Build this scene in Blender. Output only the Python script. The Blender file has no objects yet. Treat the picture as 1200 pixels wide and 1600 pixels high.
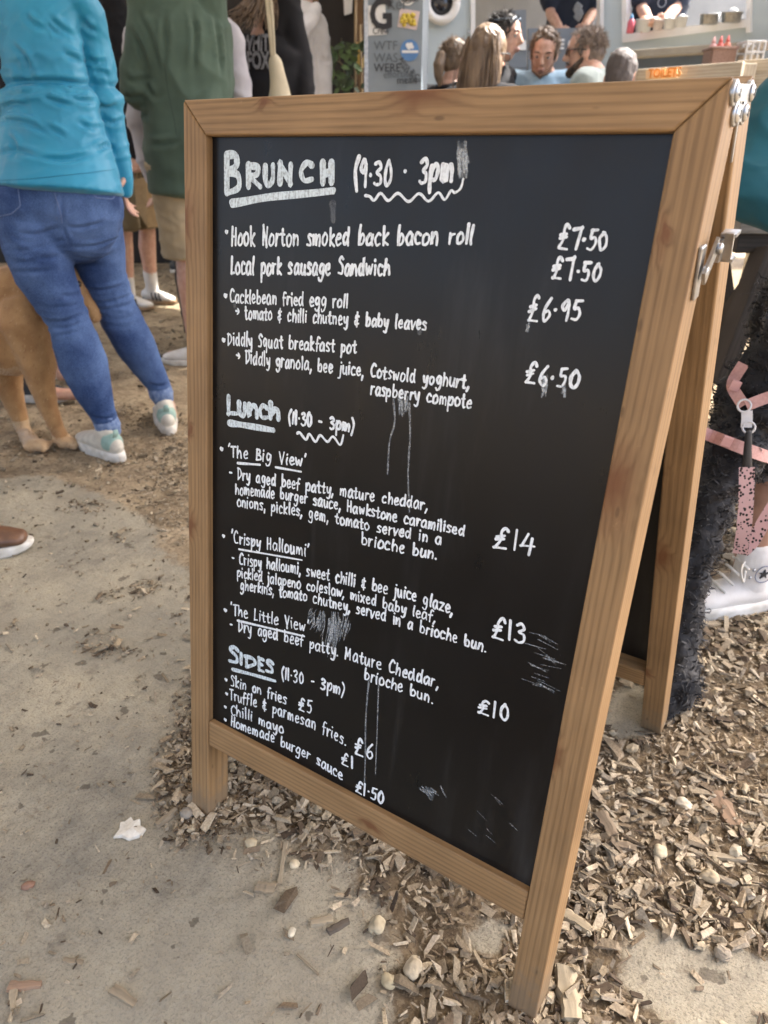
import bpy, bmesh, math, random
import numpy as np
from mathutils import Vector, Matrix, noise as mnoise
rad = math.radians
scene = bpy.context.scene
col = scene.collection

# ------------------------------------------------------------------ camera
cd = bpy.data.cameras.new('camera')
cam = bpy.data.objects.new('camera', cd)
col.objects.link(cam)
CAM = Vector((0.45274, -0.56812, 1.01934))
AX, AZ, FPX = 1.105404, 0.57944, 1141.95
cam.location = CAM
cam.rotation_euler = (AX, 0, AZ)
cd.sensor_fit = 'VERTICAL'
cd.sensor_height = 36
cd.sensor_width = 27
cd.lens = 36 * FPX / 1600
cd.clip_start = 0.02
cd.clip_end = 600
cd.dof.use_dof = True
cd.dof.focus_distance = 0.95
cd.dof.aperture_fstop = 6.5
scene.camera = cam
scene.render.resolution_x = 768
scene.render.resolution_y = 1024

# ------------------------------------------------------------------ light
SUN_ELEV, SUN_AZ = 52, 60          # azimuth measured from +X towards +Y
world = bpy.data.worlds.new('World')
scene.world = world
world.use_nodes = True
wn = world.node_tree.nodes
sky = wn.new('ShaderNodeTexSky')
sky.sky_type = 'NISHITA'
sky.sun_disc = False
sky.sun_elevation = rad(SUN_ELEV)
sky.sun_rotation = rad(90 - SUN_AZ)
sky.air_density = 0.7
sky.dust_density = 6.0
sky.ozone_density = 1.0
world.node_tree.links.new(sky.outputs[0], wn['Background'].inputs[0])
wn['Background'].inputs[1].default_value = 0.15
sl = bpy.data.lights.new('sun', 'SUN')
sl.energy = 3.2
sl.angle = rad(0.6)
sl.color = (1.0, 0.96, 0.90)
sun = bpy.data.objects.new('sun', sl)
col.objects.link(sun)
sd = Vector((math.cos(rad(SUN_ELEV)) * math.cos(rad(SUN_AZ)), math.cos(rad(SUN_ELEV)) * math.sin(rad(SUN_AZ)), math.sin(rad(SUN_ELEV))))
sun.rotation_euler = sd.to_track_quat('Z', 'Y').to_euler()
sun.location = sd * 20
scene.view_settings.view_transform = 'Standard'
scene.view_settings.look = 'None'
scene.view_settings.exposure = 2.62
scene.view_settings.gamma = 1.0
scene.render.engine = 'CYCLES'

# ------------------------------------------------------------------ measuring helpers
_M = Matrix.Rotation(AZ, 3, 'Z') @ Matrix.Rotation(AX, 3, 'X')
FWD = Vector((-math.sin(AZ), math.cos(AZ), 0))
RGT = Vector((math.cos(AZ), math.sin(AZ), 0))
UP = Vector((0, 0, 1))
def ray(px, py):
    return _M @ Vector(((px - 600) / FPX, (800 - py) / FPX, -1))
def ground(px, py, z=0.0):
    d = ray(px, py)
    return CAM + d * ((z - CAM.z) / d.z)
def at(px, py, D):
    d = ray(px, py)
    return CAM + d * (D / d.dot(FWD))
def depth_of(P):
    return (P - CAM).dot(FWD)
def pxs(D):                     # metres per photo pixel at depth D (roughly)
    return D * 1.05 / FPX

# ------------------------------------------------------------------ object helpers
def tag(o, label=None, cat=None, group=None, kind=None):
    if label: o['label'] = label
    if cat: o['category'] = cat
    if group: o['group'] = group
    if kind: o['kind'] = kind
    return o
def thing(name, label, cat, loc=(0, 0, 0), rz=0.0, group=None):
    o = bpy.data.objects.new(name, None)
    o.empty_display_size = 0.1
    col.objects.link(o)
    o.location = loc
    o.rotation_euler = (0, 0, rz)
    return tag(o, label, cat, group)
def link(name, me, mats, parent=None, smooth=False):
    o = bpy.data.objects.new(name, me)
    col.objects.link(o)
    if not isinstance(mats, (list, tuple)): mats = [mats]
    for m in mats: me.materials.append(m)
    if smooth:
        me.polygons.foreach_set('use_smooth', [True] * len(me.polygons))
    if parent is not None: o.parent = parent
    return o
def obj(name, bm, mats, parent=None, smooth=False):
    bmesh.ops.recalc_face_normals(bm, faces=bm.faces[:])
    me = bpy.data.meshes.new(name)
    bm.to_mesh(me)
    bm.free()
    return link(name, me, mats, parent, smooth)
def pyd(name, verts, faces, mats, parent=None, smooth=False):
    me = bpy.data.meshes.new(name)
    me.from_pydata([tuple(v) for v in verts], [], faces)
    me.update()
    return link(name, me, mats, parent, smooth)
def bevel(o, w=0.003, seg=2):
    m = o.modifiers.new('bevel', 'BEVEL')
    m.width = w
    m.segments = seg
    m.limit_method = 'ANGLE'
    m.angle_limit = rad(35)
    return o
def box(bm, c, s, M=None):
    c = Vector(c)
    vs = []
    for x, y, z in ((-1, -1, -1), (1, -1, -1), (1, 1, -1), (-1, 1, -1), (-1, -1, 1), (1, -1, 1), (1, 1, 1), (-1, 1, 1)):
        p = Vector((x * s[0] / 2, y * s[1] / 2, z * s[2] / 2))
        if M is not None: p = M @ p
        vs.append(bm.verts.new(p + c))
    for f in ((0, 3, 2, 1), (4, 5, 6, 7), (0, 1, 5, 4), (1, 2, 6, 5), (2, 3, 7, 6), (3, 0, 4, 7)):
        bm.faces.new([vs[i] for i in f])
def prism(bm, pts, axis_a, axis_b, axis_n, o, d0, d1):
    """polygon pts (a,b) extruded along axis_n from d0 to d1"""
    o = Vector(o)
    A = [bm.verts.new(o + axis_a * p[0] + axis_b * p[1] + axis_n * d0) for p in pts]
    B = [bm.verts.new(o + axis_a * p[0] + axis_b * p[1] + axis_n * d1) for p in pts]
    n = len(pts)
    bm.faces.new(A[::-1]); bm.faces.new(B)
    for i in range(n):
        bm.faces.new([A[i], A[(i + 1) % n], B[(i + 1) % n], B[i]])
def loft(bm, rings, side=None, n=14, cap=True, p=2.0, ck=1.0):
    """closed tube through rings (centre, rx, ry); side = direction of rx; rounded ends"""
    R = [(Vector(c), a, b) for c, a, b in rings]
    side = Vector(side) if side is not None else None
    if cap:
        c0, a0, b0 = R[0]; t = (R[0][0] - R[1][0]).normalized(); m = min(a0, b0) * ck
        pre = [(c0 + t * m * math.sin(q), max(a0 * math.cos(q), 1e-4), max(b0 * math.cos(q), 1e-4)) for q in (1.5, 1.05, .55)]
        c1, a1, b1 = R[-1]; t = (R[-1][0] - R[-2][0]).normalized(); m = min(a1, b1) * ck
        post = [(c1 + t * m * math.sin(q), max(a1 * math.cos(q), 1e-4), max(b1 * math.cos(q), 1e-4)) for q in (.55, 1.05, 1.5)]
        R = pre + R + post
    loops = []
    prev = None
    for i, (c, a, b) in enumerate(R):
        t = (R[min(i + 1, len(R) - 1)][0] - R[max(i - 1, 0)][0])
        t = t.normalized() if t.length > 1e-9 else Vector((0, 0, 1))
        s = side if side is not None else prev
        if s is None:
            s = Vector((1, 0, 0)) if abs(t.x) < .9 else Vector((0, 1, 0))
        s = s - t * s.dot(t)
        if s.length < 1e-4:
            s = t.orthogonal()
        s.normalize()
        prev = s
        f = t.cross(s)
        L = []
        for k in range(n):
            q = 2 * math.pi * k / n
            cx, sx = math.cos(q), math.sin(q)
            if p != 2.0:
                cx = math.copysign(abs(cx) ** (2 / p), cx); sx = math.copysign(abs(sx) ** (2 / p), sx)
            L.append(bm.verts.new(c + s * a * cx + f * b * sx))
        loops.append(L)
    for A, B in zip(loops[:-1], loops[1:]):
        for k in range(n):
            bm.faces.new([A[k], A[(k + 1) % n], B[(k + 1) % n], B[k]])
    bm.faces.new(loops[0][::-1]); bm.faces.new(loops[-1])
def tube(bm, pts, r, n=8, r1=None):
    m = len(pts)
    r1 = r if r1 is None else r1
    loft(bm, [(q, r + (r1 - r) * i / max(1, m - 1), r + (r1 - r) * i / max(1, m - 1)) for i, q in enumerate(pts)], None, n)
def ellipsoid(bm, c, r, M=None, seg=16, rings=10):
    ret = bmesh.ops.create_uvsphere(bm, u_segments=seg, v_segments=rings, radius=1)
    for v in ret['verts']:
        q = Vector((v.co.x * r[0], v.co.y * r[1], v.co.z * r[2]))
        if M is not None: q = M @ q
        v.co = q + Vector(c)
def catmull(P, per=5):
    P = [Vector(q) for q in P]
    if len(P) < 3: return P
    out = []
    Q = [P[0]] + P + [P[-1]]
    for i in range(1, len(Q) - 2):
        a, b, c, d = Q[i - 1], Q[i], Q[i + 1], Q[i + 2]
        for k in range(per):
            t = k / per
            out.append(.5 * ((2 * b) + (c - a) * t + (2 * a - 5 * b + 4 * c - d) * t * t + (3 * b - a - 3 * c + d) * t ** 3))
    out.append(P[-1])
    return out
def remesh(bm, voxel, smooth=2, fn=None):
    """fuse overlapping closed solids into one continuous surface"""
    bmesh.ops.recalc_face_normals(bm, faces=bm.faces[:])
    me = bpy.data.meshes.new('tmp')
    bm.to_mesh(me); bm.free()
    o = bpy.data.objects.new('tmp', me)
    col.objects.link(o)
    m = o.modifiers.new('r', 'REMESH')
    m.mode = 'VOXEL'; m.voxel_size = voxel
    if smooth:
        s = o.modifiers.new('s', 'SMOOTH'); s.factor = .5; s.iterations = smooth
    dg = bpy.context.evaluated_depsgraph_get()
    out = bpy.data.meshes.new_from_object(o.evaluated_get(dg))
    bpy.data.objects.remove(o); bpy.data.meshes.remove(me)
    if fn:
        N = [v.normal.copy() for v in out.vertices]
        for v, nn in zip(out.vertices, N):
            v.co = v.co + nn * fn(v.co, nn)
    out.update()
    return out

# ------------------------------------------------------------------ materials
def nodes(name):
    m = bpy.data.materials.new(name)
    m.use_nodes = True
    nt = m.node_tree
    return m, nt, nt.nodes, nt.links, nt.nodes['Principled BSDF']
def mat(name, c, c2=None, rough=.7, scale=20, bump=0.0, bscale=None, metal=0, spec=.5, stretch=(1, 1, 1), detail=4, lo=.35, hi=.65, sheen=0, dist=.002, sss=0, coat=0, wr=None):
    m, nt, N, Lk, b = nodes(name)
    b.inputs['Roughness'].default_value = rough
    b.inputs['Metallic'].default_value = metal
    b.inputs['Specular IOR Level'].default_value = spec
    if sheen:
        b.inputs['Sheen Weight'].default_value = sheen
    if coat:
        b.inputs['Coat Weight'].default_value = coat
    if sss:
        b.inputs['Subsurface Weight'].default_value = sss
        b.inputs['Subsurface Radius'].default_value = (.012, .005, .003)
    tc = N.new('ShaderNodeTexCoord')
    mp = N.new('ShaderNodeMapping'); mp.inputs['Scale'].default_value = stretch
    Lk.new(tc.outputs['Object'], mp.inputs[0])
    if c2 is None: c2 = tuple(min(1, x * .8) for x in c)
    nz = N.new('ShaderNodeTexNoise'); nz.inputs['Scale'].default_value = scale; nz.inputs['Detail'].default_value = detail
    Lk.new(mp.outputs[0], nz.inputs['Vector'])
    cr = N.new('ShaderNodeValToRGB')
    cr.color_ramp.elements[0].position = lo; cr.color_ramp.elements[1].position = hi
    cr.color_ramp.elements[0].color = (*c2, 1); cr.color_ramp.elements[1].color = (*c, 1)
    Lk.new(nz.outputs['Fac'], cr.inputs[0]); Lk.new(cr.outputs[0], b.inputs['Base Color'])
    if bump:
        n2 = N.new('ShaderNodeTexNoise'); n2.inputs['Scale'].default_value = bscale or scale * 4; n2.inputs['Detail'].default_value = 5
        Lk.new(mp.outputs[0], n2.inputs['Vector'])
        bp = N.new('ShaderNodeBump'); bp.inputs['Strength'].default_value = bump; bp.inputs['Distance'].default_value = dist
        Lk.new(n2.outputs['Fac'], bp.inputs['Height']); Lk.new(bp.outputs[0], b.inputs['Normal'])
        if wr:                       # sharp creases on top of the modelled folds
            m3 = N.new('ShaderNodeMapping'); m3.inputs['Scale'].default_value = (1, 1, 1.9); m3.inputs['Rotation'].default_value = (.5, .35, 0); Lk.new(tc.outputs['Object'], m3.inputs[0])
            n3 = N.new('ShaderNodeTexNoise'); n3.noise_type = 'RIDGED_MULTIFRACTAL'; n3.inputs['Scale'].default_value = wr[0]; n3.inputs['Detail'].default_value = 3; n3.inputs['Distortion'].default_value = .6
            Lk.new(m3.outputs[0], n3.inputs['Vector'])
            b3 = N.new('ShaderNodeBump'); b3.inputs['Strength'].default_value = wr[2] if len(wr) > 2 else .5; b3.inputs['Distance'].default_value = wr[1]
            Lk.new(n3.outputs['Fac'], b3.inputs['Height']); Lk.new(b3.outputs[0], bp.inputs['Normal'])
    return m
def mathn(nt, op, a, bb=None, cc=None):
    n = nt.nodes.new('ShaderNodeMath'); n.operation = op
    for i, v in enumerate((a, bb, cc)):
        if v is None: continue
        if isinstance(v, (int, float)): n.inputs[i].default_value = v
        else: nt.links.new(v, n.inputs[i])
    return n.outputs[0]
def wood(name, light, dark, knots=(), rough=.55, fine=820, mud=0.0):
    """timber with the grain along local Z; knots = (x, y, z, radius)"""
    m, nt, N, Lk, b = nodes(name)
    tc = N.new('ShaderNodeTexCoord')
    oi = N.new('ShaderNodeObjectInfo')
    src = tc.outputs['Object']
    off = N.new('ShaderNodeVectorMath'); off.operation = 'MULTIPLY'
    cb = N.new('ShaderNodeCombineXYZ')
    for i in range(3): Lk.new(oi.outputs['Random'], cb.inputs[i])
    Lk.new(cb.outputs[0], off.inputs[0]); off.inputs[1].default_value = (3.1, 5.3, 7.7)
    ad = N.new('ShaderNodeVectorMath'); ad.operation = 'ADD'
    Lk.new(src, ad.inputs[0]); Lk.new(off.outputs[0], ad.inputs[1])
    mp = N.new('ShaderNodeMapping'); mp.inputs['Scale'].default_value = (1, 1, .07)
    Lk.new(ad.outputs[0], mp.inputs[0])
    big = N.new('ShaderNodeTexNoise'); big.inputs['Scale'].default_value = 22; big.inputs['Detail'].default_value = 3
    Lk.new(mp.outputs[0], big.inputs['Vector'])
    sep = N.new('ShaderNodeSeparateXYZ'); Lk.new(ad.outputs[0], sep.inputs[0])
    # distance from the knots bends the rings
    kn = None
    warp = N.new('ShaderNodeTexNoise'); warp.inputs['Scale'].default_value = 24; Lk.new(src, warp.inputs['Vector'])
    for (kx, ky, kz, kr) in knots:
        v = N.new('ShaderNodeVectorMath'); v.operation = 'SUBTRACT'; Lk.new(src, v.inputs[0]); v.inputs[1].default_value = (kx, ky, kz)
        wv = N.new('ShaderNodeVectorMath'); wv.operation = 'MULTIPLY_ADD'; Lk.new(warp.outputs['Color'], wv.inputs[0]); wv.inputs[1].default_value = (.035, .0, .05); Lk.new(v.outputs[0], wv.inputs[2]); v = wv
        s2 = N.new('ShaderNodeVectorMath'); s2.operation = 'MULTIPLY'; Lk.new(v.outputs[0], s2.inputs[0]); s2.inputs[1].default_value = (1, .3, .45)
        l = N.new('ShaderNodeVectorMath'); l.operation = 'LENGTH'; Lk.new(s2.outputs[0], l.inputs[0])
        k = mathn(nt, 'POWER', 2.718, mathn(nt, 'MULTIPLY', mathn(nt, 'POWER', mathn(nt, 'DIVIDE', l.outputs['Value'], kr), 2.0), -1.0))
        kn = k if kn is None else mathn(nt, 'MAXIMUM', kn, k)
    ring = mathn(nt, 'ADD', mathn(nt, 'MULTIPLY', sep.outputs[0], fine), mathn(nt, 'MULTIPLY', sep.outputs[1], fine * .6))
    ring = mathn(nt, 'ADD', ring, mathn(nt, 'MULTIPLY', big.outputs['Fac'], 13.0))
    if kn is not None: ring = mathn(nt, 'ADD', ring, mathn(nt, 'MULTIPLY', kn, 11.0))
    w = mathn(nt, 'MULTIPLY_ADD', mathn(nt, 'SINE', ring), .5, .5)
    w = mathn(nt, 'POWER', w, 2.2)
    fib = N.new('ShaderNodeTexNoise'); fib.inputs['Scale'].default_value = 420; fib.inputs['Detail'].default_value = 2
    mp2 = N.new('ShaderNodeMapping'); mp2.inputs['Scale'].default_value = (1, 1, .03); Lk.new(ad.outputs[0], mp2.inputs[0]); Lk.new(mp2.outputs[0], fib.inputs['Vector'])
    blot = N.new('ShaderNodeTexNoise'); blot.inputs['Scale'].default_value = 7; blot.inputs['Detail'].default_value = 3
    Lk.new(ad.outputs[0], blot.inputs['Vector'])
    f = mathn(nt, 'ADD', mathn(nt, 'MULTIPLY', w, .25), mathn(nt, 'MULTIPLY', fib.outputs['Fac'], .55))
    f = mathn(nt, 'ADD', f, mathn(nt, 'MULTIPLY', mathn(nt, 'SUBTRACT', blot.outputs['Fac'], .5), .75))
    cr = N.new('ShaderNodeValToRGB')
    cr.color_ramp.elements[0].position = .02; cr.color_ramp.elements[1].position = .78
    cr.color_ramp.elements[0].color = (*light, 1); cr.color_ramp.elements[1].color = (*dark, 1)
    Lk.new(f, cr.inputs[0])
    out = cr.outputs[0]
    if kn is not None:
        mx = N.new('ShaderNodeMix'); mx.data_type = 'RGBA'
        Lk.new(mathn(nt, 'MINIMUM', mathn(nt, 'MULTIPLY', mathn(nt, 'POWER', kn, 1.4), .95), .85), mx.inputs[0]); Lk.new(out, mx.inputs[6]); mx.inputs[7].default_value = (dark[0] * .95, dark[1] * .62, dark[2] * .5, 1)
        out = mx.outputs[2]
    # dirt and pale scuffs
    sc = N.new('ShaderNodeTexNoise'); sc.inputs['Scale'].default_value = 55; sc.inputs['Detail'].default_value = 6; sc.inputs['Roughness'].default_value = .7
    Lk.new(ad.outputs[0], sc.inputs['Vector'])
    r2 = N.new('ShaderNodeValToRGB'); r2.color_ramp.elements[0].position = .66; r2.color_ramp.elements[1].position = .74
    Lk.new(sc.outputs['Fac'], r2.inputs[0])
    mx = N.new('ShaderNodeMix'); mx.data_type = 'RGBA'
    Lk.new(mathn(nt, 'MULTIPLY', r2.outputs[0], .35), mx.inputs[0]); Lk.new(out, mx.inputs[6]); mx.inputs[7].default_value = (light[0] * 1.25, light[1] * 1.3, light[2] * 1.4, 1)
    res = mx.outputs[2]
    if mud:                          # dried mud splashed up from the ground and dark knocks along the timber
        s0 = N.new('ShaderNodeSeparateXYZ'); Lk.new(src, s0.inputs[0])
        hgt = N.new('ShaderNodeMapRange'); hgt.inputs[1].default_value = 0; hgt.inputs[2].default_value = mud; hgt.inputs[3].default_value = .42; hgt.inputs[4].default_value = -.25; hgt.clamp = True
        Lk.new(s0.outputs[2], hgt.inputs[0])
        r3 = N.new('ShaderNodeMapRange'); r3.inputs[1].default_value = .52; r3.inputs[2].default_value = .66; Lk.new(mathn(nt, 'ADD', mathn(nt, 'ADD', mathn(nt, 'MULTIPLY', sc.outputs['Fac'], .6), mathn(nt, 'MULTIPLY', blot.outputs['Fac'], .4)), mathn(nt, 'MULTIPLY', hgt.outputs[0], .5)), r3.inputs[0])
        m4 = N.new('ShaderNodeMix'); m4.data_type = 'RGBA'; Lk.new(mathn(nt, 'MULTIPLY', r3.outputs[0], .6), m4.inputs[0]); Lk.new(res, m4.inputs[6]); m4.inputs[7].default_value = (.20, .15, .095, 1); res = m4.outputs[2]
    kd_ = N.new('ShaderNodeTexVoronoi'); kd_.inputs['Scale'].default_value = 34; mp5 = N.new('ShaderNodeMapping'); mp5.inputs['Scale'].default_value = (1, 1, .35); Lk.new(ad.outputs[0], mp5.inputs[0]); Lk.new(mp5.outputs[0], kd_.inputs['Vector'])
    r5 = N.new('ShaderNodeMapRange'); r5.inputs[1].default_value = .05; r5.inputs[2].default_value = .09; r5.inputs[3].default_value = .55; r5.inputs[4].default_value = 0; Lk.new(kd_.outputs['Distance'], r5.inputs[0])
    m5 = N.new('ShaderNodeMix'); m5.data_type = 'RGBA'; Lk.new(r5.outputs[0], m5.inputs[0]); Lk.new(res, m5.inputs[6]); m5.inputs[7].default_value = (dark[0] * .55, dark[1] * .55, dark[2] * .55, 1); res = m5.outputs[2]
    Lk.new(res, b.inputs['Base Color'])
    b.inputs['Roughness'].default_value = rough
    b.inputs['Specular IOR Level'].default_value = .35
    bp = N.new('ShaderNodeBump'); bp.inputs['Strength'].default_value = .35; bp.inputs['Distance'].default_value = .0012
    Lk.new(f, bp.inputs['Height']); Lk.new(bp.outputs[0], b.inputs['Normal'])
    return m

M = {}
M['steel'] = mat('galvanised_steel', (.46, .47, .48), (.30, .31, .32), rough=.3, scale=60, metal=.95, bump=.2)
M['chalk'] = None
# ------------------------------------------------------------------ ground
def poly_px(P): return [ground(*q).to_2d() for q in P]
SLAB = [np.array(q) for q in poly_px([(-500, 770), (60, 745), (215, 800), (292, 905), (296, 1150), (240, 1185), (225, 1260), (300, 1330),
                                      (420, 1325), (500, 1345), (560, 1420), (625, 1478), (575, 1550), (600, 1640), (560, 1900), (-1200, 1900)])]
PATCH = [(ground(1090, 1555).to_2d(), .10, .07), (ground(762, 1462).to_2d(), .035, .045), (ground(985, 1110).to_2d(), .05, .09), (ground(1190, 1540).to_2d(), .06, .05)]
def seg_dist(x, y, P):
    d = np.full(x.shape, 1e9); ins = np.zeros(x.shape, bool)
    for a, b in zip(P, P[1:] + P[:1]):
        ab = b - a; L2 = ab @ ab + 1e-12
        t = np.clip(((x - a[0]) * ab[0] + (y - a[1]) * ab[1]) / L2, 0, 1)
        d = np.minimum(d, np.hypot(x - a[0] - t * ab[0], y - a[1] - t * ab[1]))
        c = ((a[1] > y) != (b[1] > y)) & (x < (b[0] - a[0]) * (y - a[1]) / (b[1] - a[1] + 1e-12) + a[0])
        ins ^= c
    return np.where(ins, -d, d)
def soil_amount(x, y):
    """0 on bare concrete, 1 on loose soil and chips (world metres)"""
    d = seg_dist(x, y, SLAB)
    wob = np.array([mnoise.noise(Vector((a * 5, b * 5, 1.7))) * .07 + mnoise.noise(Vector((a * 19, b * 19, 4))) * .03 for a, b in zip(x.ravel(), y.ravel())]).reshape(x.shape)
    s = np.clip((d + wob) / .09 + .35, 0, 1)
    for c, rx, ry in PATCH:
        e = np.hypot((x - c.x) / rx, (y - c.y) / ry) + wob * 6
        s = np.minimum(s, np.clip((e - .8) / .35, 0, 1))
    return s
def axis(c0, c1, step, far):
    a = list(np.arange(c0, c1, step)); g = step
    while a[-1] < far: g *= 1.25; a.append(a[-1] + g)
    g = step; b = [c0]
    while b[-1] > -far: g *= 1.25; b.append(b[-1] - g)
    return np.array(b[1:][::-1] + a)
gx, gy = axis(-2.6, 1.3, .03, 200), axis(-.6, 2.4, .03, 200)
GX, GY = np.meshgrid(gx, gy)
SO = soil_amount(GX, GY)
near = np.exp(-np.maximum(0, np.hypot(GX + .3, GY - .6) - 3.0))
hz = np.array([mnoise.noise(Vector((a * 9, b * 9, .5))) * .006 + mnoise.noise(Vector((a * 28, b * 28, 2))) * .003 for a, b in zip(GX.ravel(), GY.ravel())]).reshape(GX.shape)
GZ = SO * hz * near * np.where(GX < -.6, 2.2, 1.0) - SO * .002
nxv, nyv = len(gx), len(gy)
vv = np.stack([GX, GY, GZ], -1).reshape(-1, 3)
ii = np.arange(nxv * nyv).reshape(nyv, nxv)
ff = np.stack([ii[:-1, :-1], ii[:-1, 1:], ii[1:, 1:], ii[1:, :-1]], -1).reshape(-1, 4)
def ground_mat():
    m, nt, N, Lk, b = nodes('dusty_concrete_and_soil')
    tc = N.new('ShaderNodeTexCoord'); at_ = N.new('ShaderNodeAttribute'); at_.attribute_name = 'soil'
    def noise(sc, det=5, rough=.55, st=None):
        n = N.new('ShaderNodeTexNoise'); n.inputs['Scale'].default_value = sc; n.inputs['Detail'].default_value = det; n.inputs['Roughness'].default_value = rough
        if st:
            mp = N.new('ShaderNodeMapping'); mp.inputs['Scale'].default_value = st; mp.inputs['Rotation'].default_value = (0, 0, .5); Lk.new(tc.outputs['Object'], mp.inputs[0]); Lk.new(mp.outputs[0], n.inputs['Vector'])
        else: Lk.new(tc.outputs['Object'], n.inputs['Vector'])
        return n.outputs['Fac']
    def ramp(f, p0, c0, p1, c1):
        r = N.new('ShaderNodeValToRGB'); r.color_ramp.elements[0].position = p0; r.color_ramp.elements[1].position = p1
        r.color_ramp.elements[0].color = (*c0, 1); r.color_ramp.elements[1].color = (*c1, 1); Lk.new(f, r.inputs[0]); return r.outputs[0]
    def mix(f, a, c):
        n = N.new('ShaderNodeMix'); n.data_type = 'RGBA'; Lk.new(f, n.inputs[0]) if not isinstance(f, float) else None
        for i, v in ((6, a), (7, c)):
            if isinstance(v, tuple): n.inputs[i].default_value = (*v, 1)
            else: Lk.new(v, n.inputs[i])
        return n.outputs[2]
    grey, dust = (.25, .228, .178), (.46, .405, .29)
    conc = mix(ramp(noise(3.2, 6, .62), .38, (0, 0, 0), .62, (1, 1, 1)), grey, dust)
    conc = mix(mathn(nt, 'MULTIPLY', ramp(noise(38, 6, .7, (1, .35, 1)), .42, (0, 0, 0), .66, (1, 1, 1)), .55), conc, (.45, .405, .30))
    conc = mix(mathn(nt, 'MULTIPLY', ramp(noise(2.1, 3), .56, (0, 0, 0), .7, (1, 1, 1)), .45), conc, (.33, .255, .155))
    conc = mix(mathn(nt, 'MULTIPLY', ramp(noise(240, 4, .75), .52, (0, 0, 0), .62, (1, 1, 1)), .6), conc, (.12, .10, .075))
    conc = mix(mathn(nt, 'MULTIPLY', ramp(noise(9, 7, .75), .58, (0, 0, 0), .66, (1, 1, 1)), .65), conc, (.15, .12, .085))
    conc = mix(mathn(nt, 'MULTIPLY', ramp(noise(55, 8, .8), .5, (0, 0, 0), .7, (1, 1, 1)), .6), conc, (.165, .145, .11))
    conc = mix(mathn(nt, 'MULTIPLY', ramp(noise(1.1, 4, .6), .5, (0, 0, 0), .62, (1, 1, 1)), .5), conc, (.29, .27, .215))
    conc = mix(mathn(nt, 'MULTIPLY', ramp(noise(17, 4, .55), .655, (0, 0, 0), .675, (1, 1, 1)), .7), conc, (.10, .082, .06))
    soil = mix(ramp(noise(14, 6, .7), .36, (0, 0, 0), .66, (1, 1, 1)), (.070, .050, .032), (.24, .18, .11))
    soil = mix(mathn(nt, 'MULTIPLY', ramp(noise(150, 4, .7), .5, (0, 0, 0), .62, (1, 1, 1)), .6), soil, (.32, .255, .165))
    dirt = mix(ramp(noise(6, 6, .7), .35, (0, 0, 0), .62, (1, 1, 1)), (.20, .15, .095), (.45, .36, .235))
    dirt = mix(mathn(nt, 'MULTIPLY', ramp(noise(70, 7, .8), .48, (0, 0, 0), .62, (1, 1, 1)), .8), dirt, (.12, .088, .056))
    at2 = N.new('ShaderNodeAttribute'); at2.attribute_name = 'dusty'
    loose = mix(at2.outputs['Fac'], soil, dirt)
    f = mathn(nt, 'ADD', at_.outputs['Fac'], mathn(nt, 'MULTIPLY', mathn(nt, 'SUBTRACT', noise(30, 6, .7), .5), 1.1))
    f = ramp(f, .35, (0, 0, 0), .65, (1, 1, 1))
    Lk.new(mix(f, conc, loose), b.inputs['Base Color'])
    b.inputs['Roughness'].default_value = .92; b.inputs['Specular IOR Level'].default_value = .2
    h = mathn(nt, 'ADD', mathn(nt, 'MULTIPLY', noise(140, 6, .75), .5), mathn(nt, 'MULTIPLY', noise(20, 5, .6), 1.2))
    bp = N.new('ShaderNodeBump'); bp.inputs['Strength'].default_value = .8; bp.inputs['Distance'].default_value = .010
    Lk.new(h, bp.inputs['Height']); Lk.new(bp.outputs[0], b.inputs['Normal'])
    return m
gme = bpy.data.meshes.new('ground')
gme.from_pydata(vv.tolist(), [], ff.tolist()); gme.update()
a_ = gme.attributes.new('soil', 'FLOAT', 'POINT'); a_.data.foreach_set('value', SO.reshape(-1).astype(np.float32))
# the far left side is trodden, dustier earth than the chip bed on the right
DU = np.clip((-.55 - GX) / .5, 0, 1)
a_ = gme.attributes.new('dusty', 'FLOAT', 'POINT'); a_.data.foreach_set('value', DU.reshape(-1).astype(np.float32))
g_o = link('ground', gme, ground_mat(), None, True)
tag(g_o, 'dusty concrete and trodden earth', None, None, 'structure')

# ------------------------------------------------------------------ loose chips and stones
def debris_mat(name, rough=.85, bsc=300, stretch=(1, 1, 1)):
    m, nt, N, Lk, b = nodes(name)
    at_ = N.new('ShaderNodeAttribute'); at_.attribute_name = 'tone'
    tc = N.new('ShaderNodeTexCoord'); n = N.new('ShaderNodeTexNoise'); n.inputs['Scale'].default_value = bsc; n.inputs['Detail'].default_value = 4
    Lk.new(tc.outputs['Object'], n.inputs['Vector'])
    hs = N.new('ShaderNodeHueSaturation'); Lk.new(at_.outputs['Color'], hs.inputs['Color'])
    Lk.new(mathn(nt, 'MULTIPLY_ADD', n.outputs['Fac'], 1.3, .38), hs.inputs['Value'])
    Lk.new(hs.outputs[0], b.inputs['Base Color']); b.inputs['Roughness'].default_value = rough; b.inputs['Specular IOR Level'].default_value = .25
    bp = N.new('ShaderNodeBump'); bp.inputs['Strength'].default_value = .5; bp.inputs['Distance'].default_value = .002
    Lk.new(n.outputs['Fac'], bp.inputs['Height']); Lk.new(bp.outputs[0], b.inputs['Normal'])
    return m
M['chip'] = debris_mat('weathered_wood_chip'); M['stone'] = debris_mat('limestone_pebble', .8, 120)
rng = np.random.default_rng(7)
_cube = np.array([(-1, -1, -1), (1, -1, -1), (1, 1, -1), (-1, 1, -1), (-1, -1, 1), (1, -1, 1), (1, 1, 1), (-1, 1, 1)], float) / 2
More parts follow.
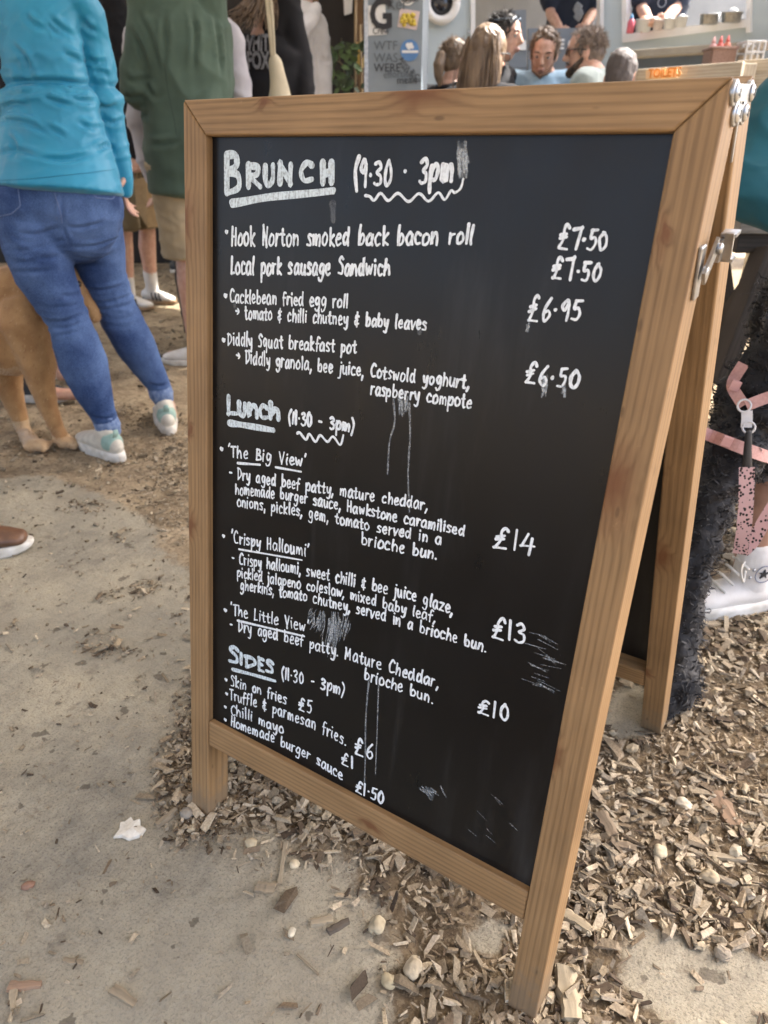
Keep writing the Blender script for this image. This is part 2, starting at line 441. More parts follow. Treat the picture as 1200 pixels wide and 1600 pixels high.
_cf = np.array([(0, 3, 2, 1), (4, 5, 6, 7), (0, 1, 5, 4), (1, 2, 6, 5), (2, 3, 7, 6), (3, 0, 4, 7)])
_b = bmesh.new(); bmesh.ops.create_icosphere(_b, subdivisions=2, radius=.5)
_b.verts.ensure_lookup_table()
_sv = np.array([v.co[:] for v in _b.verts]); _sf = np.array([[v.index for v in f.verts] for f in _b.faces]); _b.free()
def rotm(n, tilt):
    yaw = rng.uniform(0, 2 * np.pi, n); p = rng.normal(0, tilt, n); r = rng.normal(0, tilt * 1.4, n)
    cy, sy, cp, sp, cr, sr = np.cos(yaw), np.sin(yaw), np.cos(p), np.sin(p), np.cos(r), np.sin(r)
    R = np.empty((n, 3, 3))
    R[:, 0] = np.stack([cy * cp, cy * sp * sr - sy * cr, cy * sp * cr + sy * sr], -1)
    R[:, 1] = np.stack([sy * cp, sy * sp * sr + cy * cr, sy * sp * cr - cy * sr], -1)
    R[:, 2] = np.stack([-sp, cp * sr, cp * cr], -1)
    return R
def scatter(name, base_v, base_f, pos, size, R, tone, m, jitter, label):
    n = len(pos); k = len(base_v)
    V = np.repeat(base_v[None], n, 0)
    V = V + rng.normal(0, jitter, V.shape)
    V = V * size[:, None, :]
    V = np.einsum('nij,nkj->nki', R, V)
    V = V + pos[:, None, :]
    F = (base_f[None] + (np.arange(n) * k)[:, None, None]).reshape(-1, base_f.shape[1])
    me = bpy.data.meshes.new(name)
    me.from_pydata(V.reshape(-1, 3).tolist(), [], F.tolist()); me.update()
    a = me.attributes.new('tone', 'FLOAT_COLOR', 'POINT')
    C = np.ones((n, k, 4), np.float32); C[:, :, :3] = tone[:, None, :]
    a.data.foreach_set('color', C.reshape(-1))
    o = link(name, me, m)
    return tag(o, label, None, None, 'stuff')
def candidates(n, x0, x1, y0, y1):
    return rng.uniform(x0, x1, n), rng.uniform(y0, y1, n)
def chip_density(x, y):
    s = soil_amount(x, y)
    right = np.clip((x + .75) / .35, 0, 1)          # chip bed lies right of the slab
    clump = np.array([mnoise.noise(Vector((a * 3.5, b * 3.5, 9))) for a, b in zip(x, y)])
    d = s * (right * (.85 + .5 * clump) + (1 - right) * np.clip(.10 + .35 * clump, .02, 1))
    clump2 = np.array([mnoise.noise(Vector((a * 7, b * 7, 3))) for a, b in zip(x, y)])
    return np.clip(d, 0, 1) + (1 - s) * np.where(clump2 > .42, .14, .014)
TW = np.array([(.35, .28, .185), (.27, .21, .135), (.42, .345, .235), (.18, .133, .085), (.10, .072, .047), (.30, .245, .165), (.48, .40, .28), (.24, .185, .12), (.36, .30, .215)])
TS = np.array([(.38, .31, .20), (.33, .265, .17), (.46, .39, .27), (.26, .21, .135), (.42, .345, .225), (.30, .25, .18)])
def in_view(x, y, pad=60):
    P = np.stack([x - CAM.x, y - CAM.y, np.full(x.shape, -CAM.z)], -1)
    Q = P @ np.array(_M)
    px = 600 + FPX * Q[:, 0] / -Q[:, 2]; py = 800 - FPX * Q[:, 1] / -Q[:, 2]
    return (Q[:, 2] < -.1) & (px > -pad * 3) & (px < 1200 + pad * 3) & (py < 1600 + pad * 3)
def place(n, box_, lo, hi, aspect, flat, tones, power=2.5, lift=.25, dens=1.0):
    x, y = candidates(n, *box_)
    k = in_view(x, y); x, y = x[k], y[k]
    k = rng.uniform(0, 1, len(x)) < chip_density(x, y) * dens
    x, y = x[k], y[k]; n = len(x)
    L = lo + (hi - lo) * rng.uniform(0, 1, n) ** power
    W = L * rng.uniform(*aspect, n); T = np.minimum(W * rng.uniform(*flat, n), .02)
    return np.stack([x, y, T * lift + rng.uniform(0, .006, n)], -1), np.stack([L, W, T], -1), tones[rng.integers(0, len(tones), n)] * rng.uniform(.55, 1.1, (n, 1))
NEAR = (-1.0, 1.5, -.55, 1.6)
def chips(name, label, n, box_, lo, hi, aspect, flat, tilt, power, lift=.3, dens=1.0):
    p, s, t = place(n, box_, lo, hi, aspect, flat, TW, power, lift, dens)
    scatter(name, _cube, _cf, p, s, rotm(len(p), tilt), t, M['chip'], .15, label)
chips('fine_bark_mulch', 'fine brown bark splinters strewn over the soil', 60000, NEAR, .004, .014, (.12, .45), (.3, .8), .35, 1.3, .35)
chips('wood_chips', 'weathered wood chips strewn round the sign', 42000, NEAR, .007, .031, (.12, .5), (.2, .5), .28, 1.7, .5)
chips('large_wood_chips', 'larger grey brown wood chips in the chip bed', 330, NEAR, .026, .052, (.2, .42), (.25, .45), .22, 1.7, .7, .8)
chips('trodden_wood_scraps', 'scattered wood scraps on the trodden earth behind', 75000, (-5.5, -.4, .4, 5.0), .006, .034, (.12, .45), (.3, .7), .2, 2.4, .4, 1.5)
chips('slab_grit', 'grit and splinters lying on the concrete slab', 80000, (-2.2, -.2, -.6, 1.4), .0025, .011, (.2, .8), (.3, .8), .3, 2.0, .4, 2.6)
chips('distant_wood_chips', 'wood chips by the benches on the right', 22000, (.1, 2.6, 1.0, 3.2), .012, .048, (.18, .5), (.25, .6), .25, 1.5, .5)
p_, s_, t_ = place(3300, NEAR, .006, .024, (.65, .95), (.6, .9), TS, 1.7, .35, .9)
s_[:, 2] = s_[:, 1] * rng.uniform(.6, .9, len(s_)); p_[:, 2] = s_[:, 2] * .3 + .003
scatter('pebbles', _sv, _sf, p_, s_, rotm(len(p_), .5), t_, M['stone'], .085, 'pale limestone pebbles among the chips')
p_, s_, t_ = place(9000, (-5, -.5, .3, 4.5), .006, .028, (.65, .95), (.6, .9), TS, 2.2, .35, .8)
s_[:, 2] = s_[:, 1] * .7; p_[:, 2] = s_[:, 2] * .3
scatter('scattered_pebbles', _sv, _sf, p_, s_, rotm(len(p_), .5), t_, M['stone'], .045, 'small pebbles on the earth behind the slab')

# pieces big enough to be picked out one by one
def blob_stone(label, cat, px, size, tone, yaw=0, name='stone', seed=0, rough=.2):
    c = ground(*px)
    bm = bmesh.new(); bmesh.ops.create_icosphere(bm, subdivisions=4, radius=.5)
    for v in bm.verts:
        q = v.co.copy()
        k = 1 + rough * (mnoise.noise(q * 2.2 + Vector((seed * 7.1, 3, seed)))) + .07 * mnoise.noise(q * 7 + Vector((seed, 5, 1)))
        v.co = Vector((q.x * size[0] * k, q.y * size[1] * k, q.z * size[2] * k))
    o = obj(name, bm, mat(name + '_surface', tone, tuple(x * .7 for x in tone), .85, 60, .5, 160), None, True)
    o.location = (c.x, c.y, size[2] * .36); o.rotation_euler = (0, 0, yaw)
    return tag(o, label, cat)
def wood_piece(label, cat, p0, p1, w, t, tone, name='wood_chip', seed=0, taper=.7, z=.0):
    a, b_ = ground(*p0), ground(*p1)
    d = b_ - a; L = d.length; bm = bmesh.new()
    nseg = 7
    rings = []
    r = random.Random(seed)
    prof = [(-.5, -.5), (.1, -.55), (.5, -.4), (.52, .3), (.2, .5), (-.45, .45)]
    for i in range(nseg + 1):
        u = i / nseg; ww = w * (1 - (1 - taper) * u) * (1 + r.uniform(-.12, .12)); tt = t * (1 + r.uniform(-.12, .12))
        o_ = r.uniform(-.06, .06) * w
        rings.append([bm.verts.new((L * (u - .5) + (r.uniform(-.12, .12) * w if i in (0, nseg) else 0), o_ + p[0] * ww * r.uniform(.9, 1.1), p[1] * tt)) for p in prof])
    for A, B in zip(rings[:-1], rings[1:]):
        for k in range(6): bm.faces.new([A[k], A[(k + 1) % 6], B[(k + 1) % 6], B[k]])
    bm.faces.new(rings[0][::-1]); bm.faces.new(rings[-1])
    o = obj(name, bm, mat(name + '_grain', tone, tuple(x * .55 for x in tone), .85, 90, .6, 200, stretch=(.12, 1, 1)))
    o.location = ((a.x + b_.x) / 2, (a.y + b_.y) / 2, t * .45 + z); o.rotation_euler = (random.Random(seed).uniform(-.15, .15), 0, math.atan2(d.y, d.x))
    return tag(o, label, cat)
G1, G2, G3 = (.33, .265, .175), (.42, .345, .23), (.24, .18, .115)
wood_piece('long split log chunk lying against the right front foot', 'wood chunk', (880, 1520), (893, 1598), .028, .016, (.40, .33, .215), 'wood_chunk', 1, .9)
wood_piece('stout rectangular chunk standing out in the chips right of the sign', 'wood chunk', (938, 1275), (958, 1310), .022, .012, G3, 'wood_chunk', 2)
wood_piece('dark flat wood chunk just below the stout one', 'wood chunk', (945, 1318), (992, 1330), .018, .010, G3, 'wood_chunk', 3)
wood_piece('long bleached curved chip near the right edge', 'wood chip', (1105, 1338), (1164, 1346), .011, .008, G2, 'wood_chip', 4)
wood_piece('thin pale stick pointing down on the concrete below the bottom rail', 'stick', (447, 1318), (437, 1384), .007, .006, G2, 'stick', 5, .8)
wood_piece('square scrap of wood beside the foot of the pale stick', 'wood scrap', (400, 1388), (429, 1392), .016, .007, G1, 'wood_scrap', 6, .95)
wood_piece('grooved biscuit like scrap on the concrete left of the chip edge', 'wood scrap', (486, 1444), (520, 1438), .012, .006, G2, 'wood_scrap', 7, 1)
wood_piece('dark blackened scrap touching the chip edge', 'wood scrap', (512, 1458), (545, 1440), .011, .007, (.14, .11, .08), 'wood_scrap', 8)
wood_piece('thin twig lying alone near the bottom of the slab', 'twig', (464, 1492), (498, 1524), .0035, .003, G1, 'twig', 9)
wood_piece('flat grey splinter at the lower left of the slab', 'wood splinter', (176, 1546), (212, 1570), .013, .005, G1, 'wood_splinter', 10)
wood_piece('small straight lath on the lower left slab', 'wood splinter', (100, 1501), (130, 1506), .008, .004, G1, 'wood_splinter', 11, 1)
wood_piece('reddish bark strip across the top of the debris in the bottom left corner', 'bark strip', (14, 1544), (66, 1540), .014, .006, (.36, .235, .15), 'bark_strip', 12, .6)
wood_piece('pointed peg of wood hanging below the reddish bark strip', 'wood peg', (22, 1550), (20, 1580), .011, .006, G2, 'wood_peg', 13, .5)
wood_piece('thick chip leaning out of the chips by the left foot', 'wood chip', (244, 1293), (276, 1268), .012, .009, G1, 'wood_chip', 14, .9)
wood_piece('broad reddish plank half buried right of the sign', 'wood plank', (1112, 1240), (1150, 1292), .030, .006, (.30, .20, .125), 'wood_plank', 15, .8)
wood_piece('heavy chip wedged beside the front right foot above the log chunk', 'wood chunk', (882, 1432), (922, 1458), .018, .012, (.40, .32, .20), 'wood_chunk', 16)
c_ = ground(206, 1298); bm = bmesh.new(); r_ = random.Random(8)
out_ = [(-.024, -.020), (-.010, -.017), (.004, -.021), (.021, -.012), (.024, .004), (.012, .009), (.008, .020), (-.002, .016), (-.010, .023), (-.017, .012), (-.024, .010), (-.020, -.004)]
lo_ = [bm.verts.new((x, y, 0)) for x, y in out_]; hi_ = [bm.verts.new((x * .93, y * .93, .004 + r_.uniform(0, .004))) for x, y in out_]; ct_ = bm.verts.new((.002, -.002, .010)); c2_ = bm.verts.new((-.008, .006, .007))
for i in range(12):
    j = (i + 1) % 12; bm.faces.new([lo_[i], lo_[j], hi_[j], hi_[i]]); bm.faces.new([hi_[i], hi_[j], ct_ if i < 6 else c2_])
bm.faces.new([hi_[0], ct_, c2_]); bm.faces.new([hi_[6], c2_, ct_]); bm.faces.new(lo_[::-1])
o = obj('plaster_shard', bm, mat('flaking_white_plaster', (.74, .70, .60), (.58, .53, .43), .85, 90, .6, 200)); o.location = (c_.x, c_.y, .001); o.rotation_euler = (0, .06, .5); bevel(o, .001)
tag(o, 'jagged white shard of plaster on the slab left of the left foot', 'plaster shard')
blob_stone('reddish brown pebble alone on the slab at far left', 'stone', (45, 1386), (.020, .013, .011), (.30, .17, .11), .9, 'stone', 2)
blob_stone('round cream pebble on the concrete right of the pale stick', 'stone', (460, 1353), (.016, .016, .012), (.62, .52, .35), 0, 'stone', 3)
blob_stone('tan pebble at the edge of the concrete above the pale stick', 'stone', (393, 1321), (.021, .018, .015), (.50, .41, .26), .4, 'stone', 4)
blob_stone('oval white pebble below the grooved scrap', 'stone', (456, 1459), (.011, .016, .010), (.66, .58, .42), .3, 'stone', 5)
blob_stone('large pale cornered stone on the soil below the bottom rail', 'stone', (590, 1450), (.022, .027, .017), (.48, .40, .26), .2, 'stone', 6, .35)
blob_stone('biggest cream stone on the bare soil left of the right front foot', 'stone', (646, 1517), (.024, .032, .018), (.48, .40, .27), .3, 'stone', 7, .35)
blob_stone('yellowish stone on the soil just left of the biggest one', 'stone', (607, 1537), (.019, .020, .015), (.46, .38, .23), .8, 'stone', 8, .35)
blob_stone('grey weathered stone beside the left front foot', 'stone', (293, 1275), (.024, .020, .018), (.30, .26, .20), .2, 'stone', 9)
blob_stone('square tan stone half way up the chips at right', 'stone', (1108, 1373), (.028, .020, .018), (.50, .40, .25), .2, 'stone', 10, .3)
blob_stone('rounded cream stone between the chips right of the sign', 'stone', (1030, 1335), (.022, .024, .018), (.58, .48, .31), .2, 'stone', 11, .25)
blob_stone('speckled pale stone up the chips right of the sign', 'stone', (1068, 1260), (.026, .024, .016), (.60, .52, .38), .2, 'stone', 12, .35)
# ------------------------------------------------------------------ chalkboard A frame
W_, L_, WS, DP, TR, RT, RB, TH, PH = .6289, 1.08, .0386, .0485, .0396, .194, .1473, .14353, .37204
PANEL = .012
HW = W_ / 2
Mf = Matrix(((1, 0, 0, 0), (0, math.cos(TH), math.sin(TH), 0), (0, -math.sin(TH), math.cos(TH), 0), (0, 0, 0, 1)))
top = Vector((0, L_ * math.sin(TH) + DP * math.cos(TH) + .002, L_ * math.cos(TH) - DP * math.sin(TH)))
upr = Vector((0, -math.sin(PH), math.cos(PH)))
Lr = top.z / math.cos(PH)
o_r = top - upr * Lr
Mr = Matrix(((1, 0, 0, 0), (0, math.cos(PH), -math.sin(PH), o_r.y), (0, math.sin(PH), math.cos(PH), 0), (0, 0, 0, 1)))
RotR = Matrix.Rotation(rad(90), 4, 'Y')          # rails: local Z runs along the board's width
aboard = thing('a_frame_chalkboard', 'wooden A frame chalkboard sign with handwritten brunch and lunch menu standing on the chips', 'chalkboard sign')
LIGHT, DARK = (.355, .217, .098), (.15, .086, .036)
def frame_piece(name, pts, M4, m, rail=False, slope=0.0, d0=0.0, d1=DP, label=None):
    bm = bmesh.new()
    F, B = [], []
    for (u, s) in pts:
        for Lst, dd in ((F, d0), (B, d1)):
            ss = s + (slope * dd if s < 1e-6 else 0)
            Lst.append(bm.verts.new((-ss, dd, u) if rail else (u, dd, ss)))
    n = len(pts)
    bm.faces.new(F); bm.faces.new(B[::-1])
    for i in range(n): bm.faces.new([F[i], B[i], B[(i + 1) % n], F[(i + 1) % n]])
    o = obj(name, bm, m, aboard)
    o.matrix_local = M4 @ RotR if rail else M4
    bevel(o, .0028, 3)
    if label: o['label'] = label
    return o
def wood_k(n, k): return wood(n, LIGHT, DARK, k, mud=0.0 if 'rail' in n or 'plain' in n or 'lower' in n else .16)
g = .0004
def kp(x, y, r, rail=False):
    o = Mf.inverted() @ CAM; d = Mf.inverted().to_3x3() @ ray(x, y); p = o - d * (o.y / d.y)
    return (-p.z, 0, p.x, r) if rail else (p.x, 0, p.z, r)
frame_piece('stile', [(-HW, 0), (-HW + WS, 0), (-HW + WS, L_ - TR - g), (-HW, L_ - g)], Mf, wood_k('honey_pine_knotted', [kp(303, 312, .017), kp(313, 800, .009), kp(309, 650, .007)]))
frame_piece('stile', [(HW - WS, 0), (HW, 0), (HW, L_ - g), (HW - WS, L_ - TR - g)], Mf, wood_k('honey_pine_swirl', [kp(992, 735, .019), kp(888, 1165, .012), kp(1080, 330, .006)]))
frame_piece('top_rail', [(-HW, L_), (-HW + WS, L_ - TR), (HW - WS, L_ - TR), (HW, L_)], Mf, wood_k('honey_pine_rail', [kp(690, 165, .021, True), kp(440, 180, .007, True)]), True)
frame_piece('bottom_rail', [(-HW + WS + g, RB), (HW - WS - g, RB), (HW - WS - g, RT), (-HW + WS + g, RT)], Mf, wood_k('honey_pine_plain', [kp(600, 1320, .008, True)]), True, 0, .0018, DP - .006)
sr = -math.tan(PH)
LrT = Lr - .004
frame_piece('stile', [(-HW, 0), (-HW + WS, 0), (-HW + WS, LrT - TR - g), (-HW, LrT - g)], Mr, wood_k('brown_pine_back', [(-HW + .02, 0, .5, .012)]), False, sr)
frame_piece('stile', [(HW - WS, 0), (HW, 0), (HW, LrT - g), (HW - WS, LrT - TR - g)], Mr, wood_k('brown_pine_back_knotted', [(HW - .012, 0, .54, .013), (HW - .02, 0, .22, .008), (HW - .025, 0, .7, .010)]), False, sr)
frame_piece('top_rail', [(-HW, LrT), (-HW + WS, LrT - TR), (HW - WS, LrT - TR), (HW, LrT)], Mr, wood_k('brown_pine_back_rail', []), True)
frame_piece('bottom_rail', [(-HW + WS + g, RB), (HW - WS - g, RB), (HW - WS - g, RT), (-HW + WS + g, RT)], Mr, wood_k('brown_pine_back_lower', []), True, 0, .0018, DP - .006)
def board_mat():
    m, nt, N, Lk, b = nodes('black_chalkboard_paint')
    tc = N.new('ShaderNodeTexCoord')
    def noise(sc, st=(1, 1, 1), det=5, r=.6):
        mp = N.new('ShaderNodeMapping'); mp.inputs['Scale'].default_value = st; Lk.new(tc.outputs['Object'], mp.inputs[0])
        n = N.new('ShaderNodeTexNoise'); n.inputs['Scale'].default_value = sc; n.inputs['Detail'].default_value = det; n.inputs['Roughness'].default_value = r
        Lk.new(mp.outputs[0], n.inputs['Vector']); return n.outputs['Fac']
    def ramp(f, p0, p1, a=0., z=1.):
        r = N.new('ShaderNodeMapRange'); r.inputs[1].default_value = p0; r.inputs[2].default_value = p1; r.inputs[3].default_value = a; r.inputs[4].default_value = z
        r.clamp = True; Lk.new(f, r.inputs[0]); return r.outputs[0]
    smear = mathn(nt, 'MULTIPLY', ramp(noise(6, (1, 1, .25), 6, .65), .5, .75), ramp(noise(34, (1, 1, .12), 4), .4, .7))
    run = mathn(nt, 'MULTIPLY', ramp(noise(26, (1, 1, .03), 2), .63, .72), ramp(noise(3, (1, 1, .6), 2), .5, .65))
    spk = ramp(noise(420, (1, 1, 1), 2), .72, .76)
    f = mathn(nt, 'ADD', mathn(nt, 'MULTIPLY', smear, .055), mathn(nt, 'ADD', mathn(nt, 'MULTIPLY', run, .05), mathn(nt, 'MULTIPLY', spk, .06)))
    mx = N.new('ShaderNodeMix'); mx.data_type = 'RGBA'; Lk.new(f, mx.inputs[0])
    mx.inputs[6].default_value = (.0036, .0039, .0043, 1); mx.inputs[7].default_value = (.6, .62, .62, 1)
    Lk.new(mx.outputs[2], b.inputs['Base Color'])
    Lk.new(ramp(noise(14, (1, 1, .4), 6, .7), .3, .7, .26, .38), b.inputs['Roughness'])
    b.inputs['Specular IOR Level'].default_value = .33; b.inputs['Specular Tint'].default_value = (1.0, .97, .93, 1)
    bp = N.new('ShaderNodeBump'); bp.inputs['Strength'].default_value = .08; bp.inputs['Distance'].default_value = .001
    Lk.new(noise(500), bp.inputs['Height']); Lk.new(bp.outputs[0], b.inputs['Normal'])
    return m
M['board'] = board_mat()
def panel(M4, d0, d1):
    bm = bmesh.new()
    box(bm, (0, (d0 + d1) / 2, (RT + L_ - TR) / 2), (W_ - 2 * WS + .012, d1 - d0, L_ - TR - RT + .012))
    o = obj('chalkboard_panel', bm, M['board'], aboard); o.matrix_local = M4; return o
front = panel(Mf, PANEL, PANEL + .007)
panel(Mr, .026, .033)
MfI = Mf.inverted()
def on_board(px, py, dep=PANEL):
    o = MfI @ CAM; d = MfI.to_3x3() @ ray(px, py)
    p = o + d * ((dep - o.y) / d.y)
    return Vector((p.x, p.z))
# ---- handwriting: a single-stroke hand, x-height 1, baseline 0
GL = {
'a': (.85, [[(.70, .85), (.4, 1), (.1, .6), (.15, .1), (.42, .02), (.66, .4), (.72, .95), (.72, .4), (.8, 0)]]),
'b': (.8, [[(.12, 1.6), (.1, .8), (.12, .05), (.16, .6), (.45, .95), (.72, .6), (.6, .1), (.15, .05)]]),
'c': (.72, [[(.65, .85), (.35, 1), (.08, .55), (.25, .03), (.68, .12)]]),
'd': (.86, [[(.68, .8), (.35, .95), (.08, .5), (.25, .02), (.58, .2), (.71, .9), (.73, 1.6), (.72, .6), (.8, 0)]]),
'e': (.74, [[(.12, .5), (.6, .6), (.52, .95), (.25, .92), (.08, .45), (.3, .02), (.68, .15)]]),
'f': (.55, [[(.6, 1.5), (.36, 1.6), (.22, 1.2), (.2, .5), (.18, -.1)], [(.0, .85), (.5, .92)]]),
'g': (.8, [[(.68, .85), (.35, 1), (.1, .6), (.3, .15), (.6, .4), (.7, .95), (.68, 0), (.52, -.5), (.2, -.55), (.08, -.35)]]),
'h': (.78, [[(.12, 1.5), (.11, .7), (.1, 0)], [(.11, .4), (.4, .95), (.66, .7), (.68, 0)]]),
'i': (.28, [[(.12, .95), (.12, .4), (.15, 0)], [(.14, 1.36), (.16, 1.44)]]),
'j': (.34, [[(.26, .95), (.26, 0), (.15, -.5), (-.08, -.5)], [(.26, 1.36), (.28, 1.44)]]),
'k': (.68, [[(.12, 1.55), (.12, 0)], [(.6, .95), (.16, .45), (.65, 0)]]),
'l': (.3, [[(.14, 1.6), (.12, .5), (.17, 0)]]),
'm': (1.1, [[(.1, .95), (.1, 0), (.13, .55), (.36, .95), (.5, .65), (.5, 0), (.54, .55), (.8, .95), (.96, .65), (.96, 0)]]),
'n': (.78, [[(.1, .95), (.1, 0), (.14, .55), (.42, .95), (.65, .65), (.66, 0)]]),
'o': (.78, [[(.4, 1), (.1, .7), (.12, .15), (.4, 0), (.7, .3), (.66, .8), (.36, 1)]]),
'p': (.78, [[(.1, .95), (.1, 0), (.08, -.62)], [(.1, .55), (.4, .98), (.7, .7), (.55, .15), (.12, .12)]]),
'q': (.8, [[(.7, .85), (.35, 1), (.1, .6), (.3, .1), (.62, .4), (.7, .9), (.7, 0), (.72, -.6)]]),
'r': (.58, [[(.1, .95), (.1, .0)], [(.11, .5), (.3, .9), (.55, .9)]]),
's': (.66, [[(.6, .88), (.3, 1), (.12, .75), (.5, .4), (.48, .08), (.08, .08)]]),
't': (.6, [[(.28, 1.4), (.26, .5), (.34, .03), (.58, .1)], [(.02, .93), (.55, .97)]]),
'u': (.82, [[(.1, .95), (.12, .25), (.35, .02), (.6, .3), (.67, .95), (.67, .4), (.74, 0)]]),
'v': (.68, [[(.05, .95), (.32, .02), (.32, .02), (.65, .95)]]),
'w': (.98, [[(.05, .95), (.22, .03), (.45, .75), (.66, .03), (.9, .95)]]),
'x': (.7, [[(.05, .95), (.65, 0)], [(.62, .95), (.05, 0)]]),
'y': (.76, [[(.08, .95), (.2, .3), (.42, .25), (.66, .95)], [(.68, .95), (.6, -.2), (.4, -.6), (.1, -.5)]]),
'z': (.68, [[(.08, .92), (.6, .95), (.6, .95), (.1, .05), (.1, .05), (.65, .05)]]),
'B': (.8, [[(.12, 1.5), (.12, 0)], [(.12, 1.5), (.55, 1.45), (.58, 1.05), (.15, .8), (.65, .7), (.7, .2), (.12, 0)]]),
'C': (.85, [[(.8, 1.3), (.45, 1.55), (.1, .9), (.3, .1), (.8, .15)]]),
'D': (.88, [[(.12, 1.5), (.12, 0)], [(.0, 1.45), (.6, 1.3), (.76, .6), (.1, 0)]]),
'E': (.72, [[(.6, 1.5), (.12, 1.5), (.12, 1.5), (.12, 0), (.12, 0), (.65, 0)], [(.12, .8), (.5, .8)]]),
'H': (.82, [[(.1, 1.55), (.1, 0)], [(.68, 1.5), (.68, 0)], [(.1, .72), (.7, .8)]]),
'I': (.22, [[(.1, 1.5), (.1, 0)]]),
'L': (.7, [[(.12, 1.55), (.12, .05), (.12, .05), (.65, .05)]]),
'M': (1.0, [[(.1, 0), (.14, 1.4), (.14, 1.4), (.45, .5), (.45, .5), (.8, 1.4), (.8, 1.4), (.86, 0)]]),
'N': (.82, [[(.1, 0), (.12, 1.5), (.12, 1.5), (.65, 0), (.65, 0), (.68, 1.5)]]),
'R': (.78, [[(.12, 1.5), (.12, 0)], [(.12, 1.45), (.6, 1.35), (.52, .85), (.15, .75), (.15, .75), (.72, 0)]]),
'S': (.74, [[(.68, 1.3), (.4, 1.55), (.14, 1.2), (.58, .7), (.58, .15), (.08, .1)]]),
'T': (.76, [[(.0, 1.45), (.75, 1.5)], [(.38, 1.48), (.36, 0)]]),
'U': (.8, [[(.1, 1.5), (.12, .4), (.4, .0), (.68, .4), (.7, 1.5)]]),
'V': (.78, [[(.05, 1.5), (.38, 0), (.38, 0), (.75, 1.5)]]),
'0': (.78, [[(.4, 1.5), (.12, 1.0), (.14, .3), (.4, 0), (.66, .4), (.64, 1.1), (.36, 1.5)]]),
'1': (.26, [[(.12, 1.5), (.12, 0)]]),
'3': (.74, [[(.1, 1.35), (.4, 1.5), (.6, 1.15), (.25, .8), (.62, .6), (.6, .15), (.3, 0), (.06, .15)]]),
'4': (.84, [[(.3, 1.5), (.05, .5), (.05, .5), (.78, .55)], [(.55, 1.1), (.55, -.2)]]),
'5': (.74, [[(.2, 1.45), (.18, .85), (.5, .9), (.64, .45), (.45, .02), (.1, .06)], [(.18, 1.45), (.68, 1.5)]]),
'6': (.74, [[(.55, 1.5), (.2, .9), (.12, .3), (.35, 0), (.62, .3), (.45, .7), (.16, .5)]]),
'7': (.68, [[(.05, 1.4), (.62, 1.5), (.62, 1.5), (.48, 0)]]),
'9': (.72, [[(.6, 1.2), (.38, 1.5), (.1, 1.1), (.35, .75), (.6, 1.25), (.6, .6), (.55, 0)]]),
'£': (.9, [[(.75, 1.3), (.55, 1.55), (.34, 1.2), (.36, .6), (.12, .02), (.12, .02), (.8, -.02)], [(.1, .85), (.62, .95)], [(.08, .6), (.6, .7)]]),
'&': (.8, [[(.62, 1.05), (.25, 1.15), (.2, .8), (.48, .65), (.12, .45), (.2, .08), (.7, .2)], [(.42, 1.45), (.4, -.2)]]),
'(': (.4, [[(.35, 1.7), (.08, .9), (.3, -.3)]]),
')': (.4, [[(.05, 1.7), (.32, .9), (.05, -.4)]]),
'-': (.5, [[(.05, .7), (.45, .72)]]),
'·': (.3, [[(.14, .72), (.16, .76)]]),
'.': (.26, [[(.12, .02), (.14, .06)]]),
',': (.28, [[(.16, .1), (.04, -.4)]]),
"'": (.22, [[(.16, 1.75), (.06, 1.35)]]),
'→': (.8, [[(.0, .5), (.65, .55)], [(.4, .85), (.68, .55), (.36, .2)]]),
'•': (.3, [[(.1, .5), (.16, .56), (.2, .5), (.12, .46)]]),
}
def chalk_mat(name, body, streak=.5, alpha=1.0):
    m, nt, N, Lk, b = nodes(name)
    tc = N.new('ShaderNodeTexCoord')
    n = N.new('ShaderNodeTexNoise'); n.inputs['Scale'].default_value = 330; n.inputs['Detail'].default_value = 4; Lk.new(tc.outputs['Object'], n.inputs['Vector'])
    mp = N.new('ShaderNodeMapping'); mp.inputs['Scale'].default_value = (1, 1, .18); Lk.new(tc.outputs['Object'], mp.inputs[0])
    n2 = N.new('ShaderNodeTexNoise'); n2.inputs['Scale'].default_value = 420; n2.inputs['Detail'].default_value = 2; Lk.new(mp.outputs[0], n2.inputs['Vector'])
    f = mathn(nt, 'ADD', mathn(nt, 'MULTIPLY', n.outputs['Fac'], .5), mathn(nt, 'MULTIPLY', n2.outputs['Fac'], .5))
    r = N.new('ShaderNodeMapRange'); r.inputs[1].default_value = .34; r.inputs[2].default_value = .54; r.inputs[3].default_value = 1 - streak; r.inputs[4].default_value = 1
    Lk.new(f, r.inputs[0])
    b.inputs['Base Color'].default_value = (*body, 1); b.inputs['Roughness'].default_value = .85; b.inputs['Specular IOR Level'].default_value = .2
    tr = N.new('ShaderNodeBsdfTransparent'); mx = N.new('ShaderNodeMixShader')
    Lk.new(mathn(nt, 'MULTIPLY', r.outputs[0], alpha), mx.inputs[0]); Lk.new(tr.outputs[0], mx.inputs[1]); Lk.new(b.outputs[0], mx.inputs[2])
    Lk.new(mx.outputs[0], N['Material Output'].inputs['Surface'])
    return m
M['chalk'] = chalk_mat('white_chalk_pen', (.80, .84, .84), .32)
M['chalk_broad'] = chalk_mat('streaky_broad_chalk_pen', (.66, .74, .75), .55)
M['smear'] = chalk_mat('smeared_chalk', (.62, .66, .66), .95, .34)
M['haze_chalk'] = chalk_mat('wiped_chalk_haze', (.5, .54, .55), .9, .16)
_lift = [0]
hand = random.Random(11)
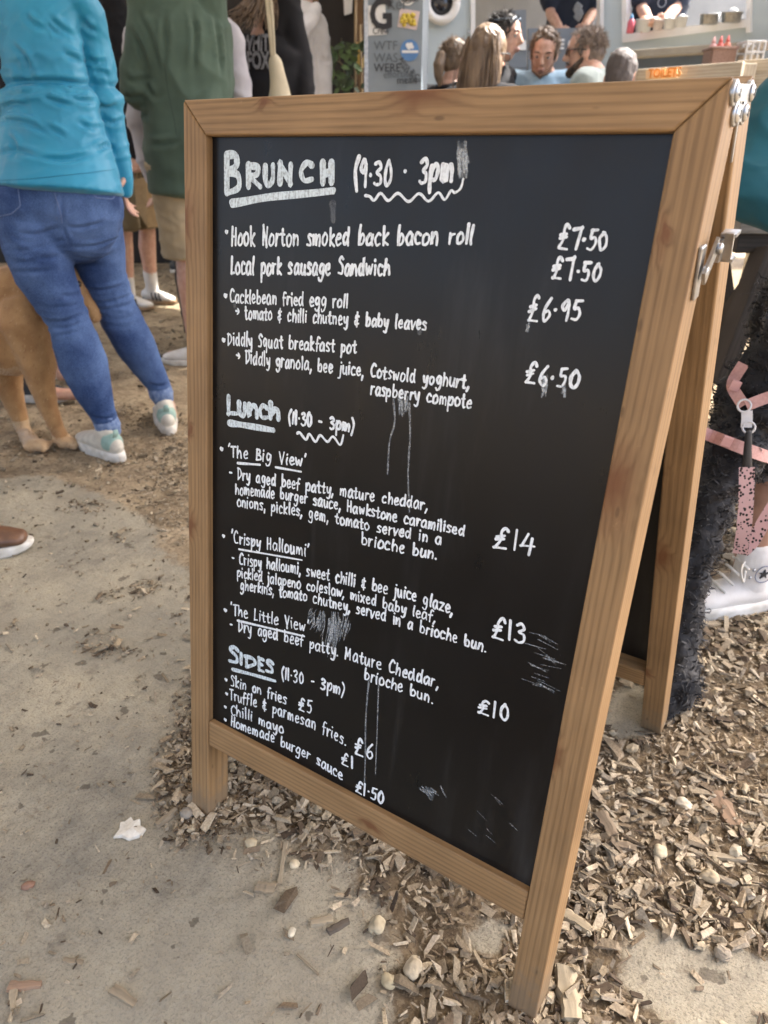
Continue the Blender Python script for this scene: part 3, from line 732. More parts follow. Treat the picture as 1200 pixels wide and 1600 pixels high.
class Ink:
    def __init__(s): s.v = []; s.f = []
    def stroke(s, P, w, taper=True):
        """flat ribbon along board points P with round ends, each pass a hair above the last"""
        P = [Vector((q[0], q[1])) for q in P]
        Q = [P[0]]
        for q in P[1:]:
            if (q - Q[-1]).length > 2e-4: Q.append(q)
        if len(Q) < 2: Q.append(Q[0] + Vector((2e-4, 2e-4)))
        _lift[0] = (_lift[0] + 1) % 9
        pk = 1 + hand.uniform(-.16, .16)
        h0 = .00022 + _lift[0] * .00006
        n = len(Q); base = len(s.v)
        for i, q in enumerate(Q):
            t = (Q[min(i + 1, n - 1)] - Q[max(i - 1, 0)]).normalized()
            nn = Vector((-t.y, t.x)); ww = w / 2 * pk * (1.12 - .3 * i / n + .10 * math.sin(i * .9 + base))
            y = PANEL - h0 - .00004 * i / n
            for k in (-1, 1):
                p = q + nn * ww * k; s.v.append((p.x, y, p.y))
        for i in range(n - 1):
            a = base + 2 * i; s.f.append((a, a + 1, a + 3, a + 2))
        for e, sg in ((0, -1), (n - 1, 1)):
            q = Q[e]; t = (Q[min(e + 1, n - 1)] - Q[max(e - 1, 0)]).normalized() * sg; nn = Vector((-t.y, t.x))
            y = PANEL - h0 - .00004 * e / n - .000003; c = len(s.v)
            for k in range(7):
                an = -math.pi / 2 + math.pi * k / 6
                p = q + (t * math.cos(an) + nn * math.sin(an)) * w / 2 * pk * (1.1 if sg < 0 else .85); s.v.append((p.x, y, p.y))
            s.f.append(tuple(range(c, c + 7)))
    def build(s, name, m, label=None):
        o = pyd(name, s.v, s.f, m, front)
        if label: o['label'] = label
        return o
def glyph_strokes(ink, ch, ox, sx, sy, base_fn, w, jit=.03):
    if ch not in GL: return
    a, st = GL[ch]
    sl = hand.uniform(-.04, .04)
    for P in st:
        Q = [Vector((x + y * sl + hand.uniform(-jit, jit), y + hand.uniform(-jit, jit))) for x, y in P]
        Q = catmull([q.to_3d() for q in Q], 6)
        pts = []
        for q in Q:
            b = base_fn(ox + q.x * sx); pts.append(Vector((b.x, b.y + q.y * sy)))
        ink.stroke(pts, w)
def write(text, pts, h, name='menu_line', w=.0025, h1=None, m='chalk', jit=.05, space=.95, gap=.20):
    """text along a baseline given by points read off the photographed board"""
    B = [on_board(*p) for p in pts]
    def sc(p, hh): return (on_board(p[0], p[1] - hh) - on_board(*p)).length
    s0, s1 = sc(pts[0], h), sc(pts[-1], h1 or h)
    seg = [0]
    for a, b in zip(B[:-1], B[1:]): seg.append(seg[-1] + (b - a).length)
    T = seg[-1]
    def base(d):
        d = max(-.02, d)
        for i in range(len(B) - 1):
            if d <= seg[i + 1] or i == len(B) - 2:
                t = (d - seg[i]) / (seg[i + 1] - seg[i]); return B[i].lerp(B[i + 1], t)
    adv = []
    for ch in text:
        adv.append(space if ch == ' ' else GL[ch][0] * (1 + hand.uniform(-.06, .06)) + gap)
    tot = sum(adv) - gap
    k = T / tot
    x = 0; ink = Ink()
    for ch, a in zip(text, adv):
        t = x * k / T; sy = s0 + (s1 - s0) * t
        dy = hand.uniform(-.04, .04) * sy
        if ch != ' ':
            glyph_strokes(ink, ch, x * k, k, sy * hand.uniform(.94, 1.06), lambda d, dy=dy: base(d) + Vector((0, dy)), w * hand.uniform(.92, 1.08), jit)
        x += a
    return ink.build(name, M[m])
def free(P, w, name, m='chalk', smooth=True, label=None):
    if name in ('title_underline', 'chalk_run', 'chalk_scratch') and isinstance(P[0][0], (tuple, list)):
        for S in P: free(S, w, name, m, smooth, label)
        return
    ink = Ink()
    for S in (P if isinstance(P[0][0], (tuple, list)) else [P]):
        q = [on_board(*p).to_3d() for p in S]
        q = catmull(q, 6) if smooth and len(q) > 2 else q
        if len(q) == 2: q = [q[0].lerp(q[1], i / 8) for i in range(9)]
        ink.stroke([v.to_2d() for v in q], w)
    return ink.build(name, M[m], label)
def block(ch, x0, x1, yt, yb0, yb1, ink, w):
    """broad-nib capital inside a box of the photographed board"""
    a, st = GL[ch]
    for P in st:
        q = catmull([Vector((x, y, 0)) for x, y in P], 6)
        pts = []
        for v in q:
            tx = (v.x - .1) / max(a - .2, .1); ty = v.y / 1.5
            xx = x0 + (x1 - x0) * tx; yb = yb0 + (yb1 - yb0) * tx
            pts.append(on_board(xx, yb + (yt - yb0) * ty))
        ink.stroke(pts, w)
ink = Ink()
for ch, x0, x1, yt, y0, y1 in (('B', 354, 373, 242, 302, 301), ('R', 388, 406, 258, 292, 292), ('U', 415, 427, 260, 290, 288), ('N', 438, 456, 258, 286, 285), ('C', 471, 487, 256, 284, 283), ('H', 505, 519, 255, 287, 286)):
    block(ch, x0, x1, yt, y0, y1, ink, .0074 if ch != 'B' else .0085)
ink.build('menu_heading', M['chalk_broad'])
free([[(363, 320), (420, 310), (521, 300)], [(362, 316), (430, 306), (522, 297)]], .0075, 'heading_underline', 'chalk_broad')
ink = Ink()
for ch, x0, x1, yt, y0, y1 in (('L', 357, 369, 620, 646, 647), ('U', 374, 383, 629, 648, 650), ('n', 390, 402, 622, 650, 652), ('c', 407, 417, 623, 652, 654), ('h', 423, 435, 630, 653, 655)):
    block(ch, x0, x1, yt, y0, y1, ink, .0072)
ink.build('menu_heading', M['chalk_broad'])
free([(359, 661), (380, 664), (427, 672)], .0085, 'heading_underline', 'chalk_broad')
ink = Ink()
for ch, x0, x1, yt, y0, y1 in (('S', 359, 371, 1010, 1034, 1037), ('I', 377, 379, 1021, 1038, 1039), ('D', 385, 399, 1025, 1042, 1044), ('E', 405, 412, 1028, 1046, 1049), ('S', 417, 426, 1031, 1049, 1052)):
    block(ch, x0, x1, yt, y0, y1, ink, .0062)
ink.build('menu_heading', M['chalk_broad'])
free([(364, 1046), (395, 1054), (430, 1064)], .0068, 'heading_underline', 'chalk_broad')
write('(9·30 · 3pm', [(553, 291), (630, 288), (707, 283)], 25, 'opening_hours', .0042)
free([(571, 305.6), (578, 307), (585, 313), (595, 302), (607, 313.5), (622, 302), (638.6, 315), (655, 302.5), (670, 314.5), (685, 301), (695, 312), (705, 298), (711, 301), (720, 294), (724, 280)], .0034, 'wavy_underline')
write('Hook Norton smoked back bacon roll', [(362, 383), (500, 384), (738, 381)], 18, w=.0030)
write('Local pork sausage Sandwich', [(361, 428), (609, 430)], 17, w=.0033)
write('Cacklebean fried egg roll', [(360, 472), (544, 481)], 13)
write('→ tomato & chilli chutney & baby leaves', [(369, 492), (381, 498), (500, 505), (666, 515)], 13)
write('Diddly Squat breakfast pot', [(356, 539), (557, 552)], 13)
write('→ Diddly granola, bee juice, Cotswold yoghurt,', [(370, 561), (383, 567), (578, 589), (733, 607)], 13)
write('raspberry compote', [(579, 616), (737, 638)], 13)
write('(11·30 - 3pm)', [(451, 661), (553, 675)], 13, 'opening_hours', .0035)
free([(465, 677), (469, 676), (478.6, 686.7), (484, 678), (493.4, 690), (501, 680), (512, 690), (521, 682), (532, 695), (537, 680)], .0030, 'wavy_underline')
write("'The Big View'", [(357, 713), (478, 729)], 11.5)
free([[(372, 723.5), (407, 726)], [(431, 730), (470.6, 737)]], .0030, 'title_underline')
write('- Dry aged beef patty, mature cheddar,', [(359, 746), (372, 749), (475, 766), (585, 783), (668, 797)], 11.5)
write('homemade burger sauce, Hawkstone caramilised', [(368, 772), (440, 779.5), (538, 798), (620, 815), (725, 837)], 11)
write('onions, pickles, gem, tomato served in a', [(371, 791), (469, 806), (580, 829), (689, 851)], 11)
write('brioche bun.', [(565, 850), (629, 864), (683, 874)], 12)
write("'Crispy Halloumi'", [(362, 848), (482, 869)], 12)
free([(373.5, 858), (420, 866), (472, 875)], .0030, 'title_underline')
write('- Crispy halloumi, sweet chilli & bee juice glaze,', [(363, 879), (376, 882), (454, 894), (551, 915), (645, 938), (707, 960)], 11, h1=13)
write('pickled jalapeno coleslaw, mixed baby leaf,', [(371, 901), (470, 920), (533, 932), (585, 946), (680, 972)], 10.5)
write('gherkins, tomato chutney, served in a brioche bun.', [(376, 921), (477, 939), (588, 966), (634, 981), (709, 1003), (760, 1019)], 10.5, h1=12)
write("'The Little View'", [(361, 960), (482, 987)], 11)
free([(371.6, 969.6), (420, 981), (475.7, 994)], .0030, 'title_underline')
write('- Dry aged beef patty. Mature Cheddar,', [(360, 983), (372, 986), (433, 999), (530, 1026), (595, 1046), (685, 1075)], 11, h1=13)
write('brioche bun.', [(569, 1061), (627, 1081), (677, 1099)], 12)
write('(11·30 - 3pm)', [(440, 1060), (538, 1086)], 12, 'opening_hours', .0028, m='chalk')
write('Skin on fries', [(361, 1071), (407, 1085), (448, 1101)], 10.5)
write('Truffle & parmesan fries.', [(359, 1093), (402, 1105), (494, 1140), (541, 1165)], 10.5, h1=12)
write('Chilli mayo', [(361, 1116), (393, 1126), (443, 1147)], 10.5)
write('Homemade burger sauce', [(361, 1134), (427, 1160), (479, 1184), (535, 1219)], 10, h1=11)
for t, p, h, h1 in (('£7·50', [(872, 387), (948, 391)], 24, 18), ('£7·50', [(862, 435), (938, 439)], 22, 17), ('£6·95', [(824, 502), (907, 499)], 25, 19), ('£6·50', [(820, 598), (903, 607)], 20, 17),
                    ('£14', [(770, 854), (836, 865)], 21, 20), ('£13', [(768, 995), (820, 1005)], 20, 19), ('£10', [(746, 1112), (796, 1127)], 14, 18), ('£5', [(467, 1108), (487, 1114)], 13, 13),
                    ('£6', [(554, 1176), (584, 1187)], 16, 16), ('£1', [(533, 1193), (552, 1200)], 12, 12), ('£1·50', [(556, 1236), (599, 1256)], 12, 13)):
    write(t, p, h, 'menu_price', .0031, h1)
for p in ((354, 362), (352.5, 461.6), (349.5, 531), (346.5, 701), (349.5, 837), (352, 953), (353, 1061.5), (354, 1083.5), (352, 1104), (352, 1124)):
    ink = Ink(); q = on_board(*p); ink.stroke([q, q + Vector((.0012, .0006)), q + Vector((.0006, -.0012))], .0052)
    ink.build('bullet_point', M['chalk'])
# half wiped marks and runs of wet chalk pen
def wipe(x0, y0, x1, y1, n, w, seed, slant=0):
    r = random.Random(seed); out = []
    for i in range(n):
        x = r.uniform(x0, x1); a = r.uniform(y0, (y0 + y1) / 2); b = r.uniform((y0 + y1) / 2, y1)
        out.append([(x, a), (x + slant * .5 + r.uniform(-2, 2), (a + b) / 2), (x + slant, b)])
    return free(out, w, 'chalk_smear', 'smear')
wipe(716, 222, 731, 278, 12, .0035, 1, 2)
r_ = random.Random(2); S_ = []
for i in range(60):
    x = r_.uniform(486, 548); t0 = 958 + .12 * (x - 486) + r_.uniform(-8, 10); ln = (10 + 52 * math.exp(-((x - 522) / 20) ** 2)) * r_.uniform(.45, 1.1)
    S_.append([(x, t0), (x - 1 + r_.uniform(-2, 2), t0 + ln * .5), (x - 5 + r_.uniform(-2, 2), t0 + ln)])
free(S_, .0013, 'chalk_smear', 'smear')
ink = Ink()
for (x, y, l, w_) in ((722, 232, 42, .011), (520, 975, 26, .016), (628, 622, 20, .012), (655, 512, 8, .006), (672, 1236, 10, .010), (520, 318, 26, .007), (366, 455, 24, .005)):
    q0, q1 = on_board(x, y), on_board(x + 1, y + l); ink.stroke([q0.lerp(q1, i / 6) for i in range(7)], w_)
tag(ink.build('chalk_haze', M['haze_chalk']), kind='stuff')
wipe(618, 610, 642, 648, 9, .002, 3)
free([[(640, 630), (641, 680), (638, 740), (640, 800)], [(615, 625), (617, 660), (609, 690), (606, 740)], [(628, 628), (629, 650)], [(577, 1062), (572, 1120), (571, 1190), (569, 1235)], [(592, 1066), (590, 1130), (587, 1210)]], .0022, 'chalk_run', 'smear')
wipe(848, 585, 856, 622, 8, .002, 4, -2)
wipe(878, 600, 884, 622, 6, .002, 5)
wipe(824, 500, 828, 524, 4, .002, 6, -2)
wipe(655, 1228, 690, 1246, 8, .0022, 7, 8)
r_ = random.Random(3)
free([[(x, y), (x + r_.uniform(14, 34), y + r_.uniform(6, 16))] for x, y in [(r_.uniform(815, 855), r_.uniform(985, 1075)) for _ in range(26)]], .0007, 'chalk_scratch', 'smear')
free([[(x, y), (x + r_.uniform(8, 16), y + r_.uniform(8, 16))] for x, y in [(r_.uniform(730, 800), r_.uniform(1240, 1330)) for _ in range(8)]], .0007, 'chalk_scratch', 'smear')
# ---- hinge hardware and folding stay on the right side
def on_side(px, py, x=HW):
    d = ray(px, py); return CAM + d * ((x - CAM.x) / d.x)
def bolt(px, py, x=HW):
    p = on_side(px, py, x + .002); bm = bmesh.new(); X = Vector((1, 0, 0))
    loft(bm, [(p - X * .003, .0098, .0098), (p + X * .0006, .0098, .0098), (p + X * .001, .0090, .0090)], (0, 1, 0), 22, cap=False)
    loft(bm, [(p + X * .0008, .0075, .0075), (p + X * .0022, .0070, .0070), (p + X * .0034, .0054, .0054), (p + X * .0040, .0030, .0030)], (0, 1, 0), 20, cap=False)
    o = obj('hinge_bolt', bm, M['steel'], aboard, True)
    bm = bmesh.new()
    box(bm, p + X * .0036, (.0016, .0075, .0013), Matrix.Rotation(.5, 3, 'X')); box(bm, p + X * .0036, (.0018, .0013, .0075), Matrix.Rotation(.5, 3, 'X'))
    obj('driver_slot', bm, M['iron'], o)
    return o
M['iron'] = mat('dark_iron', (.08, .08, .08), None, .5, metal=.6)
hp = [(1148.5, 145), (1149.5, 178), (1172, 145), (1161.5, 176)]
for q in hp: bolt(*q)
bm = bmesh.new()
a, b_, c, d = [on_side(*q, HW + .0015) for q in (hp[0], hp[1], hp[3], hp[2])]
for s0, s1 in ((a, d), (b_, c)):
    m_ = (s0 + s1) / 2; L = (s1 - s0).length; ang = math.atan2(s1.z - s0.z, s1.y - s0.y)
    box(bm, m_ + Vector((.0005, 0, 0)), (.002, L + .014, .013), Matrix.Rotation(ang, 3, 'X'))
box(bm, on_side(1150, 205, HW + .0012), (.0016, .004, .05), Matrix.Rotation(.2, 3, 'X'))
obj('hinge_plate', bm, M['steel'], aboard)
p1, p2, p3 = on_side(1099, 427, HW + .006), on_side(1122, 388, HW + .010), on_side(1146, 388, HW + .008)
stay = None
bm = bmesh.new(); X = Vector((1, 0, 0))
box(bm, p1 - X * .004, (.0035, .016, .046), Matrix.Rotation(.1, 3, 'X'))
stay = obj('folding_stay', bm, M['steel'], aboard); bevel(stay, .001)
bm = bmesh.new(); dv = p2 - p1
box(bm, (p1 + p2) / 2, (.003, .013, dv.length + .014), Matrix.Rotation(-math.atan2(dv.y, dv.z), 3, 'X'))
obj('arm', bm, M['steel'], stay)
bm = bmesh.new()
loft(bm, [(p1, .007, .007), (p1 + X * .003, .0065, .0065), (p1 + X * .0042, .004, .004)], (0, 1, 0), 14, cap=False)
loft(bm, [(p2, .005, .005), (p2 + X * .003, .0045, .0045), (p2 + X * .0042, .003, .003)], (0, 1, 0), 14, cap=False)
obj('rivet', bm, M['steel'], stay, True)
bm = bmesh.new(); pm = (p2 + p3) / 2
box(bm, pm - X * .004, (.004, .031, .020), Matrix.Rotation(.12, 3, 'X'))
box(bm, pm + X * .0005 + Vector((0, .006, .013)), (.014, .022, .003), Matrix.Rotation(.12, 3, 'X'))
box(bm, pm + X * .0005 + Vector((0, .008, -.010)), (.014, .016, .003), Matrix.Rotation(.12, 3, 'X'))
box(bm, pm + X * .002 + Vector((0, -.004, .002)), (.008, .004, .026), Matrix.Rotation(.3, 3, 'X'))
obj('clip', bm, M['steel'], stay)
# ------------------------------------------------------------------ people
VIEW = _M @ Vector((0, 0, -1))
def pr(P, px):                       # photo pixels -> metres at point P
    return px * (P - CAM).dot(VIEW) / FPX
def ring_px(px, py, D, hw, k=1.0):
    P = at(px, py, D); r = pr(P, hw); return (P, r, r * k)
def child(name, me_or_bm, mats, root, smooth=True, label=None):
    """mesh built in world space, parented to a thing (roots carry no rotation)"""
    if isinstance(me_or_bm, bmesh.types.BMesh):
        bmesh.ops.recalc_face_normals(me_or_bm, faces=me_or_bm.faces[:])
        me = bpy.data.meshes.new(name); me_or_bm.to_mesh(me); me_or_bm.free()
    else: me = me_or_bm
    r = root; off = Vector((0, 0, 0))
    while r is not None: off += Vector(r.location); r = r.parent
    me.transform(Matrix.Translation(-off))
    o = link(name, me, mats, root, smooth)
    if label: o['label'] = label
    return o
def folds(amp=.01, k=7, kz=16, seed=0, tilt=.6, fine=.25):
    def fn(c, n):
        q = Vector((c.x * k + tilt * c.z * k, c.y * k - tilt * c.z * k, c.z * kz + seed * 3.3))
        w = mnoise.noise(q + Vector((mnoise.noise(q * .5), 0, 0)))
        a = (1 - abs(w)) ** 4 - .25
        b = mnoise.noise(Vector((c.x * k * 3, c.y * k * 3, c.z * kz * 2.2 + seed)))
        return amp * (a + fine * b)
    return fn
SKIN = mat('fair_skin', (.58, .36, .26), (.50, .28, .20), .55, 40, sss=.15)
SKIN2 = mat('tanned_skin', (.36, .20, .13), (.30, .16, .10), .5, 40, sss=.12)
LIP = mat('lips', (.44, .24, .19), None, .5)
EYE = mat('eye_white', (.5, .47, .44), None, .3); IRIS = mat('dark_iris', (.05, .035, .025), None, .2)
def cloth(name, c, c2=None, rough=.85, b=.35, sc=900, sheen=.06, dist=.001, scale=9, wr=(5.5, .012, .6)):
    return mat(name, c, c2 or tuple(x * .82 for x in c), rough, scale, b, sc, sheen=sheen, dist=dist, spec=.25, wr=wr)
def pose(base, f, H, seat=None, lean=0.0, spread=1.0):
    f = Vector(f).normalized(); r = f.cross(UP).normalized()
    def p(x, y, z): return Vector(base) + r * x * H + f * y * H + UP * z * H
    J = dict(base=Vector(base), f=f, r=r, H=H)
    if seat is None:
        z0 = 0
        for s, k in ((-1, 'L'), (1, 'R')):
            J['hip' + k] = p(s * .054, 0, .515); J['kn' + k] = p(s * .058 * spread, .012, .285); J['an' + k] = p(s * .06 * spread, -.008, .048)
    else:
        z0 = seat / H - .475
        for s, k in ((-1, 'L'), (1, 'R')):
            J['hip' + k] = p(s * .054, 0, .515 + z0); J['kn' + k] = p(s * .07, .25, .52 + z0); J['an' + k] = p(s * .07, .24, .048)
    ln = lambda z: lean * (z - .53)
    def q(x, y, z): return p(x, y + ln(z), z + z0)
    J['pel'] = q(0, 0, .53); J['waist'] = q(0, 0, .615); J['chest'] = q(0, .008, .72); J['shl'] = q(0, 0, .80); J['neck'] = q(0, -.004, .845)
    J['head'] = q(0, .018, .925)
    for s, k in ((-1, 'L'), (1, 'R')):
        J['sh' + k] = q(s * .108, 0, .808); J['el' + k] = q(s * .135, -.01, .635)
        if seat is None: J['wr' + k] = q(s * .14, .03, .485)
        else: J['wr' + k] = q(s * .06, .19, .60)
    J['hf'] = f; J['hu'] = UP.copy()
    return J
def hand(bm, w, d, nrm, H=1.75, curl=.5, side=1):
    """palm, four bent fingers and a thumb; d = along the fingers, nrm = out of the palm"""
    s = H / 1.75
    d = d.normalized(); nrm = (nrm - d * nrm.dot(d)).normalized(); x = d.cross(nrm) * side
    loft(bm, [(w - d * .02 * s, .026 * s, .018 * s), (w + d * .03 * s, .036 * s, .015 * s), (w + d * .085 * s, .040 * s, .012 * s)], x, 12)
    for i, (off, L) in enumerate(((-.030, .072), (-.010, .082), (.011, .076), (.031, .058))):
        a = w + d * .088 * s + x * off * s; dd = d.copy(); pts = [a - d * .012 * s, a]
        for k, fr in enumerate((.45, .32, .23)):
            an = curl * (.7 + .25 * k) + .05 * i
            dd = (Matrix.Rotation(-an * side, 3, x) @ dd) if True else dd
            a = a + dd * L * fr * s; pts.append(a)
        tube(bm, pts, .0092 * s, 8, .0068 * s)
    a = w + d * .025 * s - x * .034 * s; t = (d * .7 - x * .6 + nrm * .35).normalized()
    tube(bm, [a, a + t * .035 * s, a + t * .05 * s + d * .02 * s + nrm * .008 * s, a + t * .055 * s + d * .038 * s + nrm * .016 * s], .0115 * s, 8, .008 * s)
def head_solids(bm, J, k=1.0):
    c, f, u = J['head'], J['hf'].normalized(), J['hu'].normalized(); r = f.cross(u).normalized(); u = r.cross(f)
    def p(x, y, z): return c + (r * x + f * y + u * z) * k
    loft(bm, [(p(0, .040, -.112), .020 * k, .022 * k), (p(0, .030, -.092), .042 * k, .048 * k), (p(0, .014, -.058), .057 * k, .074 * k), (p(0, .004, -.02), .066 * k, .090 * k), (p(0, -.002, .025), .072 * k, .097 * k),
              (p(0, -.006, .06), .071 * k, .094 * k), (p(0, -.008, .088), .056 * k, .074 * k), (p(0, -.008, .106), .03 * k, .04 * k)], r, 22, ck=.35)
    tube(bm, [p(0, .088, .016), p(0, .100, -.008), p(0, .112, -.030)], .0095 * k, 8, .013 * k)
    ellipsoid(bm, p(0, .100, -.034), (.017 * k, .013 * k, .010 * k))
    ellipsoid(bm, p(0, .084, -.064), (.023 * k, .013 * k, .007 * k)); ellipsoid(bm, p(0, .082, -.074), (.019 * k, .012 * k, .007 * k))
    loft(bm, [(p(-.04, .082, .026), .008 * k, .008 * k), (p(0, .093, .024), .009 * k, .010 * k), (p(.04, .082, .026), .008 * k, .008 * k)], u, 8)
    for s in (-1, 1):
        B = Matrix((r, f, u)).transposed()
        ellipsoid(bm, p(s * .072, -.008, -.012), (.011 * k, .02 * k, .032 * k), B @ Matrix.Rotation(s * .35, 3, 'Z'))
    # neck
    n = J['neck']
    loft(bm, [(n - UP * .03, .062 * k, .055 * k), (n.lerp(c, .35), .054 * k, .054 * k), (p(0, -.012, -.05), .054 * k, .056 * k)], r, 16)
    return p
def body(J, root, skin, voxel=.010, hands=('L', 'R'), curl=(.5, .5), fat=1.0, feet=True, hk=1.0, palm=None, leg=1.0, arm=1.0):
    H = J['H'] ; bm = bmesh.new(); r, f = J['r'], J['f']
    T = lambda k: J[k]
    loft(bm, [(T('pel') - UP * .035 * H, .085 * H * fat, .066 * H * fat), (T('pel') + UP * .02 * H, .088 * H * fat, .067 * H * fat), (T('waist'), .076 * H * fat, .056 * H * fat), (T('chest'), .090 * H * fat, .064 * H * fat), (T('shl'), .088 * H * min(fat, 1), .05 * H * min(fat, 1)), (T('neck') - UP * .012 * H, .045 * H * min(fat, 1), .038 * H)], r, 20)
    loft(bm, [(T('shL'), .033 * H * arm, .033 * H * arm), (T('shl') + UP * .008 * H, .036 * H * arm, .036 * H * arm), (T('shR'), .033 * H * arm, .033 * H * arm)], None, 12)
    for k in 'LR':
        loft(bm, [(T('sh' + k), .030 * H * arm, .030 * H * arm), (T('sh' + k).lerp(T('el' + k), .5), .026 * H * arm, .026 * H * arm), (T('el' + k), .021 * H * arm, .021 * H * arm)], None, 12)
        loft(bm, [(T('el' + k), .021 * H * arm, .021 * H * arm), (T('el' + k).lerp(T('wr' + k), .3), .0225 * H, .0225 * H), (T('wr' + k), .0155 * H, .0135 * H)], None, 12)
        if k in hands:
            d = (T('wr' + k) - T('el' + k)).normalized(); s = -1 if k == 'L' else 1
            nrm = (palm or {}).get(k, (-r * s) if k == 'R' else r)
            hand(bm, T('wr' + k), (J.get('hd' + k) or d), nrm, H, curl[0 if k == 'L' else 1], s)
        loft(bm, [(T('hip' + k) + UP * .0 * H, .050 * H * fat * leg, .05 * H * fat * leg), (T('hip' + k).lerp(T('kn' + k), .5), .042 * H * fat * leg, .042 * H * fat * leg), (T('kn' + k), .030 * H * leg, .030 * H * leg)], None, 14)
        bk = -f * .008 * H
        loft(bm, [(T('kn' + k), .030 * H * leg, .030 * H * leg), (T('kn' + k).lerp(T('an' + k), .3) + bk, .033 * H * leg, .033 * H * leg), (T('an' + k) + UP * .01, .019 * H * min(1, leg * 1.4), .019 * H * min(1, leg * 1.4))], None, 14)
        fd = J.get('ft' + k, f)
        loft(bm, [(T('an' + k) + UP * .01, .019 * H, .019 * H), (T('an' + k) - UP * .022 * H + fd * .0 * H, .02 * H, .02 * H), (T('an' + k) - UP * .030 * H + fd * .075 * H, .02 * H, .014 * H)], None, 10)
    head_solids(bm, J, H / 1.75 * hk)
    me = remesh(bm, voxel, 2)
    c, hf, hu = J['head'], J['hf'].normalized(), J['hu']; hr = hf.cross(hu).normalized(); kk = H / 1.75 * hk
    o = child('body', me, [skin, LIP], root)
    off = c - root.location
    for pl in o.data.polygons:
        q = (pl.center - off) / kk; x, y, z = q.dot(hr), q.dot(hf), q.dot(hu)
        if y > .07 and abs(x) < .024 and -.080 < z < -.058: pl.material_index = 1
    return o
def face(J, root, brow, hk=1.0):
    H = J['H'] / 1.75 * hk; c, f, u = J['head'], J['hf'].normalized(), J['hu']; r = f.cross(u).normalized()
    def p(x, y, z): return c + (r * x + f * y + u * z) * H
    for s in (-1, 1):
        bm = bmesh.new(); e = p(s * .031, .0785, .002)
        ellipsoid(bm, e, (.0115 * H,) * 3)
        me = bpy.data.meshes.new('eye'); bm.to_mesh(me); bm.free()
        for pl in me.polygons:
            if (pl.center - e).normalized().dot((f - u * .25).normalized()) > .86: pl.material_index = 1
        child('eye', me, [EYE, IRIS], root)
        bm = bmesh.new()
        loft(bm, [(p(s * .016, .094, .022), .003 * H, .0035 * H), (p(s * .033, .092, .027), .003 * H, .0045 * H), (p(s * .05, .078, .022), .002 * H, .003 * H)], f, 8)
        child('eyebrow', bm, brow, root)
        bm = bmesh.new()       # upper lid
        loft(bm, [(p(s * .017, .088, .008), .004 * H, .004 * H), (p(s * .031, .0915, .010), .005 * H, .005 * H), (p(s * .046, .083, .007), .004 * H, .004 * H)], f, 8)
        child('eyelid', bm, LIP if False else SKIN, root)
def torso_rings(J, hem, fat, e, depth=1.0):
    H = J['H']; L = []
    ax = [('pel', .094, .073), ('waist', .086, .065), ('chest', .098, .072), ('shl', .096, .057)]
    b = J['pel'] - UP * hem * H
    L.append((b, .094 * H * fat + e, .074 * H * fat * depth + e))
    for k, a, d in ax: L.append((J[k], a * H * (fat if k != 'shl' else 1) + e, d * H * (fat if k != 'shl' else 1) * depth + e))
    L.append((J['neck'] - UP * .008 * H, .052 * H + e * .5, .045 * H + e * .5))
    return L
def top(J, root, m, name='jacket', hem=.05, fat=1.0, e=.016, sleeve=1.0, voxel=.011, fold=None, sw=1.0, cuff=True, hood=False):
    H = J['H']; bm = bmesh.new(); r = J['r']
    loft(bm, torso_rings(J, hem, fat, e), r, 24, ck=.15)
    loft(bm, [(J['shL'], .040 * H + e * .4, .040 * H + e * .4), (J['shl'] + UP * .010 * H, .042 * H, .042 * H), (J['shR'], .040 * H + e * .4, .040 * H + e * .4)], None, 14)
    for k in 'LR':
        S, E, Wr = J['sh' + k], J['el' + k], J['wr' + k]
        if sleeve > .55:
            t = (sleeve - .5) / .5
            end = E.lerp(Wr, min(t, 1.0))
            loft(bm, [(S, .040 * H * sw, .040 * H * sw), (S.lerp(E, .5), .036 * H * sw, .036 * H * sw), (E, .032 * H * sw, .032 * H * sw)], None, 14)
            loft(bm, [(E, .032 * H * sw, .032 * H * sw), (E.lerp(end, .5), .029 * H * sw, .029 * H * sw), (E.lerp(end, .93), .024 * H * sw, .024 * H * sw), (end, .020 * H * sw, .020 * H * sw)], None, 14)
        else:
            end = S.lerp(E, sleeve / .5)
            loft(bm, [(S, .040 * H * sw, .040 * H * sw), (end, .036 * H * sw, .036 * H * sw)], None, 14, cap=True)
    if hood:
        b = J['neck'] - J['f'] * .045 * H
        loft(bm, [(b - r * .06 * H + UP * .01 * H, .02 * H, .03 * H), (b - J['f'] * .03 * H - UP * .022 * H, .034 * H, .05 * H), (b + r * .06 * H + UP * .01 * H, .02 * H, .03 * H)], None, 14)
    me = remesh(bm, voxel, 2, fold or folds(.008, 7, 14, random.Random(root.name).random() * 9))
    return child(name, me, m, root)
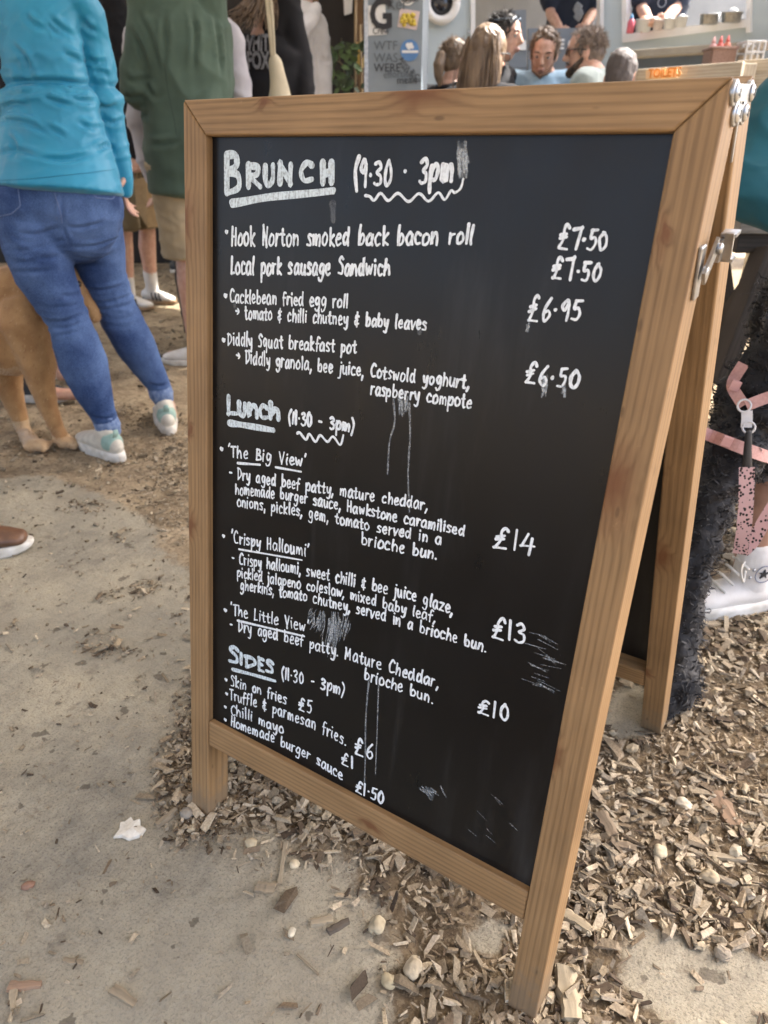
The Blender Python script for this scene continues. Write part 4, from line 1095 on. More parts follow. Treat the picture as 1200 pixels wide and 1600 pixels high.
def trousers(J, root, m, name='trousers', fit=1.0, to=1.0, voxel=.011, fold=None, fat=1.0, wide=1.0):
    H = J['H']; bm = bmesh.new(); r = J['r']
    loft(bm, [(J['pel'] + UP * .05 * H, .088 * H * fat + .006, .066 * H * fat + .006), (J['pel'], .094 * H * fat + .006, .072 * H * fat + .006), (J['pel'] - UP * .03 * H, .092 * H * fat, .07 * H * fat)], r, 20)
    for k in 'LR':
        h, kn, an = J['hip' + k], J['kn' + k], J['an' + k] + UP * .02
        loft(bm, [(h, .054 * H * fat * fit, .054 * H * fat * fit), (h.lerp(kn, .5), .049 * H * fat * fit, .049 * H * fat * fit), (kn if to > .55 else h.lerp(kn, to * 2), .040 * H * fit * wide, .040 * H * fit * wide)], None, 16, ck=1.0 if to > .55 else .15)
        if to > .55:
            e = kn.lerp(an, (to - .5) * 2)
            loft(bm, [(kn, .040 * H * fit * wide, .040 * H * fit * wide), (kn.lerp(e, .35) - J['f'] * .008 * H, .040 * H * fit * wide, .040 * H * fit * wide), (e, .028 * H * fit * wide, .030 * H * fit * wide)], None, 16)
    me = remesh(bm, voxel, 2, fold or folds(.006, 8, 18, 4))
    return child(name, me, m, root)
def shoe(root, A, d, upper, sole, k=1.0, name='shoe', collar=.085, sole_h=.026, parts=None, toe=1.0, label=None):
    """A = ground point under the ankle, d = towards the toes"""
    d = Vector((d[0], d[1], 0)).normalized(); r = d.cross(UP)
    A = Vector((A[0], A[1], A[2] if len(A) > 2 else 0))
    def p(x, y, z): return A + (d * x + r * y + UP * z) * k
    bm = bmesh.new()
    loft(bm, [(p(-.066, 0, .052), .028 * k, .034 * k), (p(-.03, 0, .056), .036 * k, .042 * k), (p(.04, 0, .052), .040 * k, .036 * k), (p(.11, 0, .043), .044 * k, .026 * k), (p(.155, 0, .038), .036 * k * toe, .018 * k)], r, 18)
    loft(bm, [(p(-.012, 0, .05), .036 * k, .052 * k), (p(-.014, 0, collar), .034 * k, .046 * k)], r, 16)
    me = remesh(bm, .006 * k, 2)
    o = child(name, me, upper, root)
    if label: o['label'] = label
    out = []
    for i in range(40):
        a = 2 * math.pi * i / 40; x = math.cos(a); y = math.sin(a)
        xx = .042 + .143 * math.copysign(abs(x) ** .85, x); w = .046 if xx > .06 else .046 - .009 * max(0, min(1, (.06 - xx) / .09))
        out.append((xx, w * math.copysign(abs(y) ** .75, y)))
    bm = bmesh.new(); B = []; 
    for z, s in ((0.0, .97), (.006, 1.0), (sole_h * .6, 1.0), (sole_h, .985)):
        B.append([bm.verts.new(p(.042 + (x - .042) * s, y * s, z + (.012 * max(0, (x - .13) / .05) if z < .02 else .004 * max(0, (x - .1) / .08)))) for x, y in out])
    for a, b in zip(B[:-1], B[1:]):
        for i in range(40): bm.faces.new([a[i], a[(i + 1) % 40], b[(i + 1) % 40], b[i]])
    bm.faces.new(B[0][::-1]); bm.faces.new(B[-1])
    child('sole', bm, sole, o)
    return o, p
def hair_mat(name, c, c2, sc=60, stretch=(1, 1, .12)):
    return mat(name, c, c2, .42, sc, .8, 160, stretch=stretch, dist=.004, spec=.6)
HB = hair_mat('brown_hair', (.10, .065, .04), (.035, .022, .014)); HD = hair_mat('dark_hair', (.035, .028, .024), (.012, .010, .009)); HL = hair_mat('light_brown_hair', (.24, .165, .10), (.10, .065, .04))
def hair_short(J, root, m, hk=1.0, curls=0, seed=1, vol=1.0, name='hair', drop=.0):
    H = J['H'] / 1.75 * hk; c, f, u = J['head'], J['hf'].normalized(), J['hu']; r = f.cross(u).normalized()
    def p(x, y, z): return c + (r * x + f * y + u * z) * H
    B = Matrix((r, f, u)).transposed(); bm = bmesh.new(); rn = random.Random(seed)
    ellipsoid(bm, p(0, -.011, .042), (.0785 * H * vol, .098 * H * vol, .084 * H * vol), B, 24, 16)
    ellipsoid(bm, p(0, -.040, -.005), (.070 * H, .074 * H, .07 * H), B, 20, 12)
    for s in (-1, 1): ellipsoid(bm, p(s * .066, .022, .006), (.012 * H, .016 * H, .035 * H), B)
    for i in range(curls):
        a = rn.uniform(0, 6.28); b = rn.uniform(.1, 1.45)
        d = Vector((math.sin(b) * math.cos(a) * .078, math.sin(b) * math.sin(a) * .095 - .012, math.cos(b) * .085 + .036))
        if d.y > .045 and d.z < .085: continue
        R_ = rn.uniform(.010, .017) * H
        ellipsoid(bm, p(d.x * 1.02, d.y * 1.02, d.z * 1.02), (R_ * rn.uniform(.8, 1.3), R_ * rn.uniform(.8, 1.3), R_), None, 8, 6)
    me = remesh(bm, .006 if curls else .008, 1, lambda q, n: .006 * mnoise.noise(Vector((q.x * 60, q.y * 60, q.z * 22))) + .003 * mnoise.noise(q * 120))
    return child(name, me, m, root)
def hair_tufts(J, root, m, n, L, seed, hk=1.0, w=.0022, curl=1.2, name='hair_tuft', vol=1.0):
    """short loose locks all over the hair, one mesh"""
    H = J['H'] / 1.75 * hk; c, f, u = J['head'], J['hf'].normalized(), J['hu'].normalized(); r = f.cross(u).normalized(); u = r.cross(f); rn = random.Random(seed); V = []; F = []
    for i in range(n):
        a = rn.uniform(0, 6.283); b = math.acos(rn.uniform(-.55, 1)); d = Vector((math.sin(b) * math.cos(a), math.sin(b) * math.sin(a), math.cos(b)))
        q = Vector((d.x * .076, d.y * .096 - .016, d.z * .080 + .040)) * vol
        if q.y > .05 and q.z < .08 or (q.y > .01 and q.z < .0): continue
        P = c + (r * q.x + f * q.y + u * q.z) * H; nn = (r * d.x + f * d.y + u * d.z).normalized()
        t = (Matrix.Rotation(rn.uniform(0, 6.28), 3, nn) @ nn.orthogonal()).normalized(); dd = (nn * .55 + t * .5 - u * .25 + f * .25).normalized(); base = len(V); LL_ = L * rn.uniform(.6, 1.4); ang = rn.uniform(.3, 1) * curl * rn.choice((-1, 1)); ax = t.cross(nn)
        for k in range(5):
            x = dd.orthogonal().normalized(); y = dd.cross(x); ww = w * (1 - k / 5.5)
            for j in range(3): V.append(P + (x * math.cos(2.094 * j) + y * math.sin(2.094 * j)) * ww)
            dd = Matrix.Rotation(ang * .5, 3, ax) @ dd; P = P + dd * LL_ / 4
        for k in range(4):
            for j in range(3): F.append((base + 3 * k + j, base + 3 * k + (j + 1) % 3, base + 3 * k + 3 + (j + 1) % 3, base + 3 * k + 3 + j))
    o = pyd(name, [v - root.location for v in V], F, m, root, True); return tag(o, kind='stuff')
def strands(root, m, roots, tips, n, w, seed, name, wob=.01, bend=None):
    """loose locks: thin tapering tubes from a root patch to a tip patch"""
    rn = random.Random(seed); V = []; F = []
    for i in range(n):
        t = rn.random(); 
        a = roots(t, rn); b = tips(t, rn); pts = []
        o1 = Vector((rn.gauss(0, wob), rn.gauss(0, wob), rn.gauss(0, wob)))
        mid = (a + b) / 2 + o1 + (bend(t) if bend else Vector((0, 0, 0)))
        for k in range(9):
            s = k / 8; pts.append((a * (1 - s) ** 2 + mid * 2 * s * (1 - s) + b * s * s))
        base = len(V)
        for k, q in enumerate(pts):
            ww = w * (1 - .75 * k / 8) * rn.uniform(.8, 1.2)
            tt = (pts[min(k + 1, 8)] - pts[max(k - 1, 0)]).normalized(); x = tt.orthogonal().normalized(); y = tt.cross(x)
            for j in range(3):
                an = 2.094 * j; V.append(q + (x * math.cos(an) + y * math.sin(an)) * ww)
        for k in range(8):
            for j in range(3): F.append((base + 3 * k + j, base + 3 * k + (j + 1) % 3, base + 3 * k + 3 + (j + 1) % 3, base + 3 * k + 3 + j))
    off = root.location
    return pyd(name, [v - off for v in V], F, m, root, True)

# ---- woman in the teal jacket (seen from behind, nearest on the left)
w_base = at(150, 690, 2.6); w_base.z = 0
woman = thing('person', 'woman seen from behind in bright teal jacket and blue skinny jeans', 'person', w_base)
M['denim'] = None
def denim():
    m, nt, N, Lk, b = nodes('stretch_denim')
    tc = N.new('ShaderNodeTexCoord')
    def nz(sc, st, det=4):
        mp = N.new('ShaderNodeMapping'); mp.inputs['Scale'].default_value = st; Lk.new(tc.outputs['Object'], mp.inputs[0])
        n = N.new('ShaderNodeTexNoise'); n.inputs['Scale'].default_value = sc; n.inputs['Detail'].default_value = det; Lk.new(mp.outputs[0], n.inputs['Vector']); return n.outputs['Fac']
    f = mathn(nt, 'ADD', mathn(nt, 'MULTIPLY', nz(7, (1, 1, 1), 3), .6), mathn(nt, 'MULTIPLY', nz(700, (1, 1, .25), 2), .4))
    r = N.new('ShaderNodeValToRGB'); r.color_ramp.elements[0].position = .40; r.color_ramp.elements[1].position = .62
    r.color_ramp.elements[0].color = (.022, .046, .125, 1); r.color_ramp.elements[1].color = (.10, .165, .325, 1); Lk.new(f, r.inputs[0]); Lk.new(r.outputs[0], b.inputs['Base Color'])
    b.inputs['Roughness'].default_value = .85; b.inputs['Specular IOR Level'].default_value = .2
    bp = N.new('ShaderNodeBump'); bp.inputs['Strength'].default_value = .4; bp.inputs['Distance'].default_value = .001; Lk.new(nz(900, (1, 1, .4), 2), bp.inputs['Height']); Lk.new(bp.outputs[0], b.inputs['Normal'])
    return m
M['denim'] = denim()
M['stitch'] = mat('pale_denim_seam', (.16, .22, .38), (.08, .12, .24), .8, 400)
M['teal'] = mat('teal_shell_fabric', (.010, .25, .40), (.007, .205, .34), .5, 6, .25, 500, sheen=.2, dist=.0006, wr=(7.5, .010, .9))
wf = (FWD * .93 - RGT * .3).normalized(); wr_ = wf.cross(UP)
# body under the clothes, posed on the same joints
Jw = pose(w_base, wf, 1.70)
HL_, HR_ = at(52, 330, 2.50), at(140, 330, 2.64)
LK, RK = at(107, 495, 2.5), at(189, 495, 2.75); LA, RA = at(169, 684, 2.49), at(262, 637, 2.80)
sh_c = at(60, -18, 2.66)
Jw.update(hipL=HL_, hipR=HR_, knL=LK, knR=RK, anL=LA, anR=RA, pel=(HL_ + HR_) / 2 + UP * .03, waist=at(72, 130, 2.60), chest=at(64, 60, 2.64), shl=sh_c, neck=sh_c + UP * .08,
          head=sh_c + UP * .22 + wf * .03, shL=sh_c - wr_ * .17, shR=at(134, 18, 2.66), elL=sh_c - wr_ * .24 - UP * .28 + wf * .02, elR=at(162, 145, 2.66), wrL=sh_c - wr_ * .22 - UP * .5 + wf * .12, wrR=at(196, 262, 2.68))
Jw['ftL'] = (-RGT * .75 + FWD * .65); Jw['ftR'] = (-RGT * .35 + FWD * .93)
Jw['hdR'] = (at(193, 330, 2.68) - at(196, 262, 2.68)).normalized()
body(Jw, woman, SKIN, .0065, ('L', 'R'), (.5, .4), .62, leg=.58, arm=.6)
bm = bmesh.new()
side = RGT
loft(bm, [ring_px(92, 262, 2.56, 88, .66), ring_px(92, 292, 2.56, 94, .68), ring_px(92, 325, 2.56, 94, .70), ring_px(92, 348, 2.56, 90, .66)], side, 24)
ellipsoid(bm, at(50, 322, 2.535), (.120, .125, .125)); ellipsoid(bm, at(138, 322, 2.575), (.108, .115, .12))
LL = [ring_px(48, 345, 2.52, 52.6, .95), ring_px(57, 385, 2.51, 51.2, .95), ring_px(71, 432, 2.5, 45.1, 1), ring_px(92, 472, 2.5, 36.7, 1), ring_px(107, 500, 2.5, 31.5, 1), ring_px(119, 535, 2.5, 35.2, 1.05), ring_px(130, 568, 2.5, 37.1, 1.05), ring_px(147, 615, 2.49, 28.2, 1), ring_px(160, 645, 2.49, 20.2, 1), ring_px(167, 661, 2.49, 18.3, 1)]
RL = [ring_px(142, 345, 2.66, 47.0, .95), ring_px(151, 385, 2.68, 43.2, .95), ring_px(160, 432, 2.7, 36.7, 1), ring_px(176, 468, 2.72, 31.5, 1), ring_px(190, 500, 2.74, 31.5, 1.05), ring_px(212, 540, 2.76, 30.5, 1.05), ring_px(232, 575, 2.78, 23.5, 1), ring_px(247, 600, 2.79, 18.3, 1), ring_px(251, 611, 2.79, 17.4, 1)]
loft(bm, LL, side, 20); loft(bm, RL, side, 20)
kneeL, kneeR = at(105, 498, 2.5), at(185, 478, 2.72)
def jean_fold(c, n):
    # drawn-tight ridges behind the knees and below the seat
    a = 0
    for kc, s in ((kneeL, .085), (kneeR, .085), (at(60, 385, 2.45), .08), (at(150, 390, 2.6), .07)):
        d = (c - kc).length / s
        if d < 1.6:
            a += math.exp(-d * d) * .012 * ((1 - abs(mnoise.noise(Vector((c.x * 6, c.y * 6, c.z * 34 + c.x * 9))))) ** 4 - .3)
    return a + .0012 * mnoise.noise(Vector((c.x * 30, c.y * 30, c.z * 30)))
from mathutils.bvhtree import BVHTree
from mathutils.kdtree import KDTree
jeans = child('jeans', remesh(bm, .0065, 2, jean_fold), M['denim'], woman)
def snap_line(o, P, D0=1.2, lift=.002):
    """drape a photographed seam onto a garment that already exists"""
    r = o; off = Vector((0, 0, 0))
    while r is not None: off += Vector(r.location); r = r.parent
    bvh = BVHTree.FromPolygons([v.co + off for v in o.data.vertices], [p.vertices for p in o.data.polygons])
    out = []
    for q in P:
        d = ray(*q).normalized(); h = bvh.ray_cast(CAM, d)
        if h[0] is not None: out.append(h[0] + h[1] * lift)
    return out
def dense(P, step=3):
    out = []
    for a, b in zip(P[:-1], P[1:]):
        n = max(1, int(math.hypot(b[0] - a[0], b[1] - a[1]) / step))
        out += [(a[0] + (b[0] - a[0]) * i / n, a[1] + (b[1] - a[1]) * i / n) for i in range(n)]
    return out + [P[-1]]
def seam(o, P, r, m, name='seam', lift=.0005):
    S = snap_line(o, dense(P), lift=lift)
    if len(S) < 3: return
    S = [S[0]] + [(S[i - 1] + S[i] * 2 + S[i + 1]) / 4 for i in range(1, len(S) - 1)] + [S[-1]]
    bm = bmesh.new(); tube(bm, S, r, 6); child(name, bm, m, o)
def crease(o, lines, depth=.006, width=.007, lip=.8):
    """press the photographed crease lines into a garment: a groove with a raised lip above it"""
    r = o; off = Vector((0, 0, 0))
    while r is not None: off += Vector(r.location); r = r.parent
    pts = []
    for P in lines:
        q = snap_line(o, dense(catmull2(P), 2.5), lift=0)
        n = len(q)
        pts += [(v, min(1, 3.2 * min(i, n - 1 - i) / max(n, 1) + .12)) for i, v in enumerate(q)]
    kd = KDTree(len(pts))
    for i, (v, k) in enumerate(pts): kd.insert(v, i)
    kd.balance(); mv = []
    for v in o.data.vertices:
        c, i, d = kd.find(v.co + off)
        if d < width * 4.5:
            s_ = (v.co + off - c).z; k = pts[i][1]
            mv.append((v, v.normal * k * (-depth * math.exp(-(d / width) ** 2) + lip * depth * math.exp(-((d - 2.0 * width) / (1.1 * width)) ** 2) * (1.0 if s_ > 0 else .45))))
    for v, m_ in mv: v.co += m_
    o.data.update()
def catmull2(P): return [(q.x, q.y) for q in catmull([Vector((a, b, 0)) for a, b in P], 4)]
crease(jeans, [[(-6, 392), (50, 390), (104, 374)], [(2, 410), (55, 408), (108, 394)], [(8, 424), (50, 425), (88, 420)], [(112, 386), (150, 384), (192, 368)], [(118, 402), (150, 402), (175, 396)],
               [(72, 500), (100, 502), (139, 488)], [(74, 512), (105, 512), (140, 500)], [(84, 480), (110, 478), (136, 468)], [(92, 462), (115, 462), (132, 455)], [(80, 524), (105, 522), (125, 516)],
               [(134, 452), (165, 453), (203, 442)], [(148, 474), (180, 470), (212, 458)], [(155, 484), (185, 480), (206, 474)], [(100, 352), (125, 356), (165, 346)], [(20, 362), (60, 366), (97, 352)], [(97, 348), (102, 366), (108, 384)], [(96, 300), (97, 325), (97, 348)],
               [(140, 650), (165, 655), (186, 648)], [(228, 598), (248, 603), (268, 598)]], .0055, .0058, .9)
seam(jeans, [(82, 288), (88, 310), (95, 335), (97, 348)], .0022, M['stitch'])
seam(jeans, [(137, 286), (149, 309), (177, 311), (186, 283)], .0018, M['stitch'], 'back_pocket')
seam(jeans, [(0, 338), (18, 334), (32, 322), (28, 292)], .0018, M['stitch'], 'back_pocket')
# turned up hems
for P, q, nm in ((at(167, 662, 2.49), LL[-1], 0), (at(251, 612, 2.79), RL[-1], 1)):
    bm = bmesh.new(); dv = (LL[-1][0] - LL[-2][0]).normalized() if nm == 0 else (RL[-1][0] - RL[-2][0]).normalized()
    loft(bm, [(P - dv * .012, q[1] * 1.05, q[1] * 1.05), (P + dv * .014, q[1] * 1.07, q[1] * 1.07), (P + dv * .022, q[1] * .98, q[1] * .98)], side, 20)
    child('hem', bm, mat('faded_denim_hem', (.20, .27, .42), (.07, .12, .25), .85, 60), jeans)
# jacket
bm = bmesh.new()
loft(bm, [ring_px(92, 297, 2.55, 99, .80), ring_px(89, 258, 2.56, 92, .74), ring_px(84, 215, 2.57, 82, .72), ring_px(79, 168, 2.58, 72, .68), ring_px(72, 132, 2.58, 66, .66), ring_px(66, 90, 2.58, 62, .66), ring_px(62, 40, 2.59, 62, .64), ring_px(60, 0, 2.6, 66, .58), ring_px(59, -30, 2.6, 58, .5), ring_px(58, -52, 2.6, 34, .8)], side, 30, ck=.12)
loft(bm, [ring_px(118, -10, 2.6, 24), ring_px(140, 22, 2.63, 24), ring_px(147, 60, 2.65, 23), ring_px(156, 110, 2.66, 25), ring_px(163, 150, 2.66, 24), ring_px(177, 205, 2.66, 19.5), ring_px(190, 255, 2.66, 15.5), ring_px(196, 285, 2.66, 12), ring_px(197, 300, 2.66, 9.5)], side, 18)
S, E, Wr = Jw['shL'], Jw['elL'], Jw['wrL']
loft(bm, [(S, .075, .075), (S.lerp(E, .5), .066, .066), (E, .058, .058), (E.lerp(Wr, .5), .05, .05), (Wr, .036, .036)], None, 18)
waistz = at(70, 130, 2.5).z
def jacket_fold(c, n):
    a = 0
    d = c - Jw['waist']
    u = d.dot(RGT); z = c.z
    # cinched line at the waist with diagonal pulls above and below it
    a -= .012 * math.exp(-((z - waistz) / .012) ** 2) * (1 if u < .22 else .4)
    a += .010 * math.exp(-((z - waistz + .035) / .022) ** 2)
    env = .35 + math.exp(-((z - waistz) / .16) ** 2)
    q = Vector((u * 5.5 + z * 5, d.dot(FWD) * 4, z * 15 - u * 6))
    w = mnoise.noise(q + Vector((1.5 * mnoise.noise(q * .6), 0, 0)))
    arm_ = 1.0 if (u < .17 - max(0, 1.25 - z) * -.22) else .35
    a += .006 * arm_ * env * ((1 - abs(w)) ** 4 - .22)
    q = Vector((u * 14 - z * 10, d.dot(FWD) * 10, z * 26 + u * 10))
    a += .0025 * env * ((1 - abs(mnoise.noise(q))) ** 3 - .3)
    return a
jacket = child('jacket', remesh(bm, .006, 2, jacket_fold), M['teal'], woman)
crease(jacket, [[(-10, 129), (40, 127), (90, 127), (133, 133)], [(38, 20), (50, 36), (75, 46)], [(74, 24), (92, 42), (121, 60)], [(72, 34), (84, 48), (100, 54)], [(66, 150), (85, 158), (112, 165)], [(108, 146), (122, 156), (150, 160)], [(0, 172), (20, 162), (44, 166)],
                [(-8, 188), (40, 192), (84, 214)], [(70, 198), (92, 208), (104, 214)], [(-5, 152), (30, 146), (70, 140)], [(90, 140), (118, 144), (138, 140)], [(150, 236), (165, 228), (178, 232)], [(60, 246), (100, 250), (150, 240)], [(-5, 240), (30, 236), (60, 246)],
                [(128, 30), (140, 44), (150, 46)], [(136, 92), (150, 98), (168, 96)], [(140, 112), (158, 112), (172, 120)], [(150, 160), (166, 168), (182, 165)], [(160, 186), (176, 192), (186, 188)], [(20, 70), (40, 92), (44, 112)], [(95, 80), (118, 92), (124, 100)], [(10, 210), (24, 226), (20, 250)], [(120, 190), (140, 200), (158, 196)]], .0075, .0075, 1.0)
M['tealseam'] = mat('teal_seam', (.006, .17, .28), None, .6)
seam(jacket, [(0, 282), (40, 280), (90, 275), (140, 270), (184, 264)], .0012, M['tealseam'], 'hem_seam', .0002)
seam(jacket, [(187, 278), (196, 281), (204, 277)], .0012, M['tealseam'], 'cuff_seam', .0002)
# hood lying on the shoulders, head and hair (above the picture)
bm = bmesh.new(); b = Jw['neck'] - wf * .06
loft(bm, [(b - wr_ * .10, .035, .05), (b - wf * .06 - UP * .03, .06, .085), (b + wr_ * .10, .035, .05)], None, 14)
child('hood', remesh(bm, .01, 2, folds(.008)), M['teal'], jacket)
hair_short(Jw, woman, HB, 1, 0, 2, 1.05)
M['shoe_cream'] = mat('cream_shoe_leather', (.62, .58, .48), (.50, .46, .38), .55, 40, .2); M['mint'] = mat('mint_suede', (.30, .43, .37), (.24, .36, .31), .75, 60, .3); M['sole_white'] = mat('scuffed_white_rubber', (.68, .66, .60), (.50, .46, .38), .6, 30)
for (px, D, dv) in (((168, 706), 2.49, Jw['ftL']), ((261, 660), 2.79, Jw['ftR'])):
    A = at(px[0], px[1], D); A.z = 0
    A = A
    o, p = shoe(woman, A, dv, M['shoe_cream'], M['sole_white'], 1.03, 'trainer', .098, .034)
    bm = bmesh.new()
    loft(bm, [(p(-.068, 0, .060), .031 * 1.03, .036 * 1.03), (p(-.035, 0, .064), .0385 * 1.03, .043 * 1.03)], dv.normalized().cross(UP), 16, ck=.35)
    child('heel_counter', remesh(bm, .006, 2), M['mint'], o)
    bm = bmesh.new(); loft(bm, [(p(-.072, 0, .088), .011, .004), (p(-.082, 0, .104), .011, .004), (p(-.080, 0, .116), .009, .003)], dv.normalized().cross(UP), 10, ck=.3)
    child('pull_tab', bm, M['mint'], o)

# ---- the queue behind her, all seen from behind
M['green'] = cloth('dark_green_sweatshirt', (.072, .110, .082)); M['beige'] = cloth('beige_chino', (.40, .32, .20)); M['black'] = cloth('black_cotton', (.010, .010, .012), sheen=0.0); M['khaki'] = cloth('khaki_shorts_cotton', (.17, .135, .08))
M['heather'] = cloth('grey_marl_sweatshirt', (.42, .41, .43), (.34, .33, .36)); M['offwhite'] = cloth('off_white_sweatshirt', (.76, .74, .73)); M['slate'] = mat('slate_mesh', (.055, .06, .065), None, .8, 200, .3); M['sock'] = cloth('white_sock', (.72, .70, .66))
M['darkrub'] = mat('black_rubber', (.03, .03, .03), None, .6); M['gum'] = mat('gum_rubber', (.30, .19, .10), None, .6); M['white_leather'] = mat('white_leather', (.68, .66, .62), (.58, .55, .5), .5, 30)
def upright(px, py, D):               # ground point straight below a photographed point
    q = at(px, py, D); q.z = 0; return q
gb = upright(282, 60, 3.7)
P = thing('person', 'person seen from behind in a dark green sweatshirt and beige shorts', 'person', gb)
J = pose(gb, FWD * .9 - RGT * .35, 1.86, spread=1.3)
J['shL'] = at(243, -42, 3.66); J['elL'] = at(214, 140, 3.62); J['wrL'] = at(232, 150, 3.95); J['shR'] = at(320, -42, 3.72); J['elR'] = at(329, 90, 3.75); J['wrR'] = at(318, 200, 3.55)
J['anL'] = at(306, 553, 3.75); J['anL'].z = .09; J['knL'] = at(292, 395, 3.72); J['ftL'] = -RGT
body(J, P, SKIN, .009)
gt = top(J, P, M['green'], 'sweatshirt', .085, 1.02, .036, 1.0, .009, folds(.011, 4, 6, 2, .9), 1.25)
seam(gt, [(257, 100), (262, 140), (272, 185), (277, 215)], .0016, mat('dark_green_seam', (.04, .065, .048), None, .9), 'side_seam', .0)
crease(gt, [[(225, 128), (240, 150), (252, 142)], [(190, 110), (206, 128), (240, 120)], [(186, 140), (200, 152), (228, 150)], [(215, 20), (236, 60), (250, 110)], [(200, 40), (222, 80), (232, 112)], [(257, 20), (258, 70), (256, 112)], [(190, 168), (214, 180), (232, 178)], [(300, 10), (306, 60), (302, 110)], [(335, 20), (342, 70), (346, 120)], [(228, 222), (250, 226), (280, 222)]], .010, .011, .9)
trousers(J, P, M['beige'], 'shorts', 1.28, .50, .009, None, .93, 1.25); hair_short(J, P, HB)
for k in 'LR':
    A = J['an' + k].copy(); A.z = 0; shoe(P, A, J.get('ft' + k, J['f']), M['white_leather'], M['sole_white'], 1.0, 'trainer')
bb = upright(226, 478, 5.28)
P = thing('person', 'person in black jacket, khaki shorts and white socks holding a paper bag', 'person', bb)
J = pose(bb, RGT * .92 - FWD * .4, 1.82, spread=1.1)
J['elR'] = at(190, 120, 5.12); J['wrR'] = at(212, 238, 5.10); J['shR'] = at(175, 10, 5.2); J['hdR'] = (at(219, 300, 5.08) - at(213, 238, 5.08)).normalized()
body(J, P, SKIN, .008, ('L', 'R'), (.5, 1.15), palm={'R': -FWD * -1})
top(J, P, M['black'], 'jacket', .05, 1.05, .03, 1.0, .012, None, 1.2); trousers(J, P, M['khaki'], 'shorts', 1.25, .5, .012, None, 1.0, 1.2); hair_short(J, P, HD)
for k in 'LR':
    bm = bmesh.new(); a = J['an' + k]
    loft(bm, [(a - UP * .03, .040, .044), (a + UP * .05, .042, .044), (a + UP * .115, .046, .048), (a + UP * .125, .047, .049)], J['r'], 16)
    child('sock', bm, M['sock'], P)
    A = a.copy(); A.z = 0
    o, p = shoe(P, A, J['f'], M['white_leather'], M['gum'], 1.06, 'trainer')
    for s in (-1, 1):
        for i in range(3):
            bm = bmesh.new(); x = .025 + i * .030
            loft(bm, [(p(x + .012, s * .046, .030), .006, .003), (p(x, s * .043, .052), .006, .003), (p(x - .008, s * .034, .074), .006, .003)], J['f'], 8)
            child('stripe', bm, M['black'], o)
# paper bag hanging from the hand
M['kraft'] = mat('kraft_paper', (.36, .25, .13), (.29, .20, .10), .8, 25, .2, 90)
kb = at(222, 360, 5.06)
bag = thing('paper_bag', 'brown kraft paper carrier bag hanging from a hand beside beige shorts', 'paper bag', kb)
def bagp(px, py, d=0.0): return at(px, py, 5.06) + FWD * d
bm = bmesh.new()
fr = [bagp(209, 281), bagp(228, 276), bagp(244, 284), bagp(248, 345), bagp(231, 356), bagp(214, 330)]
a0, a1, a2, b2, b1, b0 = fr
q = [a0, a1, b1, b0]; dF = FWD * .10
V = {}
def vv_(p_): return bm.verts.new(p_)
A_ = [vv_(a0), vv_(a1), vv_(b1), vv_(b0)]; B_ = [vv_(a0 + dF + RGT * .07), vv_(a1 + dF + RGT * .07), vv_(b1 + dF + RGT * .07), vv_(b0 + dF + RGT * .07)]
bm.faces.new(A_)
bm.faces.new(B_[::-1]); bm.faces.new([A_[1], B_[1], B_[2], A_[2]]); bm.faces.new([A_[0], A_[3], B_[3], B_[0]]); bm.faces.new([A_[3], A_[2], B_[2], B_[3]])
o = child('bag_body', bm, M['kraft'], bag, False); sm = o.modifiers.new('t', 'SOLIDIFY'); sm.thickness = .003
for dd in (0, .1):
    bm = bmesh.new(); tube(bm, catmull([bagp(213, 279, dd), bagp(216, 262, dd * .5), bagp(220, 256, dd * .4), bagp(225, 263, dd * .5), bagp(229, 277, dd)], 4), .003, 6)
    child('handle', bm, M['kraft'], bag)
# person whose dark trainers show between the dog and the jeans
db = upright(84, 575, 3.25)
P = thing('person', 'person behind the teal jacket with dark white soled trainers showing past the dog', 'person', db)
J = pose(db, RGT * .9 + FWD * .2, 1.70, spread=1.5)
body(J, P, SKIN, .011); top(J, P, M['black'], 'coat', .10, 1.0, .02); trousers(J, P, M['black'], 'cropped_leggings', 1.0, .86); hair_short(J, P, HD)
M['slate_'] = mat('slate_mesh', (.055, .06, .065), None, .8, 200, .3)
for px in ((66, 590), (52, 626)):
    A = ground(*px); shoe(P, A, RGT, M['slate'], M['sole_white'], 1.0, 'trainer', .09, .036)
# brown shoe coming in from the left edge
ob = upright(-75, 862, 1.80)
P = thing('person', 'person standing out at the left edge with only a brown leather shoe in view', 'person', ob)
J = pose(ob, RGT * .98 + FWD * .2, 1.76, spread=1.6)
J['anR'] = ground(-62, 868); J['anR'].z = .085; J['anL'] = ground(-190, 800); J['anL'].z = .085
J['knR'] = (J['anR'] + J['hipR']) / 2; J['knL'] = (J['anL'] + J['hipL']) / 2
body(J, P, SKIN, .012); top(J, P, M['heather'], 'jumper'); trousers(J, P, M['black'], 'trousers', 1.15, 1.0); hair_short(J, P, HB)
M['brownleather'] = mat('worn_brown_leather', (.17, .085, .045), (.10, .05, .028), .42, 25, .3, 120)
for k in 'LR':
    A = J['an' + k].copy(); A.z = 0
    shoe(P, A, J['f'], M['brownleather'], M['sole_white'], 1.06, 'shoe', .09, .026)
